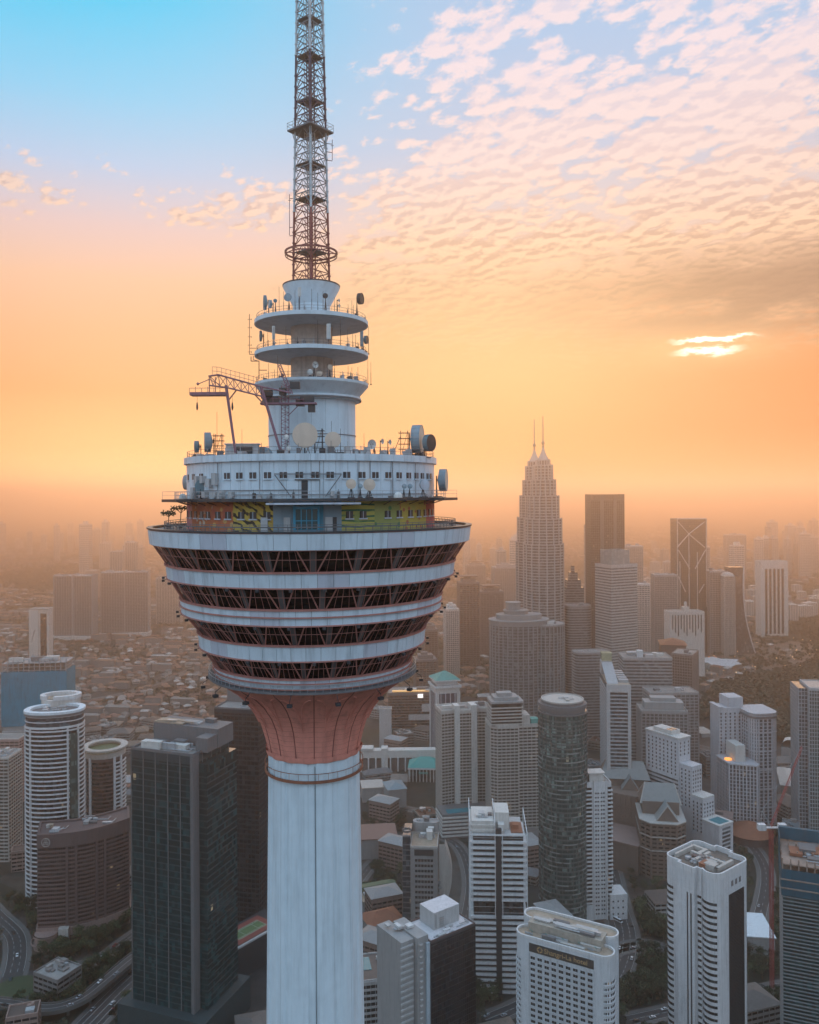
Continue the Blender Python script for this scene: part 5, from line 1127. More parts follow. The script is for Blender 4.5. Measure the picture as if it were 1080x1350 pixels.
# ================= right
# -- white tower with rounded corners, nearest on the right
A = gnd(882, 1128, 128); o = empty('apartment_tower', (A.x, A.y, 0), 0, 'tall white tower with rounded corners, curved strip windows and an open rooftop', 'building')
P1 = gnd(958, 1158, 128); P2 = gnd(983, 1128, 128); P3_ = gnd(911, 1098, 128); OCC.append((A.x + 24, A.y + 12, 34)); H = 128
ax = (P1 - A); an = atan2(ax.y, ax.x); W = ax.xy.length; ay = P2 - P1; D = max(20, ay.xy.length * .98); o.rotation_euler = (0, 0, an)
W, D = W - 1.5, D - 1.5
o.location.x -= 3.2
def arc(cx, cy, r, a0, a1, n=7): return [(cx + r * cos(radians(a0 + (a1 - a0) * k / n)), cy + r * sin(radians(a0 + (a1 - a0) * k / n))) for k in range(n + 1)]
r = W * .15
fp = arc(r, r, r, 180, 290) + [(W * .30, .4), (W * .30, -2.2), (W * .62, -2.2), (W * .62, .3)] + [(W * .70, .3)] + arc(W - r * 1.15, r, r * 1.15, 225, 360) + [(W, D - r)] + arc(W - r, D - r, r, 0, 110) + [(W * .66, D - .4), (W * .66, D + 2), (W * .36, D + 2), (W * .36, D - .4)] + arc(r, D - r, r, 70, 180)
TILE = paint('white_tile', (.575, .585, .60), sc=.25); q = MB(); q.prism(fp, 0, H - 2.2, cap=0); add(q, 'wall', TILE, o)
q = MB(); ou, inn = offset(fp, .1), offset(fp, -.8); n = len(fp)
for k in range(n): j = (k + 1) % n; q.prism([ou[k], ou[j], inn[j], inn[k]], H - 2.3, H + 1)
add(q, 'parapet', WHITE, o); q = MB(); q.prism(offset(fp, -.9), H - 2.15, H - 1.9); add(q, 'roof', paint('brown_roof_deck', (.15, .12, .10), sc=.4, var=.5), o)
q = MB()
for z in [H - 9 - 2.6 * i for i in range(5)]: bands(q, fp, [z], .05, .03)
for k in range(n):
    a_, b_ = Vector(fp[k]), Vector(fp[(k + 1) % n]); L = (b_ - a_).length
    for j in range(max(1, int(L / 2.6))): c_ = a_.lerp(b_, j / max(1, int(L / 2.6))); q.obox(c_, 0, .04, .04, 0, H - 2.4)
add(q, 'tile_joint', LGREY, o)
for i in range(32):
    z = H - 17 - 3.55 * i
    if z < 6: break
    q = MB(); q.lathe([(r - .6, z), (r + .06, z), (r + .06, z + 1.5), (r - .6, z + 1.5)], 8, 0, radians(190), radians(283), c=(r, r), closed=True); add(q, 'strip_window', G_DARK, o, 30)
    q = MB(); R2 = r * 1.15; q.lathe([(R2 - .6, z), (R2 + .06, z), (R2 + .06, z + 1.5), (R2 - .6, z + 1.5)], 8, 0, radians(226), radians(318), c=(W - R2, r), closed=True); add(q, 'strip_window', G_DARK, o, 30)
    q = MB(); q.box(W * .63, W * .695, .2, .4, z + 1, z + 2.4); add(q, 'strip_window', G_DARK, o)
q = MB()
for x in (.48, .545): q.box(W * x, W * x + .8, -2.3, -2.1, 6, H - 14)
add(q, 'slot_window', DARKM, o); q = MB(); q.box(W - .2, W + .12, D * .32, D * .80, 5, H - 13); q.face([(W + .13, D * .32, H - 20), (W + .13, D * .80, H - 13), (W + .13, D * .32, H - 13)]); add(q, 'glazing', glass('black_glass', (), ()), o)
q = MB()
for k in range(3): q.box(W - .1, W + .15, D * (.40 + .12 * k), D * (.46 + .12 * k), H - 9, H - 6)
add(q, 'louvre', DGREY, o)
q = MB()
for x0, x1, y0, y1 in ((.08, .12, .2, .8), (.12, .36, .74, .8), (.2, .5, .5, .56), (.4, .45, .3, .74), (.52, .85, .22, .27), (.8, .85, .22, .75), (.55, .8, .52, .57), (.3, .36, .56, .74)): q.box(W * x0, W * x1, D * y0, D * y1, H - 1.9, H + .6)
add(q, 'roof_beam', CREAM, o); plant(o, W * .2, W * .8, D * .2, D * .8, H - 1.95, 14, 101, 2.6, [RUST, TANROOF, CREAM, DGREY, BROWN])
q = MB(); q.box(W * .14, W * .3, D * .56, D * .74, H - 1.88, H - 1.8); q.box(W * .55, W * .78, D * .3, D * .5, H - 1.88, H - 1.8); add(q, 'light_well', DARKM, o)
# -- unfinished blue tower and its red crane
o, W, H = building('unfinished_tower', 'unfinished dark slatted tower with blue safety screens at its open top', site(1032, 1130, 1138, 470, -22), 36)
skin(o, rect(W, 36), 0, H - 6, G_TEAL, paint('slat_grey', (.22, .24, .25)), 2.1, .55, .5, 0, top=1)
q = MB(); q.box(-.6, W + .6, -.8, -.5, H - 18, H - 3); q.box(-.8, -.5, -.5, 36, H - 18, H - 3); q.box(-.6, W * .9, 34, 36.6, H + 1, H + 8); q.box(-.9, -.55, 20, 36, H - 2, H + 7); add(q, 'screen', paint('blue_screen', (.004, .075, .115), sc=.2, var=.3), o)
q = MB(); q.box(-.4, W + .4, -.4, 36.4, H - 6, H - 5.2); q.box(-.2, W, 0, 36, H - .6, H)
for x in [W * k / 9 for k in range(10)]:
    for y in (0, 12, 24, 35.5): q.box(x - .35, x + .35, y, y + .7, H - 5.2, H + 3)
for z in (H - 14, H - 9): q.box(-1.2, W + 1, -1.3, -.85, z, z + .7)
add(q, 'open_floor', paint('raw_concrete', (.30, .22, .18), var=.4), o); plant(o, 2, W - 2, 2, 32, H, 22, 111, 3.0, [RUST, CREAM, STEEL, WHITE, DGREY])
cbase = gnd(1018, 1300); c = at(1018, 1300, 560); c.z = 0; o = empty('tower_crane', (c.x, c.y, 0), 0, 'red lattice tower crane standing between the white tower and the unfinished tower', 'crane'); OCC.append((c.x, c.y, 6))
CRR = paint('crane_red', (.30, .04, .04)); q = MB(); zt = at(1018, 1092, 560).z
for sx_ in (-1, 1):
    for sy_ in (-1, 1): q.tube((sx_, sy_, 0), (sx_, sy_, zt), .20, 4)
for i in range(int(zt / 2.4)):
    z = 2.4 * i
    for a_, b_ in (((-1, -1), (1, -1)), ((1, -1), (1, 1)), ((1, 1), (-1, 1)), ((-1, 1), (-1, -1))): q.tube((*a_, z), (*b_, z + 2.4), .11, 4); q.tube((*a_, z), (*b_, z), .10, 4)
add(q, 'mast', CRR, o); q = MB()
J = Vector((at(1058, 985, 590) - Vector((c.x, c.y, 0)))); J0 = Vector((0, 0, zt + 1))
for d in (-.9, .9): q.tube(J0 + Vector((0, d, 0)), J + Vector((0, d, 0)), .17, 4)
q.tube(J0 + Vector((-.6, 0, 1.2)), J + Vector((-.6, 0, 1.0)), .17, 4)
for i in range(26):
    t0, t1 = i / 26, (i + 1) / 26; p0, p1 = J0.lerp(J, t0), J0.lerp(J, t1); q.tube(p0 + Vector((0, -.9, 0)), p1 + Vector((-.6, 0, 1.1)), .07, 4); q.tube(p0 + Vector((0, .9, 0)), p1 + Vector((0, -.9, 0)), .06, 4)
add(q, 'jib', CRR, o); q = MB()
for x in (-9, 5): q.box(x, x + 5, -2, 2, zt - 1, zt + 3)
q.box(-8, 8, -1.2, 1.2, zt + .2, zt + .8); q.path([J0, (-6, 0, zt + 12), (-7, 0, zt + 3)], .15, 4); q.tube((-6, 0, zt + 12), tuple(J), .06, 3); add(q, 'counterweight', WHITE, o)
# -- right edge gridded tower
o, W, H = building('office_tower', 'blue-grey tower with an irregular white window grid at the right edge', site(1067, 1135, 908, 790, -12), 36)
skin(o, rect(W, 36), 0, H, G_TEAL, paint('grid_grey', (.36, .39, .41)), 3.8, .8, .3, 2.3, .55, .35, top=2); q = MB(); q.box(-8.5, -.3, 5, 35, 0, H - 1); add(q, 'side_wing', G_BLUE, o); q = MB(); fins(q, rect(8.2, 30, -8.5, 5), 2.4, .5, .4, 0, H - 1, edges=(0, 3)); bands(q, rect(8.2, 30, -8.5, 5), [3.8 * i for i in range(int(H / 3.8))], .8, .25); add(q, 'wing_grid', paint('grid_grey', ()), o)
parapet(o, rect(W, 36), H, 1.2, .6, LGREY, paint('peach_roof', (.52, .40, .34)))
# -- pale stepped tower complex
o, W, H = building('hotel', 'pale grey tower complex with bowed front and lower stepped wing near the wooded hill', site(992, 1028, 944, 830, 6), 34)
GR = paint('blue_white_stone', (.46, .47, .50)); fp = arc(8, 8, 8, 180, 262, 5) + arc(W - 10, 10, 10, 280, 360, 6) + [(W, 34), (0, 34)]
skin(o, fp, 0, H, G_BLUE, GR, 3.6, .9, .3, 4.2, 1.5, .6, top=4); q = MB()
for i in range(6): bands(q, fp, [18 + 19 * i], 1.2, .9)
q.prism(offset(fp, 1.6), H - 3, H - 1, 1); add(q, 'cornice', [GR, DGREY], o); plant(o, 3, W - 3, 6, 30, H, 8, 121, 3)
q = MB(); q.box(-24, -.3, 22, 42, 0, H + 3); add(q, 'rear_wing', GR, o); q = MB(); q.box(-24.6, -20, 21, 43, H + 3.1, H + 4.5); q.box(-13, 3, 24, 44, H + 3.2, H + 13); add(q, 'rear_penthouse', GR, o); me = window_mesh(1.5, 1.9, G_DARK, GR)
windows(o, [(-22 + 5 * k, 21.97, H - 4 - 3.6 * i) for i in range(14) for k in range(5)], 0, me)
q = MB(); q.prism([(-28, -6), (-4, -16), (-.4, -12), (-.4, 20), (-28, 20)], 0, H - 45); add(q, 'front_wing', G_BLUE, o); wp = [(-28, -6), (-4, -16), (-.4, -12), (-.4, 20), (-28, 20)]
q = MB(); fins(q, wp, 3.4, 1.1, .7, 0, H - 45, edges=(0, 1, 4)); bands(q, wp, [3.6 * i for i in range(int((H - 45) / 3.6))], .8, .3); q.prism(offset(wp, 1), H - 46, H - 44.6); add(q, 'wing_grid', GR, o)
q = MB(); q.box(-20, -10, -4, 16, H - 44.5, H - 28); bands(q, rect(10, 20, -20, -4), [H - 42 + 3.6 * i for i in range(4)], .9, .3); add(q, 'link_block', OFFW, o); q = MB(); q.lathe([(3.5, H - 44.4), (3.5, H - 43.2), (.01, H - 43)], 16, c=(-24, 4)); add(q, 'roof_lamp', lamp('orange_lamp', (1., .38, .08), 1.6), o)
# -- white stepped slab with a pool
o, W, H = building('apartment_tower', 'white stepped slab tower with a turquoise pool on its lower end', site(895, 925, 975, 770, 32), 16)
W2 = 26; q = MB(); ST = paint('stepped_white', (.52, .525, .55)); q.box(0, 16, 0, 40, 0, H); q.box(1, 15, -14, -.05, 0, H - 22); q.box(0, 16, -27, -14.05, 0, H - 48); q.box(-2, 17, -46, -27.05, 0, H - 66); add(q, 'wall', ST, o)
q = MB(); q.prism(offset(rect(16, 40), .7), H, H + 1.2); q.prism(rect(12, 22, 2, 10), H + 1.2, H + 5); q.box(0, 16, -27, -14, H - 48, H - 46.8); q.box(-2.4, 17.4, -46.4, -27, H - 66, H - 65); add(q, 'cornice', OFFW, o)
me = window_mesh(1.3, 1.8, G_DARK, ST); windows(o, [(-.03, 4 + 4.6 * k, H - 6 - 3.6 * i) for i in range(9) for k in range(8)], -pi / 2, me); windows(o, [(3 + 3.3 * k, -14.03, H - 28 - 3.6 * i) for i in range(6) for k in range(4)], 0, me); windows(o, [(2.5 + 3.7 * k, -27.03, H - 54 - 3.6 * i) for i in range(4) for k in range(4)] + [(2.5 + 5.5 * k, -.03, H - 5 - 3.6 * i) for i in range(4) for k in range(3)], 0, me); windows(o, [(.97 - .0, -11 + 4.2 * k, H - 28 - 3.6 * i) for i in range(10) for k in range(3)] + [(-.03, -25 + 4.2 * k, H - 54 - 3.6 * i) for i in range(8) for k in range(3)], -pi / 2, me)
q = MB()
for i in range(30):
    z = H - 40 - 3.6 * i
    if z < 4: break
    q.box(-.5, -.02, 1, 39, z, z + 1.4)
add(q, 'window_band', G_BLUE, o); q = MB()
for i in range(int((H - 70) / 3.6)): q.box(2, 13, -46.2, -46.05, 4 + 3.6 * i, 6 + 3.6 * i)
add(q, 'window_band', G_BLUE, o); q = MB(); q.box(1, 14, -44, -32, H - 65.0, H - 64.8); add(q, 'pool', POOL, o); q = MB(); q.box(3, 7, 11, 18, H + 5, H + 5.2); q.box(8, 12, 11, 18, H + 5, H + 5.3); add(q, 'skylight', G_BLUE, o)
# -- grey grid blocks behind it
o, W, H = simple('office_tower', 'grey apartment block with stepped flat roofs and framed window bays', site(846, 907, 938, 880, -6), 30, G_GREY, paint('warm_grey', (.315, .315, .315)), 3.5, .9, .4, 4.4, .9, .7, 6)
q = MB(); q.box(W * .1, W * .95, 8, 26, H + .1, H + 8); q.box(W * .25, W * .8, 12, 24, H + 8, H + 12); add(q, 'upper_storeys', paint('warm_grey', ()), o)
simple('office_tower', 'grey block half hidden behind the stepped-roof apartment block', site(858, 921, 915, 960, 2), 30, G_GREY, paint('warm_grey', ()), 3.6, 1.1, .4, 5, .8, .6, 6)
# -- tall office slab with a slanted glazed top
o, W, H = building('office_tower', 'tall grey office slab with white front frame and a slanted roof glazing', site(801, 831, 903, 800, -6), 20)
CG = paint('cool_grey', (.36, .37, .38)); LNG = 58; q = MB(); q.box(0, W, 0, LNG, 0, H); add(q, 'glazing', G_GREY, o); q = MB(); zs = [3.7 * i for i in range(int(H / 3.7))]
for z in zs: q.box(-.5, 0, -.2, LNG, z, z + 1.5); q.box(2.5, W - 2.5, -.5, 0, z, z + 1.3)
add(q, 'spandrel', CG, o); q = MB(); q.box(-.9, 2.4, -.9, .9, 0, H + .5); q.box(W - 2.4, W + .6, -.9, .9, 0, H + .5); q.box(2.4, W - 2.4, -.9, .9, H - 7, H + .5); add(q, 'frame', LGREY, o)
q = MB(); q.prism([(0, 0), (W, 0), (W, LNG), (0, LNG)], H, H + .6, 1)
for k in range(5):
    y = 8 + 10 * k; q.box(W * .55, W * .98, y, y + 5, H + .6, H + 3.5)
q.face([(0, 2, H + .7), (W * .5, 2, H + .7), (W * .5, 46, H + 13), (0, 46, H + 13)]); q.face([(W * .5, 2, H + .7), (W * .5, 46, H + .7), (W * .5, 46, H + 13)]); q.box(-.2, W * .5, 46, LNG, H + .6, H + 14); add(q, 'slanted_roof', [CG, TANROOF], o)
q = MB(); q.box(.5, W * .5, 46.6, LNG - .5, H + 14.05, H + 22); add(q, 'lit_box', glass('pale_lit_glass', (.30, .30, .2), (.42, .42, .28), 2, 3), o)
# -- wide block with horizontal bands behind
o, W, H = simple('office_block', 'wide pale grey office block with banded windows and cluttered white roof', site(822, 886, 868, 1010, -4), 36, G_GREY, paint('warm_grey', ()), 4, 1.6, .4, 0, pl=12)
q = MB(); q.box(W * .3, W * .42, 4, 10, H, H + 9); add(q, 'roof_box', WHITE, o)
simple('office_block', 'brown stone block with a grid of deep windows behind the wide banded block', site(886, 913, 862, 1120, -30), 40, G_BRN, paint('mauve_stone', (.25, .20, .18)), 3.8, 1.2, .5, 3.2, 1.0, .8, 3)
o, W, H = building('market_hall', 'low building with rust-red sloping roofs left of the lit plaza', site(872, 905, 850, 1300, -12), 40); q = MB(); q.box(0, W, 0, 40, 0, H); add(q, 'wall', BROWN, o); q = MB(); hip(q, 0, W, 0, 40, H, 8, 2); add(q, 'roof', RUST, o)
# -- banded tower
o, W, H = simple('office_tower', 'tall striped office tower with a grey glass box on its roof', site(806, 840, 746, 1180, 26), 36, G_GREY, paint('band_cream', (.43, .415, .395)), 4.1, 2.1, .4, 0, pl=0, top=2.5)
q = MB(); q.box(W * .1, W * .8, 5, 30, H + .1, H + 22); add(q, 'glass_box', glass('pale_glass', (.22, .25, .25), (.34, .36, .35), 3, 4), o)
q = MB(); q.prism(offset(rect(W, 36), -.3), H - 12, H - 7); add(q, 'dark_storey', DGREY, o)
simple('office_tower', 'striped curved tower stepping down right of the twin spires', site(748, 781, 800, 1230, 4), 30, G_GREY, paint('warm_grey', ()), 3.9, 1.7, .5, 0, foot=lambda W, D: roundrect(W, D, 9, 5))
o, W, H = building('stepped_tower', 'narrow stepped grey tower close beside the twin spires', site(746, 770, 775, 1300, 0), 26); 
for k, (f0, f1, dz_) in enumerate(((0, 1, 0), (.1, .85, 12), (.25, .7, 24), (.38, .55, 34))):
    p = rect(W * (f1 - f0), 26 * (f1 - f0), W * f0, 26 * f0); q = MB(); q.prism(p, 0 if k == 0 else H + (0, 0, 12, 24)[k], H + dz_); bands(q, p, [H + dz_ - 4 * j for j in range(1, 4 if k else 40)], 1.4, .3, 1); add(q, 'tier', [G_GREY, paint('warm_grey', ())], o)
simple('office_block', 'striped low curved block in front of the striped curved tower', site(760, 806, 862, 1100, 6), 26, G_GREY, paint('warm_grey', ()), 3.9, 1.7, .5, 0, foot=lambda W, D: roundrect(W, D, 8, 5))
# -- tall dark hotel tower
o, W, H = building('skyscraper', 'tallest dark slab tower with a notched open crown right of the twin spires', site(779, 823, 652, 1360, 3), 34)
skin(o, rect(W, 34), 0, H - 9, G_BRN, paint('mocha', (.125, .12, .115)), 4, .7, .25, 3.2, .5, .4, top=1); q = MB(); q.box(W * .28, W * .38, -1.2, .5, 0, H - 2); q.box(W * .68, W * .76, -1.2, .5, 0, H - 2); add(q, 'pier', paint('mocha', ()), o)
q = MB(); fins(q, rect(W, 34), 3.0, .7, .5, H - 9, H + .5); q.prism(rect(W * .8, 24, W * .1, 5), H - 9, H - 1); bands(q, rect(W, 34), [H - 4.5, H - .6], .7, .3); add(q, 'open_crown', paint('mocha', ()), o)
for u0, u1, v, Y, lab, m1, m2, d in ((772, 780, 692, 1800, 'thin pale hazy slab peeping out left of the tallest dark slab', G_GREY, CREAM, 20), (823, 848, 720, 2100, 'hazy grey slab peeping out right of the tallest dark slab', G_GREY, CREAM, 30), (839, 857, 770, 1600, 'slim white tower with small windows right of the striped tower', G_GREY, OFFW, 22),
   (863, 893, 758, 1650, 'grey glass tower left of the braced tower', G_GREY, GREY, 30), (936, 957, 753, 1700, 'dark glass tower right of the braced tower', G_BRN, GREY, 30), (958, 984, 705, 3200, 'faint hazy slab high behind the curved towers', G_GREY, CREAM, 40), (1003, 1039, 741, 1900, None, G_DARK, OFFW, 26)):
    if lab:
        o, W, H = building('tower_block', lab, site(u0, u1, v, Y, -4), d); skin(o, rect(W, d), 0, H, m1, m2, 3.8, 1.3, .4, 5, .8, .6, top=4); plant(o, 2, W - 2, 4, d - 4, H, 4, int(u0), 5)
    else:
        o, W, H = building('office_tower', 'white slab tower with five dark vertical window slots on the far right', site(u0, u1, v, Y, 4), d); q = MB(); q.prism(rect(W, d), 0, H); add(q, 'wall', OFFW, o)
        for k in range(5): q = MB(); q.box(W * (.16 + .15 * k), W * (.24 + .15 * k), -.5, .02, 8, H - 16); add(q, 'slot_window', G_DARK, o)
        parapet(o, rect(W, d), H, 2, 1)
# curved sail pair
for u0, u1, v, lab, m1, s in ((955, 969, 756, 'pale ribbed tower with a domed top beside the dark sail tower', CREAM, 0), (961, 984, 748, 'dark glass tower with a flaring white curved edge', G_BLUE, 1)):
    o, W, H = building('curved_tower', lab, site(u0, u1, v, 1680 + 30 * s, 0), 24)
    if s == 0: skin(o, rect(W, 24), 0, H - 6, G_GREY, CREAM, 4, .6, .2, 2.6, .9, .7); q = MB(); q.lathe([(W * .62, H - 6), (W * .5, H - 1), (.02, H + 3)], 20, c=(W / 2, 12)); add(q, 'domed_top', CREAM, o, 40)
    else:
        q = MB(); n = 16; E_ = [(W * (.85 + .32 * (1 - k / n) ** 2 * 2.0 - .12 * sin(pi * k / n)), H * k / n) for k in range(n + 1)]
        for k in range(n):
            a, b = E_[k], E_[k + 1]; q.face([(0, 0, a[1]), (a[0], 0, a[1]), (b[0], 0, b[1]), (0, 0, b[1])]); q.face([(a[0], 0, a[1]), (a[0], 24, a[1]), (b[0], 24, b[1]), (b[0], 0, b[1])])
        q.face([(0, 0, H), (E_[-1][0], 0, H), (E_[-1][0], 24, H), (0, 24, H)]); q.face([(0, 0, 0), (0, 0, H), (0, 24, H), (0, 24, 0)]); add(q, 'glazing', m1, o)
        q = MB(); q.path([(a[0] + .3, -.5, a[1]) for a in E_], 1.2, 5); add(q, 'curved_edge', WHITE, o)
# -- cross-braced tower
o, W, H = building('skyscraper', 'dark tower with white diagonal bracing in an X across its top', site(892, 932, 684, 1720, 2), 36)
skin(o, rect(W, 36), 0, H, G_BRN, paint('mocha', ()), 4, .8, .2, 4, .3, .2, top=3)
q = MB(); Z = lambda v: at(912, v, 1720).z; X_ = lambda u: W * (u - 892) / 40.; 
for u0, v0, u1, v1 in ((894, 688, 908, 704), (929, 688, 908, 704), (908, 704, 893, 721), (908, 704, 929, 722), (894, 725, 909, 750), (930, 725, 916, 750), (894, 760, 903, 780), (928, 770, 921, 782)): q.tube((X_(u0), -1.0, Z(v0)), (X_(u1), -1.0, Z(v1)), 1.1, 5)
for u0, v0, v1 in ((908, 704, 805), (919, 728, 805), (893, 684, 800), (931, 684, 800), (896, 740, 805)): q.tube((X_(u0), -1.0, Z(v0)), (X_(u0), -1.0, Z(v1)), .9, 5)
q.tube((X_(893), -1, H), (X_(931), -1, H), 1.2, 5); add(q, 'bracing', OFFW, o)
o, W, H = building('office_block', 'squat white block with rows of tall slit windows below the braced tower', site(883, 929, 808, 1480, 2), 30); q = MB(); q.prism(rect(W, 30), 0, H); add(q, 'wall', OFFW, o)
q = MB()
for k in range(11): x = W * (.07 + .082 * k); q.box(x, x + W * .03, -.4, .02, H - 30 - (k % 3) * 6, H - 4)
add(q, 'slit_window', G_DARK, o); q = MB(); q.box(W * .45, W * .6, 8, 20, H, H + 9); q.box(W * .5, W * .56, 11, 15, H + 9, H + 18); add(q, 'roof_house', OFFW, o); parapet(o, rect(W, 30), H, 1.6, 1)
# -- brown complex with steep pediment roofs
o, W, H = building('hotel', 'brown stone hotel with steep grey gabled roofs and stepped balconies', site(846, 905, 1085, 720, -10), 46)
BR2 = paint('brown_stone', (.17, .13, .11)); fp = [(0, 8), (8, 0), (W - 8, 0), (W, 8), (W, 46), (0, 46)]
skin(o, fp, 0, H, G_BRN, BR2, 3.6, 1.9, .5, 5, 1.6, .7, top=2)
SLATE = paint('slate_roof', (.25, .27, .27), sc=.6, var=.2); q = MB()
for z, o2 in ((H, 1.2), (H - 12, 1.0), (H - 24, 1.0)): bands(q, fp, [z], .9, o2)
add(q, 'cornice', CREAM, o)
def gable(mb, x0, x1, y0, y1, z, h, mi=0, mj=1):
    xm = (x0 + x1) / 2; mb.face([(x0, y0, z), (xm, y0 + 1, z + h), (xm, y1, z + h), (x0, y1, z)], mi); mb.face([(xm, y0 + 1, z + h), (x1, y0, z), (x1, y1, z), (xm, y1, z + h)], mi); mb.face([(x0, y0 + .3, z), (x1, y0 + .3, z), (xm, y0 + 1.1, z + h - .6)], mj); mb.face([(x0, y1, z), (xm, y1, z + h), (x1, y1, z)], mj)
q = MB(); q.prism([(3, 20), (W - 3, 20), (W - 3, 44), (3, 44)], H + .95, H + 12, 1)
q.face([(1, 20, H + 10), (W - 1, 20, H + 10), (W - 6, 30, H + 26), (6, 30, H + 26)]); q.face([(1, 46, H + 10), (6, 30, H + 26), (W - 6, 30, H + 26), (W - 1, 46, H + 10)]); q.face([(1, 20, H + 10), (6, 30, H + 26), (1, 46, H + 10)], 1); q.face([(W - 1, 20, H + 10), (W - 1, 46, H + 10), (W - 6, 30, H + 26)], 1)
gable(q, W * .35, W * .85, 4, 22, H + .95, 13, 0, 1); add(q, 'steep_roof', [SLATE, BR2], o)
q = MB(); q.path([(W * .35, 4, H + 1.3), (W * .6, 5, H + 14), (W * .85, 4, H + 1.3)], .5, 5); q.path([(1, 46, H + 10), (6, 30, H + 26), (1, 20, H + 10)], .5, 5); q.path([(W - 1, 20, H + 10), (W - 6, 30, H + 26), (W - 1, 46, H + 10)], .5, 5); add(q, 'roof_ridge', CREAM, o)
q = MB(); fw_ = [(-34, 60), (-.5, 46.2), (W * .7, 46.2), (W * .7, 96), (-34, 96)]; q.prism(fw_, 0, H + 6); add(q, 'rear_wing', BR2, o); q = MB(); q.prism([(-30, 74), (14, 74), (14, 92), (-30, 92)], H + 6.05, H + 14, 1)
q.face([(-32, 72, H + 13), (16, 72, H + 13), (10, 82, H + 28), (-26, 82, H + 28)]); q.face([(-32, 94, H + 13), (-26, 82, H + 28), (10, 82, H + 28), (16, 94, H + 13)]); q.face([(-32, 72, H + 13), (-26, 82, H + 28), (-32, 94, H + 13)], 1); q.face([(16, 72, H + 13), (16, 94, H + 13), (10, 82, H + 28)], 1); gable(q, -12, 4, 62, 76, H + 6, 12); add(q, 'rear_roof', [SLATE, BR2], o)
q = MB(); bands(q, fw_, [3.6 * i for i in range(int(H / 3.6))], 1.7, .5); fins(q, fw_, 5, 1.5, .7, 0, H + 5.5, edges=(0, 4)); q.path([(-32, 94, H + 13), (-26, 82, H + 28), (-32, 72, H + 13)], .5, 5); add(q, 'wing_band', BR2, o)
q = MB(); q.prism([(-40, 22), (-3, 4), (-.5, 9), (-.5, 46), (-40, 60)], 0, 26); bands(q, [(-40, 22), (-3, 4), (-.5, 9), (-.5, 46), (-40, 60)], [25.5], 1.0, .8, 1); add(q, 'podium', [BR2, PINKB], o)
# -- lower right structures
o, W, H = building('market_hall', 'round low hall with a rust-red conical roof near the crane top', site(974, 1026, 1098, 780, 0), 40); q = MB(); q.lathe([(W * .52, 0), (W * .52, 8)], 28, c=(W / 2, 20)); add(q, 'wall', BROWN, o); q = MB(); q.lathe([(W * .60, 8), (W * .35, 13), (.05, 18)], 28, c=(W / 2, 20)); add(q, 'roof', RUST, o)
for u0, u1, v, Y, an, D_, lab, rm in ((930, 965, 1075, 810, -25, 18, 'small pale building with a dark square opening in its roof', PINKB), (1030, 1050, 1035, 880, -20, 60, 'long low hall with a shallow cream roof in front of the gridded tower', CREAM), (1030, 1052, 985, 1000, -30, 40, 'low hall with a bright shell-shaped roof by the gridded tower', OFFW), (985, 1022, 1235, 600, -8, 34, 'broad low hall with a pale blue-grey roof behind the red crane', BLUEW), (925, 942, 968, 1130, 10, 30, 'low cream-roofed hall left of the pale tower complex', CREAM),
    (480, 530, 1190, 660, 20, 26, 'long flat block with a green roof row right of the shaft', TANROOF), (488, 532, 1222, 600, 24, 20, 'low block with a rust-red tiled roof right of the shaft', RUST), (512, 536, 1042, 880, 14, 26, 'small shed with a pale blue ridged roof right of the neck', paint('blue_roof', (.22, .28, .31))), (478, 506, 1040, 900, 8, 24, 'low pale flat-roofed block right of the neck', CREAM), (476, 524, 1108, 760, 6, 34, 'broad low hall with a faded red-brown flat roof', paint('faded_red', (.20, .12, .105)))):
    o, W, H = building('low_hall', lab, site(u0, u1, v, Y, an), D_); q = MB(); q.box(0, W, 0, D_, 0, H); add(q, 'wall', GREY, o); q = MB()
    if 'ridged' in lab or 'tiled' in lab: hip(q, 0, W, 0, D_, H + .05, 5, 1)
    elif 'shell' in lab:
        for k in range(10): a0, a1 = pi * k / 10, pi * (k + 1) / 10; q.face([(W / 2 - W / 2 * cos(a0), 0, H + 10 * sin(a0)), (W / 2 - W / 2 * cos(a1), 0, H + 10 * sin(a1)), (W / 2 - W / 2 * cos(a1), D_, H + 3 * sin(a1)), (W / 2 - W / 2 * cos(a0), D_, H + 3 * sin(a0))])
    elif 'shallow' in lab: hip(q, 0, W, 0, D_, H + .05, 3, 1)
    else: q.prism(offset(rect(W, D_), .8), H + .05, H + .8)
    add(q, 'roof', rm, o)
    if 'opening' in lab: q = MB(); q.box(W * .35, W * .65, D_ * .3, D_ * .7, H + .85, H + .9); add(q, 'roof_opening', DARKM, o)
    if 'green roof' in lab:
        q = MB(); q.box(0, W * .9, D_ * .55, D_ * .8, H + .8, H + 5); q.lathe([(4, H + .8), (4, H + 4), (.1, H + 6)], 12, c=(W * .9, D_ * .7)); add(q, 'roof_ridge', paint('moss_green', (.09, .14, .08)), o)
        plant(o, 2, W - 2, 1, D_ * .5, H + .8, 8, 131, 2, [CREAM, LGREY, RUST])
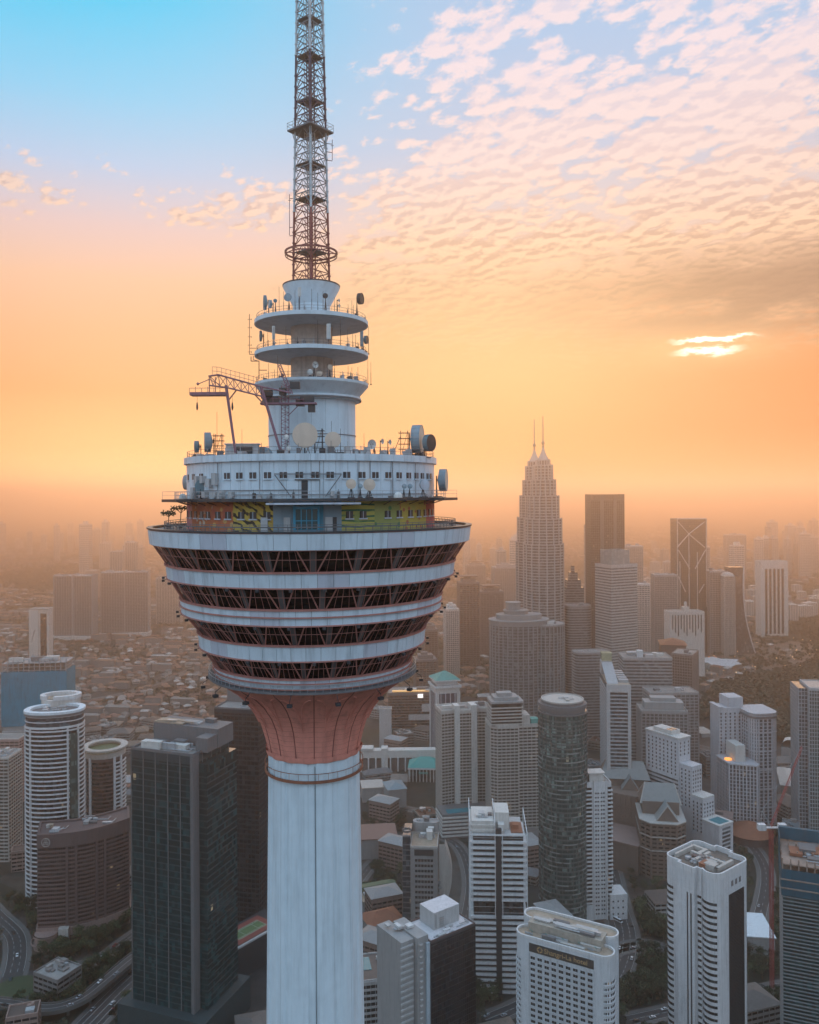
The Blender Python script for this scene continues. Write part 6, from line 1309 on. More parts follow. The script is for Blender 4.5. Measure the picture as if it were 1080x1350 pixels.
# lit plaza on the right
for u, v, Y, r_, lab, m_ in ((943, 873, 1480, 0, 'wide white star-shaped canopy roof on the plaza', WHITE), (951, 896, 1330, 0, 'market stalls glowing orange beside the plaza', lamp('orange_glow', (1., .36, .08), .9)), (958, 866, 1560, 0, 'small orange-lit rooftop beyond the white canopy', lamp('orange_glow', (), 0)), (930, 880, 1450, 0, 'small glass dome left of the white canopy', G_GRN)):
    c = gnd(u, v, 8); o = empty('plaza_building', (c.x, c.y, 0), 0, lab, 'building'); OCC.append((c.x, c.y, 26))
    if 'star' in lab:
        q = MB(); p = [((52 + 16 * (k % 2) + 8 * sin(k * 2.3)) * cos(2 * pi * k / 14) * .8, (36 + 12 * (k % 2)) * sin(2 * pi * k / 14)) for k in range(14)]; q.prism(p, 8, 9.2); add(q, 'canopy', WHITE, o); q = MB(); q.prism([(a * .6, b * .6) for a, b in p], 0, 8); add(q, 'wall', GREY, o)
    elif 'dome' in lab: q = MB(); q.lathe([(16, 0), (16, 6), (13, 12), (7, 16), (.1, 17.5)], 20); add(q, 'dome', m_, o, 40)
    else:
        q = MB(); q2 = MB(); rr_ = random.Random(u)
        for k in range(14 if 'stalls' in lab else 4):
            x, y = rr_.uniform(-34, 34), rr_.uniform(-22, 22); w_, d_ = rr_.uniform(4, 12), rr_.uniform(4, 9); h = rr_.uniform(3, 7); q.box(x - w_ / 2, x + w_ / 2, y - d_ / 2, y + d_ / 2, 0, h); q2.box(x - w_ / 2 + .5, x + w_ / 2 - .5, y - d_ / 2 - .3, y - d_ / 2 - .05, .4, h - .8)
        add(q, 'stall', RUST, o); add(q2, 'lit_front', m_, o)
# ================= streets
ASPH = paint('asphalt', (.038, .039, .042), sc=.05, var=.25, streak=0); PAVE = paint('pavement', (.11, .108, .105), sc=.1, var=.2, streak=0); LINE = paint('road_line', (.55, .55, .52), streak=0)
CARSPOT = []
def ribbon(pts, wd, z0, z1=None, kind='flat'):
    n = len(pts); L = []; Rr = []
    for k in range(n):
        a, b = Vector(pts[max(0, k - 1)][:2]), Vector(pts[min(n - 1, k + 1)][:2]); d = (b - a).normalized(); nn = Vector((-d.y, d.x)); c = Vector(pts[k][:2])
        L.append(c + nn * wd / 2); Rr.append(c - nn * wd / 2)
    return L, Rr
def spline(pts, n=8):
    o = []
    P_ = [pts[0]] + list(pts) + [pts[-1]]
    for i in range(1, len(P_) - 2):
        for k in range(n):
            t_ = k / n; a, b, c, d = (Vector(P_[i + j - 1][:2]) for j in range(4))
            o.append(.5 * ((2 * b) + (c - a) * t_ + (2 * a - 5 * b + 4 * c - d) * t_ * t_ + (3 * b - a - 3 * c + d) * t_ ** 3))
    o.append(Vector(pts[-1][:2])); return o
def road(name, px, wd, z=.02, lanes=2, deck=0., cars=0):
    pts = spline([gnd(u, v, deck) for u, v in px]); zz2 = deck + z
    def strip(mb, wd, off, z, mi):
        L, _ = ribbon(pts, 2 * (off + wd / 2), 0); _, Rr = ribbon(pts, -2 * (off - wd / 2) if False else 2 * abs(off - wd / 2), 0)
        L2, R2 = ribbon(pts, abs(2 * (off + wd / 2)), 0), ribbon(pts, abs(2 * (off - wd / 2)), 0)
        A_ = L2[0] if off + wd / 2 >= 0 else L2[1]; B_ = R2[0] if off - wd / 2 >= 0 else R2[1]
        for k in range(len(pts) - 1): mb.face([(*B_[k], z), (*B_[k + 1], z), (*A_[k + 1], z), (*A_[k], z)], mi)
    q = MB(); strip(q, wd, 0, zz2, 0); 
    if deck:
        for s in (-1, 1):
            L, Rr = ribbon(pts, wd + .1, 0); E_ = L if s > 0 else Rr; L2, R2 = ribbon(pts, wd + 1.0, 0); E2 = L2 if s > 0 else R2
            for k in range(len(pts) - 1):
                q.face([(*E2[k], deck - 1.6), (*E2[k + 1], deck - 1.6), (*E2[k + 1], deck + 1.1), (*E2[k], deck + 1.1)], 1); q.face([(*E_[k], deck + .1), (*E_[k + 1], deck + .1), (*E_[k + 1], deck + 1.1), (*E_[k], deck + 1.1)], 1); q.face([(*E_[k], deck + 1.1), (*E_[k + 1], deck + 1.1), (*E2[k + 1], deck + 1.1), (*E2[k], deck + 1.1)], 1)
        strip(q, wd + 1, 0, deck - 1.6, 1)
        for k in range(3, len(pts) - 2, 6): q.prism(ellipse(1, 1, 10, pts[k].x, pts[k].y), 0, deck - 1.6, 1)
    r_ = tag(q.build(name, [ASPH, PAVE]), kind='structure')
    q = MB()
    for i in range(1, lanes):
        off = -wd / 2 + wd * i / lanes; L2 = ribbon(pts, abs(2 * off) + 1e-4, 0)[0 if off >= 0 else 1]; acc = 0
        for k in range(len(pts) - 1):
            a, b = L2[k], L2[k + 1]; d = b - a; n = max(1, int(d.length / 9)); dd = d.normalized(); nn = Vector((-dd.y, dd.x)) * .12
            for j in range(n): p0 = a + d * (j / n); p1 = p0 + dd * min(4., d.length / n); q.face([(*(p0 - nn), zz2 + .012), (*(p1 - nn), zz2 + .012), (*(p1 + nn), zz2 + .012), (*(p0 + nn), zz2 + .012)])
    for s in (-1, 1): strip(q, .2, s * (wd / 2 - .6), zz2 + .010, 0)
    q.build('road_marking', LINE, r_)
    if not deck:
        for s in (-1, 1):
            q = MB(); L1 = ribbon(pts, wd + .02, 0)[0 if s > 0 else 1]; L2 = ribbon(pts, wd + 6, 0)[0 if s > 0 else 1]
            for k in range(len(pts) - 1):
                q.face([(*L1[k], .14), (*L1[k + 1], .14), (*L2[k + 1], .14), (*L2[k], .14)]); q.face([(*L1[k], 0), (*L1[k + 1], 0), (*L1[k + 1], .14), (*L1[k], .14)])
            tag(q.build('pavement', PAVE), kind='structure')
    for i in range(cars * 2):
        k = R.randrange(1, len(pts) - 2); d = (pts[k + 1] - pts[k]).normalized(); off = (R.randrange(lanes) + .5) / lanes * wd - wd / 2; p = pts[k] + (pts[k + 1] - pts[k]) * R.random() + Vector((-d.y, d.x)) * off
        if all((p - Vector(c[:2])).length > 7 for c in CARSPOT): CARSPOT.append((p.x, p.y, zz2 + .01, atan2(d.y, d.x) + (pi if off > 0 else 0)))
road('road', [(-60, 1150), (-8, 1205), (22, 1240), (10, 1300), (-40, 1330)], 14, lanes=3, cars=7)
road('flyover', [(-60, 1322), (0, 1322), (60, 1330), (105, 1318), (140, 1292), (176, 1262), (230, 1225)], 9, deck=7, cars=4)
road('road', [(95, 1375), (130, 1338), (172, 1296), (215, 1262), (290, 1220)], 18, lanes=4, cars=9)
road('road', [(60, 1276), (120, 1270), (165, 1240), (200, 1215)], 8, cars=2)
road('road', [(700, 1395), (770, 1330), (812, 1280), (822, 1235), (812, 1195), (802, 1150), (790, 1110)], 20, lanes=4, cars=16)
road('road', [(640, 1345), (700, 1318), (790, 1262), (850, 1246), (900, 1262)], 11, cars=6)
road('road', [(1120, 1290), (1040, 1300), (985, 1312), (900, 1330), (830, 1345)], 10, lanes=2, cars=4)
road('road', [(470, 1165), (500, 1130), (545, 1100), (600, 1112), (620, 1160), (610, 1230)], 9, cars=4)
road('road', [(920, 1110), (950, 1080), (985, 1108), (1010, 1150), (1000, 1215), (985, 1250)], 10, cars=5)
road('road', [(470, 1045), (520, 1062), (575, 1076), (612, 1098)], 9, cars=3)
road('road', [(0, 1105), (14, 1060), (8, 1010), (30, 960), (90, 930), (180, 910), (260, 880)], 12, cars=4)
road('road', [(905, 980), (950, 985), (960, 940), (930, 915), (985, 880), (1080, 868)], 12, cars=5)
q = MB(); c = gnd(22, 1303); q.lathe([(15, .06), (21, .06)], 40, 0, c=(c.x, c.y)); q.lathe([(14.9, .2), (.01, .25)], 32, 1, c=(c.x, c.y)); q.lathe([(15, 0), (15, .2), (14.5, .2)], 32, 2, c=(c.x, c.y)); tag(q.build('roundabout', [ASPH, paint('lawn', (.035, .055, .02), sc=.2, var=.4, streak=0), PAVE]), kind='structure')
# ================= cars
def car_mesh(nm, col, L=4.3, van=0):
    q = MB(); hw = .88
    side = [(-L / 2, .35), (L / 2, .35), (L / 2 + .05, .6), (L / 2 - .1, .85), (L / 2 - 1.05, .95), (-L / 2 + .5, .98), (-L / 2, .9)]
    cab = [(L / 2 - 1.1, .94), (L / 2 - 1.75, 1.45), (-L / 2 + 1.0, 1.48), (-L / 2 + .35, .97)] if not van else [(L / 2 - .5, .94), (L / 2 - .9, 1.9), (-L / 2 + .1, 1.95), (-L / 2 + .02, .97)]
    for pr, w_, mi in ((side, hw, 0), (cab, hw * .86, 1)):
        n = len(pr)
        for k in range(n): j = (k + 1) % n; q.face([(pr[k][0], -w_, pr[k][1]), (pr[j][0], -w_, pr[j][1]), (pr[j][0], w_, pr[j][1]), (pr[k][0], w_, pr[k][1])], 0 if (mi and k == 1) else mi)
        q.face([(x, -w_, z) for x, z in pr], mi); q.face([(x, w_, z) for x, z in pr[::-1]], mi)
    for x in (-L / 2 + .8, L / 2 - .85):
        for y in (-hw + .05, hw - .05): q.tube((x, y - .1, .32), (x, y + .1, .32), .32, 10, 2)
    o = q.build(nm, [col, G_DARK, DARKM]); me = o.data; bpy.data.objects.remove(o); return me
CC = [('white', (.65, .65, .66)), ('silver grey', (.32, .33, .35)), ('black', (.02, .02, .022)), ('dark red', (.22, .02, .02)), ('dark blue', (.02, .04, .12))]
CM = [(n, car_mesh('parked_car', paint('car_' + n.replace(' ', '_'), c, rough=.25, var=.02, streak=0))) for n, c in CC]
for i, (x, y, z, a) in enumerate(CARSPOT):
    n, me = CM[R.choices(range(5), (5, 4, 3, 1, 1))[0]]; o = bpy.data.objects.new('car', me); COL.objects.link(o); o.location = (x, y, z); o.rotation_euler = (0, 0, a)
    tag(o, f'small {n} car driving on a street between the towers', 'car', f'{n} cars on the streets')
vm_ = car_mesh('van', paint('van_white', (.62, .64, .66), rough=.35, var=.03, streak=.05), 10.5, 1)
for u, v in ((809, 1210), (813, 1214)):
    c = gnd(u, v, .15); o = bpy.data.objects.new('bus', vm_); COL.objects.link(o); o.location = c; o.scale = (1, 1.3, 1.35); o.rotation_euler = (0, 0, -.9); tag(o, 'long white bus parked beside the base of the slim white tower', 'bus', 'buses parked by the slim white tower')
c = gnd(808, 1203, .1); q = MB(); q.box(-5, 5, -.4, .4, 0, 3.2, 1); q.box(-4.8, 4.8, -.55, -.42, .5, 2.9, 0); tag(q.build('lit_hoarding', [lamp('orange_lamp', (), 0), DARKM], None, None, c), 'orange-lit street hoarding beside the slim white tower', 'sign')
# ================= fill: things are put where the ground is free and where they show
dg = bpy.context.evaluated_depsgraph_get(); dg.update()
CAMV = Vector((0, 0, CZ))
def free(x, y, pad=3.):
    for ox, oy in ((0, 0), (pad, 0), (-pad, 0), (0, pad), (0, -pad), (pad * .7, pad * .7), (-pad * .7, -pad * .7), (pad * .7, -pad * .7), (-pad * .7, pad * .7)):
        h, loc, nrm, idx, ob, mt = scene.ray_cast(dg, Vector((x + ox, y + oy, 700)), Vector((0, 0, -1)))
        if not h or ob.name != 'ground': return False
    return True
def seen(x, y, z):
    d = Vector((x, y, z)) - CAMV; L = d.length
    return not scene.ray_cast(dg, CAMV, d / L, distance=L - 4)[0]
TAKEN = {}
def claim(x, y, r):
    k0 = (int(x // 40), int(y // 40))
    for i in (-1, 0, 1):
        for j in (-1, 0, 1):
            for a, b, c in TAKEN.get((k0[0] + i, k0[1] + j), ()):
                if (a - x) ** 2 + (b - y) ** 2 < (c + r) ** 2: return False
    TAKEN.setdefault(k0, []).append((x, y, r)); return True
# low blocks between the towers
ROOFS = [paint('roof_grey_shaded', (.13, .125, .12), sc=.2, var=.4), paint('roof_tan_shaded', (.19, .15, .12), sc=.3, var=.4), GREY, paint('roof_pale', (.30, .29, .28), sc=.2, var=.35), paint('roof_brown', (.10, .075, .065), sc=.2, var=.3), paint('roof_rust_shaded', (.17, .08, .055), sc=.3, var=.4), paint('roof_bluegrey', (.13, .16, .175), sc=.2, var=.3), DGREY]  # most roof colours darkened, standing in for shade between the towers
WALLS = [paint('wall_pale', (.34, .33, .32)), paint('wall_beige', (.27, .24, .21)), paint('wall_mid', (.19, .19, .19)), GREY, paint('wall_pinkish', (.28, .20, .175)), paint('wall_dim', (.20, .19, .185))]  # wall colours lowered likewise, shade of the street gaps put into them
def block_mesh(seed):
    r = random.Random(seed); w_, d_, h = r.uniform(13, 34), r.uniform(12, 26), r.choice((8, 11, 14, 18, 24)); q = MB(); x0, y0 = -w_ / 2, -d_ / 2
    q.box(x0, -x0, y0, -y0, 0, h, 0); p = rect(w_, d_, x0, y0)
    for i in range(int(h / 3.5)): bands(q, p, [.9 + 3.5 * i], 1.5, -.0 + .06, 2)
    fins(q, p, 4.5, .6, .15, 0, h, 0)
    if r.random() < .3: hip(q, x0, -x0, y0, -y0, h + .02, r.uniform(2, 4.5), 1, 1)
    else:
        q.prism(offset(p, -.5), h + .01, h + .05, 1); inn, ou = offset(p, -.5), offset(p, .15)
        for k in range(4): j = (k + 1) % 4; q.prism([ou[k], ou[j], inn[j], inn[k]], h, h + 1.0, 0)
        for k in range(r.randint(3, 9)):
            a, b = r.uniform(1.5, 6), r.uniform(1.5, 5); cx_, cy_ = r.uniform(x0 + 3, -x0 - 3 - a * .5), r.uniform(y0 + 3, -y0 - 3); q.box(cx_, cx_ + a, cy_ - b / 2, cy_ + b / 2, h + .06 + .01 * k, h + r.uniform(1, 3.2), r.choice((0, 1, 3)))
    return q, h, max(w_, d_) / 2 * 1.1
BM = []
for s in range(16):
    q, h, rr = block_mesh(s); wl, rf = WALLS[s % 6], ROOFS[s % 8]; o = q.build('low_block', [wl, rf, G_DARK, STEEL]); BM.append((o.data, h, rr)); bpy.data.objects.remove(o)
nb = 0
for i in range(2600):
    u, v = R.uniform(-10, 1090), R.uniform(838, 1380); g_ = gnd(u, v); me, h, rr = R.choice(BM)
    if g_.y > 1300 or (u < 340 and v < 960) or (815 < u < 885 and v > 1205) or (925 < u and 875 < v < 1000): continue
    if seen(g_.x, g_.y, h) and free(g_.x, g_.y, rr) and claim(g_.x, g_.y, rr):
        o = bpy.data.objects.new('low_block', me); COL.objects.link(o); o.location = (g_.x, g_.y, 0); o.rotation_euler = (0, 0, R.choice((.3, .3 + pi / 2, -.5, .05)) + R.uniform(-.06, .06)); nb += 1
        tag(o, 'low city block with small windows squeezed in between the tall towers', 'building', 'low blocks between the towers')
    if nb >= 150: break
# trees
def tree_parts(seed, h=11., spread=4.6, n=330):
    r = random.Random(seed); tr = MB(); tr.tube((0, 0, 0), (.15, .1, h * .42), .32, 6, 0, .2); cl = []
    for k in range(r.randint(6, 8)):
        a = r.random() * 6.28; rr = r.uniform(.25, .8) * spread; z = h * r.uniform(.48, .86); c_ = Vector((rr * cos(a), rr * sin(a), z)); tr.tube((.15, .1, h * r.uniform(.3, .42)), c_, .14, 4, 0, .05); cl.append((c_, r.uniform(1.5, 2.5)))
    cl.append((Vector((0, 0, h * .82)), 2.2)); cr = MB()
    for k in range(n):
        c_, s = r.choice(cl); d = Vector((r.gauss(0, 1), r.gauss(0, 1), r.gauss(0, .8))).normalized() * s * (r.random() ** .4); p = c_ + d
        ax_ = Vector((r.gauss(0, 1), r.gauss(0, 1), r.gauss(0, 1))).normalized() * r.uniform(.35, .75); bx = ax_.orthogonal().normalized() * r.uniform(.25, .5)
        cr.face([p - ax_, p + bx, p + ax_, p - bx], 0 if r.random() < .7 else 1)
    return tr, cr
LF = [paint('leaf_deep', (.022, .036, .014), rough=.75, sc=.3, var=.4, streak=0, rnd=.55), paint('leaf_mid', (.052, .072, .026), rough=.75, sc=.3, var=.4, streak=0, rnd=.55)]; BARK = paint('bark', (.09, .07, .055), rough=.9)
TP = []
for s in range(5):
    tr, cr = tree_parts(40 + s, R.uniform(9, 13), R.uniform(3.8, 5.4)); a, b = tr.build('trunk', BARK), cr.build('crown', LF); TP.append((a.data, b.data)); bpy.data.objects.remove(a); bpy.data.objects.remove(b)
def put_tree(x, y, s, lab, grp, z=0.):
    o = empty('tree', (x, y, z), R.random() * 6.28, lab, 'tree', grp); o.scale = (s, s, s * R.uniform(.85, 1.1)); a, b = R.choice(TP)
    for nm, me in (('trunk', a), ('crown', b)): c_ = bpy.data.objects.new(nm, me); COL.objects.link(c_); c_.parent = o
AREAS = [(815, 880, 1195, 1350, 95, 'broad-leaved tree in the dark grove beside the road on the lower right', 'trees of the lower right grove'), (60, 176, 1170, 1350, 75, 'broad-leaved tree around the foot of the brown hotel', 'trees round the brown hotel'), (-5, 60, 1190, 1350, 30, 'broad-leaved tree by the roundabout at the lower left', 'trees by the roundabout'),
         (478, 535, 1040, 1300, 34, 'broad-leaved tree on open ground right of the shaft', 'trees right of the shaft'), (610, 690, 1290, 1350, 14, 'broad-leaved tree at the foot of the white slatted tower', 'trees by the slatted tower'), (980, 1032, 1095, 1340, 28, 'broad-leaved tree behind the red tower crane', 'trees behind the red crane'), (785, 1060, 1060, 1215, 24, 'broad-leaved street tree below the brown gabled hotel', 'street trees of the right streets')]
for u0, u1, v0, v1, n, lab, grp in AREAS:
    k = 0
    for i in range(n * 14):
        if k >= n: break
        g_ = gnd(R.uniform(u0, u1), R.uniform(v0, v1))
        if seen(g_.x, g_.y, 9) and free(g_.x, g_.y, 2.5) and claim(g_.x, g_.y, 2.0): put_tree(g_.x, g_.y, R.uniform(.75, 1.25), lab, grp); k += 1
# the cleared site and its lamps
q = MB(); q.face([gnd(u, v, .03) for u, v in ((905, 905), (925, 880), (905, 858), (960, 838), (1010, 842), (1085, 850), (1085, 868), (1035, 878), (985, 892), (935, 905))]); tag(q.build('cleared_ground', paint('bare_earth', (.15, .105, .08), sc=.03, var=.5, streak=0)), kind='structure')
LPM = None
for i in range(46):
    g_ = gnd(R.uniform(908, 1080), R.uniform(842, 900))
    if not LPM:
        q = MB(); q.tube((0, 0, 0), (0, 0, 8), .2, 5, 0); q.tube((0, 0, 8), (1.6, 0, 8.4), .15, 4, 0); q.box(1.0, 2.8, -.5, .5, 7.9, 8.3, 1); ob = q.build('street_lamp', [DARKM, lamp('street_light', (1., .62, .30), 3.)]); LPM = ob.data; bpy.data.objects.remove(ob)
    ob = bpy.data.objects.new('street_lamp', LPM); COL.objects.link(ob); ob.location = g_; ob.rotation_euler = (0, 0, R.random() * 6.28); tag(ob, 'small lit street lamp on the cleared site beyond the wooded hill', 'street lamp', 'lamps of the cleared site')
# mass greenery: woods on the hill at the right, tree cover of the suburbs
def clump(mb, x, y, z, s, r):
    n = 9; 
    for k in range(n):
        d = Vector((r.gauss(0, 1), r.gauss(0, 1), abs(r.gauss(0, .8)))).normalized(); p = Vector((x, y, z + s * .5)) + Vector((d.x * s, d.y * s, d.z * s * .8)) * .75
        a = Vector((r.gauss(0, 1), r.gauss(0, 1), r.gauss(0, .6))).normalized() * s * r.uniform(.35, .6); b = a.cross(d + Vector((.01, .02, 0))).normalized() * s * r.uniform(.3, .55); mb.face([p - a, p + b, p + a, p - b], 0 if r.random() < .65 else 1)
LFAR = [paint('far_leaf_dark', (.020, .029, .015), sc=.02, var=.4, streak=0), paint('far_leaf_mid', (.042, .053, .026), sc=.02, var=.4, streak=0)]
q = MB(); rr_ = random.Random(11)
WP = [(912, 948), (938, 912), (985, 899), (1040, 885), (1090, 874), (1090, 1000), (1045, 985), (1000, 975), (960, 965)]
def inside(u, v, P_):
    c_ = False
    for (a, b), (c2, d) in zip(P_, P_[1:] + P_[:1]):
        if (b > v) != (d > v) and u < (c2 - a) * (v - b) / (d - b) + a: c_ = not c_
    return c_
wc = gnd(1010, 925); 
for i in range(5200):
    u, v = rr_.uniform(900, 1120), rr_.uniform(860, 1005)
    if inside(min(u, 1089), v, WP):
        g_ = gnd(u, v)
        if free(g_.x, g_.y, 4): clump(q, g_.x, g_.y, 1 + 9 * math.exp(-((g_.x - wc.x) / 120) ** 2), rr_.uniform(4, 8), rr_)
for u0, u1, v0, v1, n in ((975, 1060, 806, 835, 500), (640, 700, 1250, 1350, 120), (820, 880, 1200, 1370, 420), (60, 180, 1190, 1370, 380), (-5, 60, 1190, 1370, 160), (480, 540, 1040, 1350, 240), (920, 1040, 1060, 1350, 300)):
    for i in range(n):
        g_ = gnd(rr_.uniform(u0, u1), rr_.uniform(v0, v1))
        if free(g_.x, g_.y, 2.5): clump(q, g_.x, g_.y, .3, rr_.uniform(1.5, 3.6) if v1 > 1000 else 8, rr_)
tag(q.build('woods', LFAR), kind='stuff')
# ================= suburb: tiled houses and trees
def house_mesh(seed):
    r = random.Random(seed); w_, d_, h = r.uniform(8, 17), r.uniform(7, 10), r.uniform(4, 7); q = MB(); x0, y0 = -w_ / 2, -d_ / 2; q.box(x0, -x0, y0, -y0, 0, h, 0)
    q.box(x0 + .8, -x0 - .8, y0 - .05, -y0 + .05, h * .55, h * .55 + 1.2, 2)
    hip(q, x0, -x0, y0, -y0, h + .02, r.uniform(2, 4), .9, 1); return q
HR = [REDROOF, paint('roof_orange_tile', (.26, .13, .08), rnd=.35), paint('roof_grey_tile', (.25, .22, .20), rnd=.35), paint('roof_pale_metal', (.42, .39, .36), rnd=.4), REDROOF, paint('roof_grey_tile', ())]
HM = []
for s in range(6): o = house_mesh(70 + s).build('house', [(WALLS[4], WALLS[5], CREAM)[s % 3], HR[s], G_DARK]); HM.append(o.data); bpy.data.objects.remove(o)
nh = 0
for i in range(9000):
    u, v = R.uniform(-5, 345), R.uniform(838, 965)
    if R.random() < .12: u, v = R.uniform(480, 1085), R.uniform(850, 1000)
    g_ = gnd(u, v)
    if seen(g_.x, g_.y, 6) and free(g_.x, g_.y, 6) and claim(g_.x, g_.y, 6):
        o = bpy.data.objects.new('house', R.choice(HM)); COL.objects.link(o); o.location = (g_.x, g_.y, 0); o.rotation_euler = (0, 0, R.choice((.35, .35, 1.9, -.6)) + R.uniform(-.1, .1)); nh += 1
        tag(o, 'small tiled house packed into the low hazy suburb', 'house', 'houses of the low suburb')
    if nh >= 300: break
q = MB(); t2 = MB(); rr_ = random.Random(5)
def roofed(mb, x, y, a, w_, d_, h, mi):
    mb.obox((x, y), a, w_, d_, 0, h, 0); z = h + .02; e = [(x + p * (w_ + .6) * cos(a) - s * (d_ + .6) * sin(a), y + p * (w_ + .6) * sin(a) + s * (d_ + .6) * cos(a), z) for p, s in ((-1, -1), (1, -1), (1, 1), (-1, 1))]
    r0, r1 = (x - w_ * .75 * cos(a), y - w_ * .75 * sin(a), h + d_ * .45), (x + w_ * .75 * cos(a), y + w_ * .75 * sin(a), h + d_ * .45)
    for f in ((e[0], e[1], r1, r0), (e[1], e[2], r1), (e[2], e[3], r0, r1), (e[3], e[0], r0)): mb.face(f, mi)
# rows of roofs along the suburb's streets, tree belts between them
for row in range(90):
    yb = 880 + row * 19.; xx = -1500.
    while xx < 60:
        w_ = rr_.choice((4.5, 5, 6, 8, 13, 20)) ; x0_, y0_ = xx + w_, yb + 26 * sin(xx * .006) + 30 * sin(yb * .004 + xx * .0021); xx += 2 * w_ + rr_.uniform(.4, 3) + (12 if rr_.random() < .10 else 0)
        if not (-.52 * y0_ < x0_ < -.17 * y0_): continue
        dist = sin(x0_ * .011 + 2 * sin(y0_ * .007)) * sin(y0_ * .009 + 1.1); r_ = rr_.random()
        if not seen(x0_, y0_, 7): continue
        if (dist > .36) or r_ < .30:
            for k in range(3): clump(t2, x0_ + rr_.gauss(0, 6), y0_ + rr_.gauss(0, 6), 0, rr_.uniform(2.5, 5), rr_)
            continue
        if not free(x0_, y0_, w_ + 1) or not claim(x0_, y0_, min(w_, 7) * .75): continue
        roofed(q, x0_, y0_, .15 * sin(xx * .002) + rr_.gauss(0, .05), w_, rr_.uniform(3.6, 5.5), rr_.choice((4, 5, 6, 7, 9, 14)) if w_ < 12 else rr_.uniform(7, 16), 1 + int(2.2 + 1.8 * sin(x0_ * .013 + y0_ * .017) + rr_.uniform(-1.6, 1.6)) % 4)
        if rr_.random() < .5: clump(t2, x0_ + rr_.uniform(-w_, w_), y0_ + 8.5, 0, rr_.uniform(1.8, 3.5), rr_)
for i in range(22000):
    v = 655 + 340 * CU / 1.0 * 0 + 1080 * 340 / (900 * (9000 / 900) ** rr_.random()); u = rr_.uniform(-20, 1100); g_ = gnd(u, v)
    if g_.y < 900 or (g_.y < 1350 and u > 350) or (u < 350 and g_.y < 2500): continue
    wood = sin(g_.x * .006 + 1.3 * sin(g_.y * .0023)) * sin(g_.y * .0031 + .7 * sin(g_.x * .004)) 
    if not seen(g_.x, g_.y, 8): continue
    if 905 < u < 1085 and 838 < v < 905 and rr_.random() < .85: continue
    if wood > .15 or rr_.random() < .42:
        for k in range(4): x, y = g_.x + rr_.gauss(0, 14), g_.y + rr_.gauss(0, 14); clump(t2, x, y, 0, rr_.uniform(4, 7) * (1 + g_.y / 9000), rr_)
        continue
    if not claim(g_.x, g_.y, 5): continue
    a = .35 + rr_.choice((0, pi / 2)) + .4 * sin(g_.x * .002); sc = 1 + g_.y / 6000; w_, d_, h = rr_.uniform(4, 9) * sc, rr_.uniform(3.2, 5.5) * sc, rr_.choice((4, 5, 6, 8, 12)) * sc
    q.obox((g_.x, g_.y), a, w_, d_, 0, h, 0); mi = rr_.choice((1, 1, 2, 3, 4, 2)); z = h + .02; e = [(g_.x + p * (w_ + .8) * cos(a) - s * (d_ + .8) * sin(a), g_.y + p * (w_ + .8) * sin(a) + s * (d_ + .8) * cos(a), z) for p, s in ((-1, -1), (1, -1), (1, 1), (-1, 1))]
    r0, r1 = (g_.x - w_ * .6 * cos(a), g_.y - w_ * .6 * sin(a), h + d_ * .45), (g_.x + w_ * .6 * cos(a), g_.y + w_ * .6 * sin(a), h + d_ * .45)
    for f in ((e[0], e[1], r1, r0), (e[1], e[2], r1), (e[2], e[3], r0, r1), (e[3], e[0], r0)): q.face(f, mi)
tag(q.build('suburb_rooftops', [WALLS[5], REDROOF, HR[1], HR[2], HR[3]]), kind='stuff'); tag(t2.build('suburb_greenery', LFAR), kind='stuff')
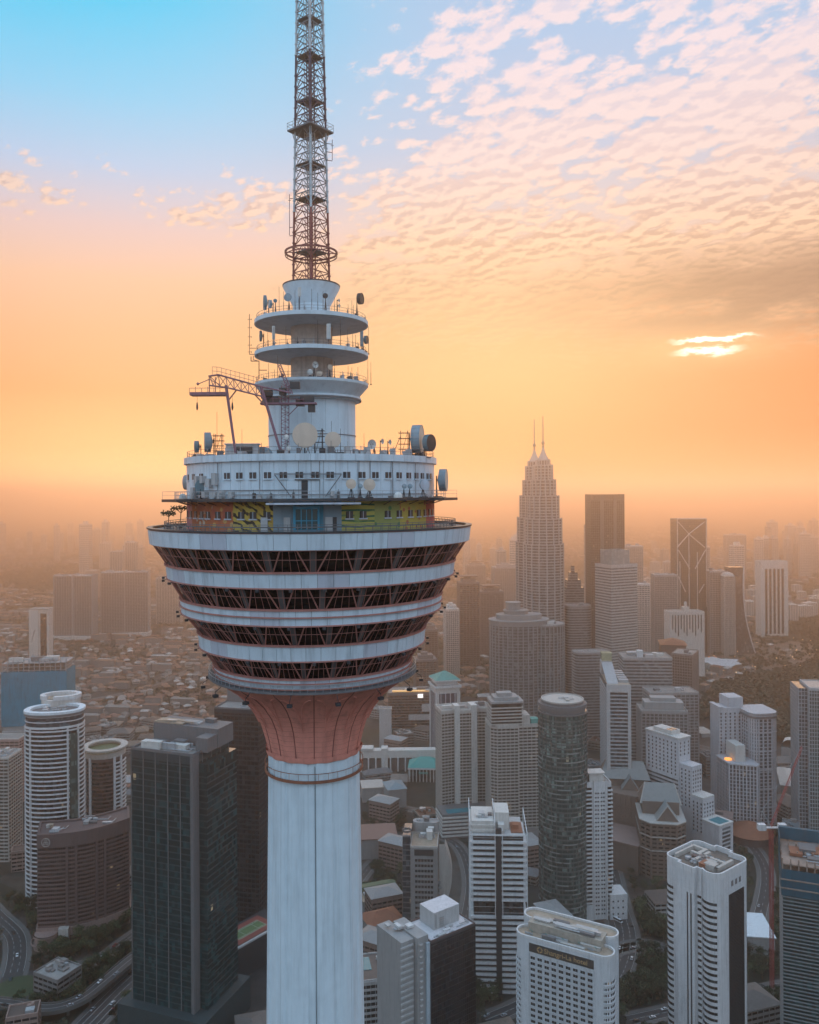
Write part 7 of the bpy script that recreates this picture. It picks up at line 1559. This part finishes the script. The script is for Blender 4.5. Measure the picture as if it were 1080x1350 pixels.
# ================= towers far out in the haze
FM = []
for s in range(5):
    r = random.Random(200 + s); q = MB(); w_, d_, h = r.uniform(20, 46), 22, 100; p = rect(w_, d_, -w_ / 2, -d_ / 2); q.prism(p, 0, h, 1); bands(q, p, [3.6 * i for i in range(27)], 1.5, .3, 0); fins(q, p, 7, 1.4, .8, 0, h, 0); q.box(-w_ * .2, w_ * .2, -6, 6, h, h + 6, 0); q.prism(offset(p, .5), h - 2, h + .5, 0)
    o = q.build('hazy_tower', [CREAM if s % 2 else OFFW, G_GREY]); FM.append(o.data); bpy.data.objects.remove(o)
def far(u, vt, Y, lab, grp):
    c = at(u, vt, Y); o = bpy.data.objects.new('hazy_tower', R.choice(FM)); COL.objects.link(o); o.location = (c.x, c.y, 0); s = c.z / 105.; o.scale = (R.uniform(.8, 1.3), 1, max(.3, s)); o.rotation_euler = (0, 0, R.uniform(-.3, .3)); tag(o, lab, 'tower', grp)
for i in range(34): far(R.uniform(1000, 1085), R.uniform(682, 722), R.uniform(3000, 5200), 'faint tower block in the crowded far skyline at the right edge', 'far towers at the right edge')
for i in range(26): far(R.uniform(0, 200), R.uniform(684, 720), R.uniform(3200, 6000), 'faint tower block on the hazy skyline left of the pod', 'far towers on the left skyline')
for i in range(26): far(R.uniform(615, 700), R.uniform(700, 760), R.uniform(2400, 4500), 'faint tower block in the haze between the pod and the twin spires', 'far towers left of the twin spires')
for i in range(30): far(R.uniform(830, 1000), R.uniform(700, 770), R.uniform(2400, 4800), 'faint tower block in the haze around the braced tower', 'far towers around the braced tower')
for i in range(16): far(R.uniform(985, 1085), R.uniform(770, 810), R.uniform(2100, 2900), 'dim mid-rise block in the haze beyond the wooded hill', 'dim blocks beyond the hill')
# ================================================================ haze (even air round the camera and the whole scene)
q = MB(); q.lathe([(0.01, -1.0), (31000, -1.0), (31000, 440), (0.01, 440)], 48)
hz = bpy.data.materials.new('haze'); hz.use_nodes = True; nt = hz.node_tree; nt.nodes.clear()
pv = nt.nodes.new('ShaderNodeVolumePrincipled'); oo = nt.nodes.new('ShaderNodeOutputMaterial'); nt.links.new(pv.outputs[0], oo.inputs['Volume'])
pv.inputs['Color'].default_value = (*HAZE_C, 1); pv.inputs['Density'].default_value = HAZE_D; pv.inputs['Anisotropy'].default_value = HAZE_G
tag(q.build('haze', hz), kind='stuff')
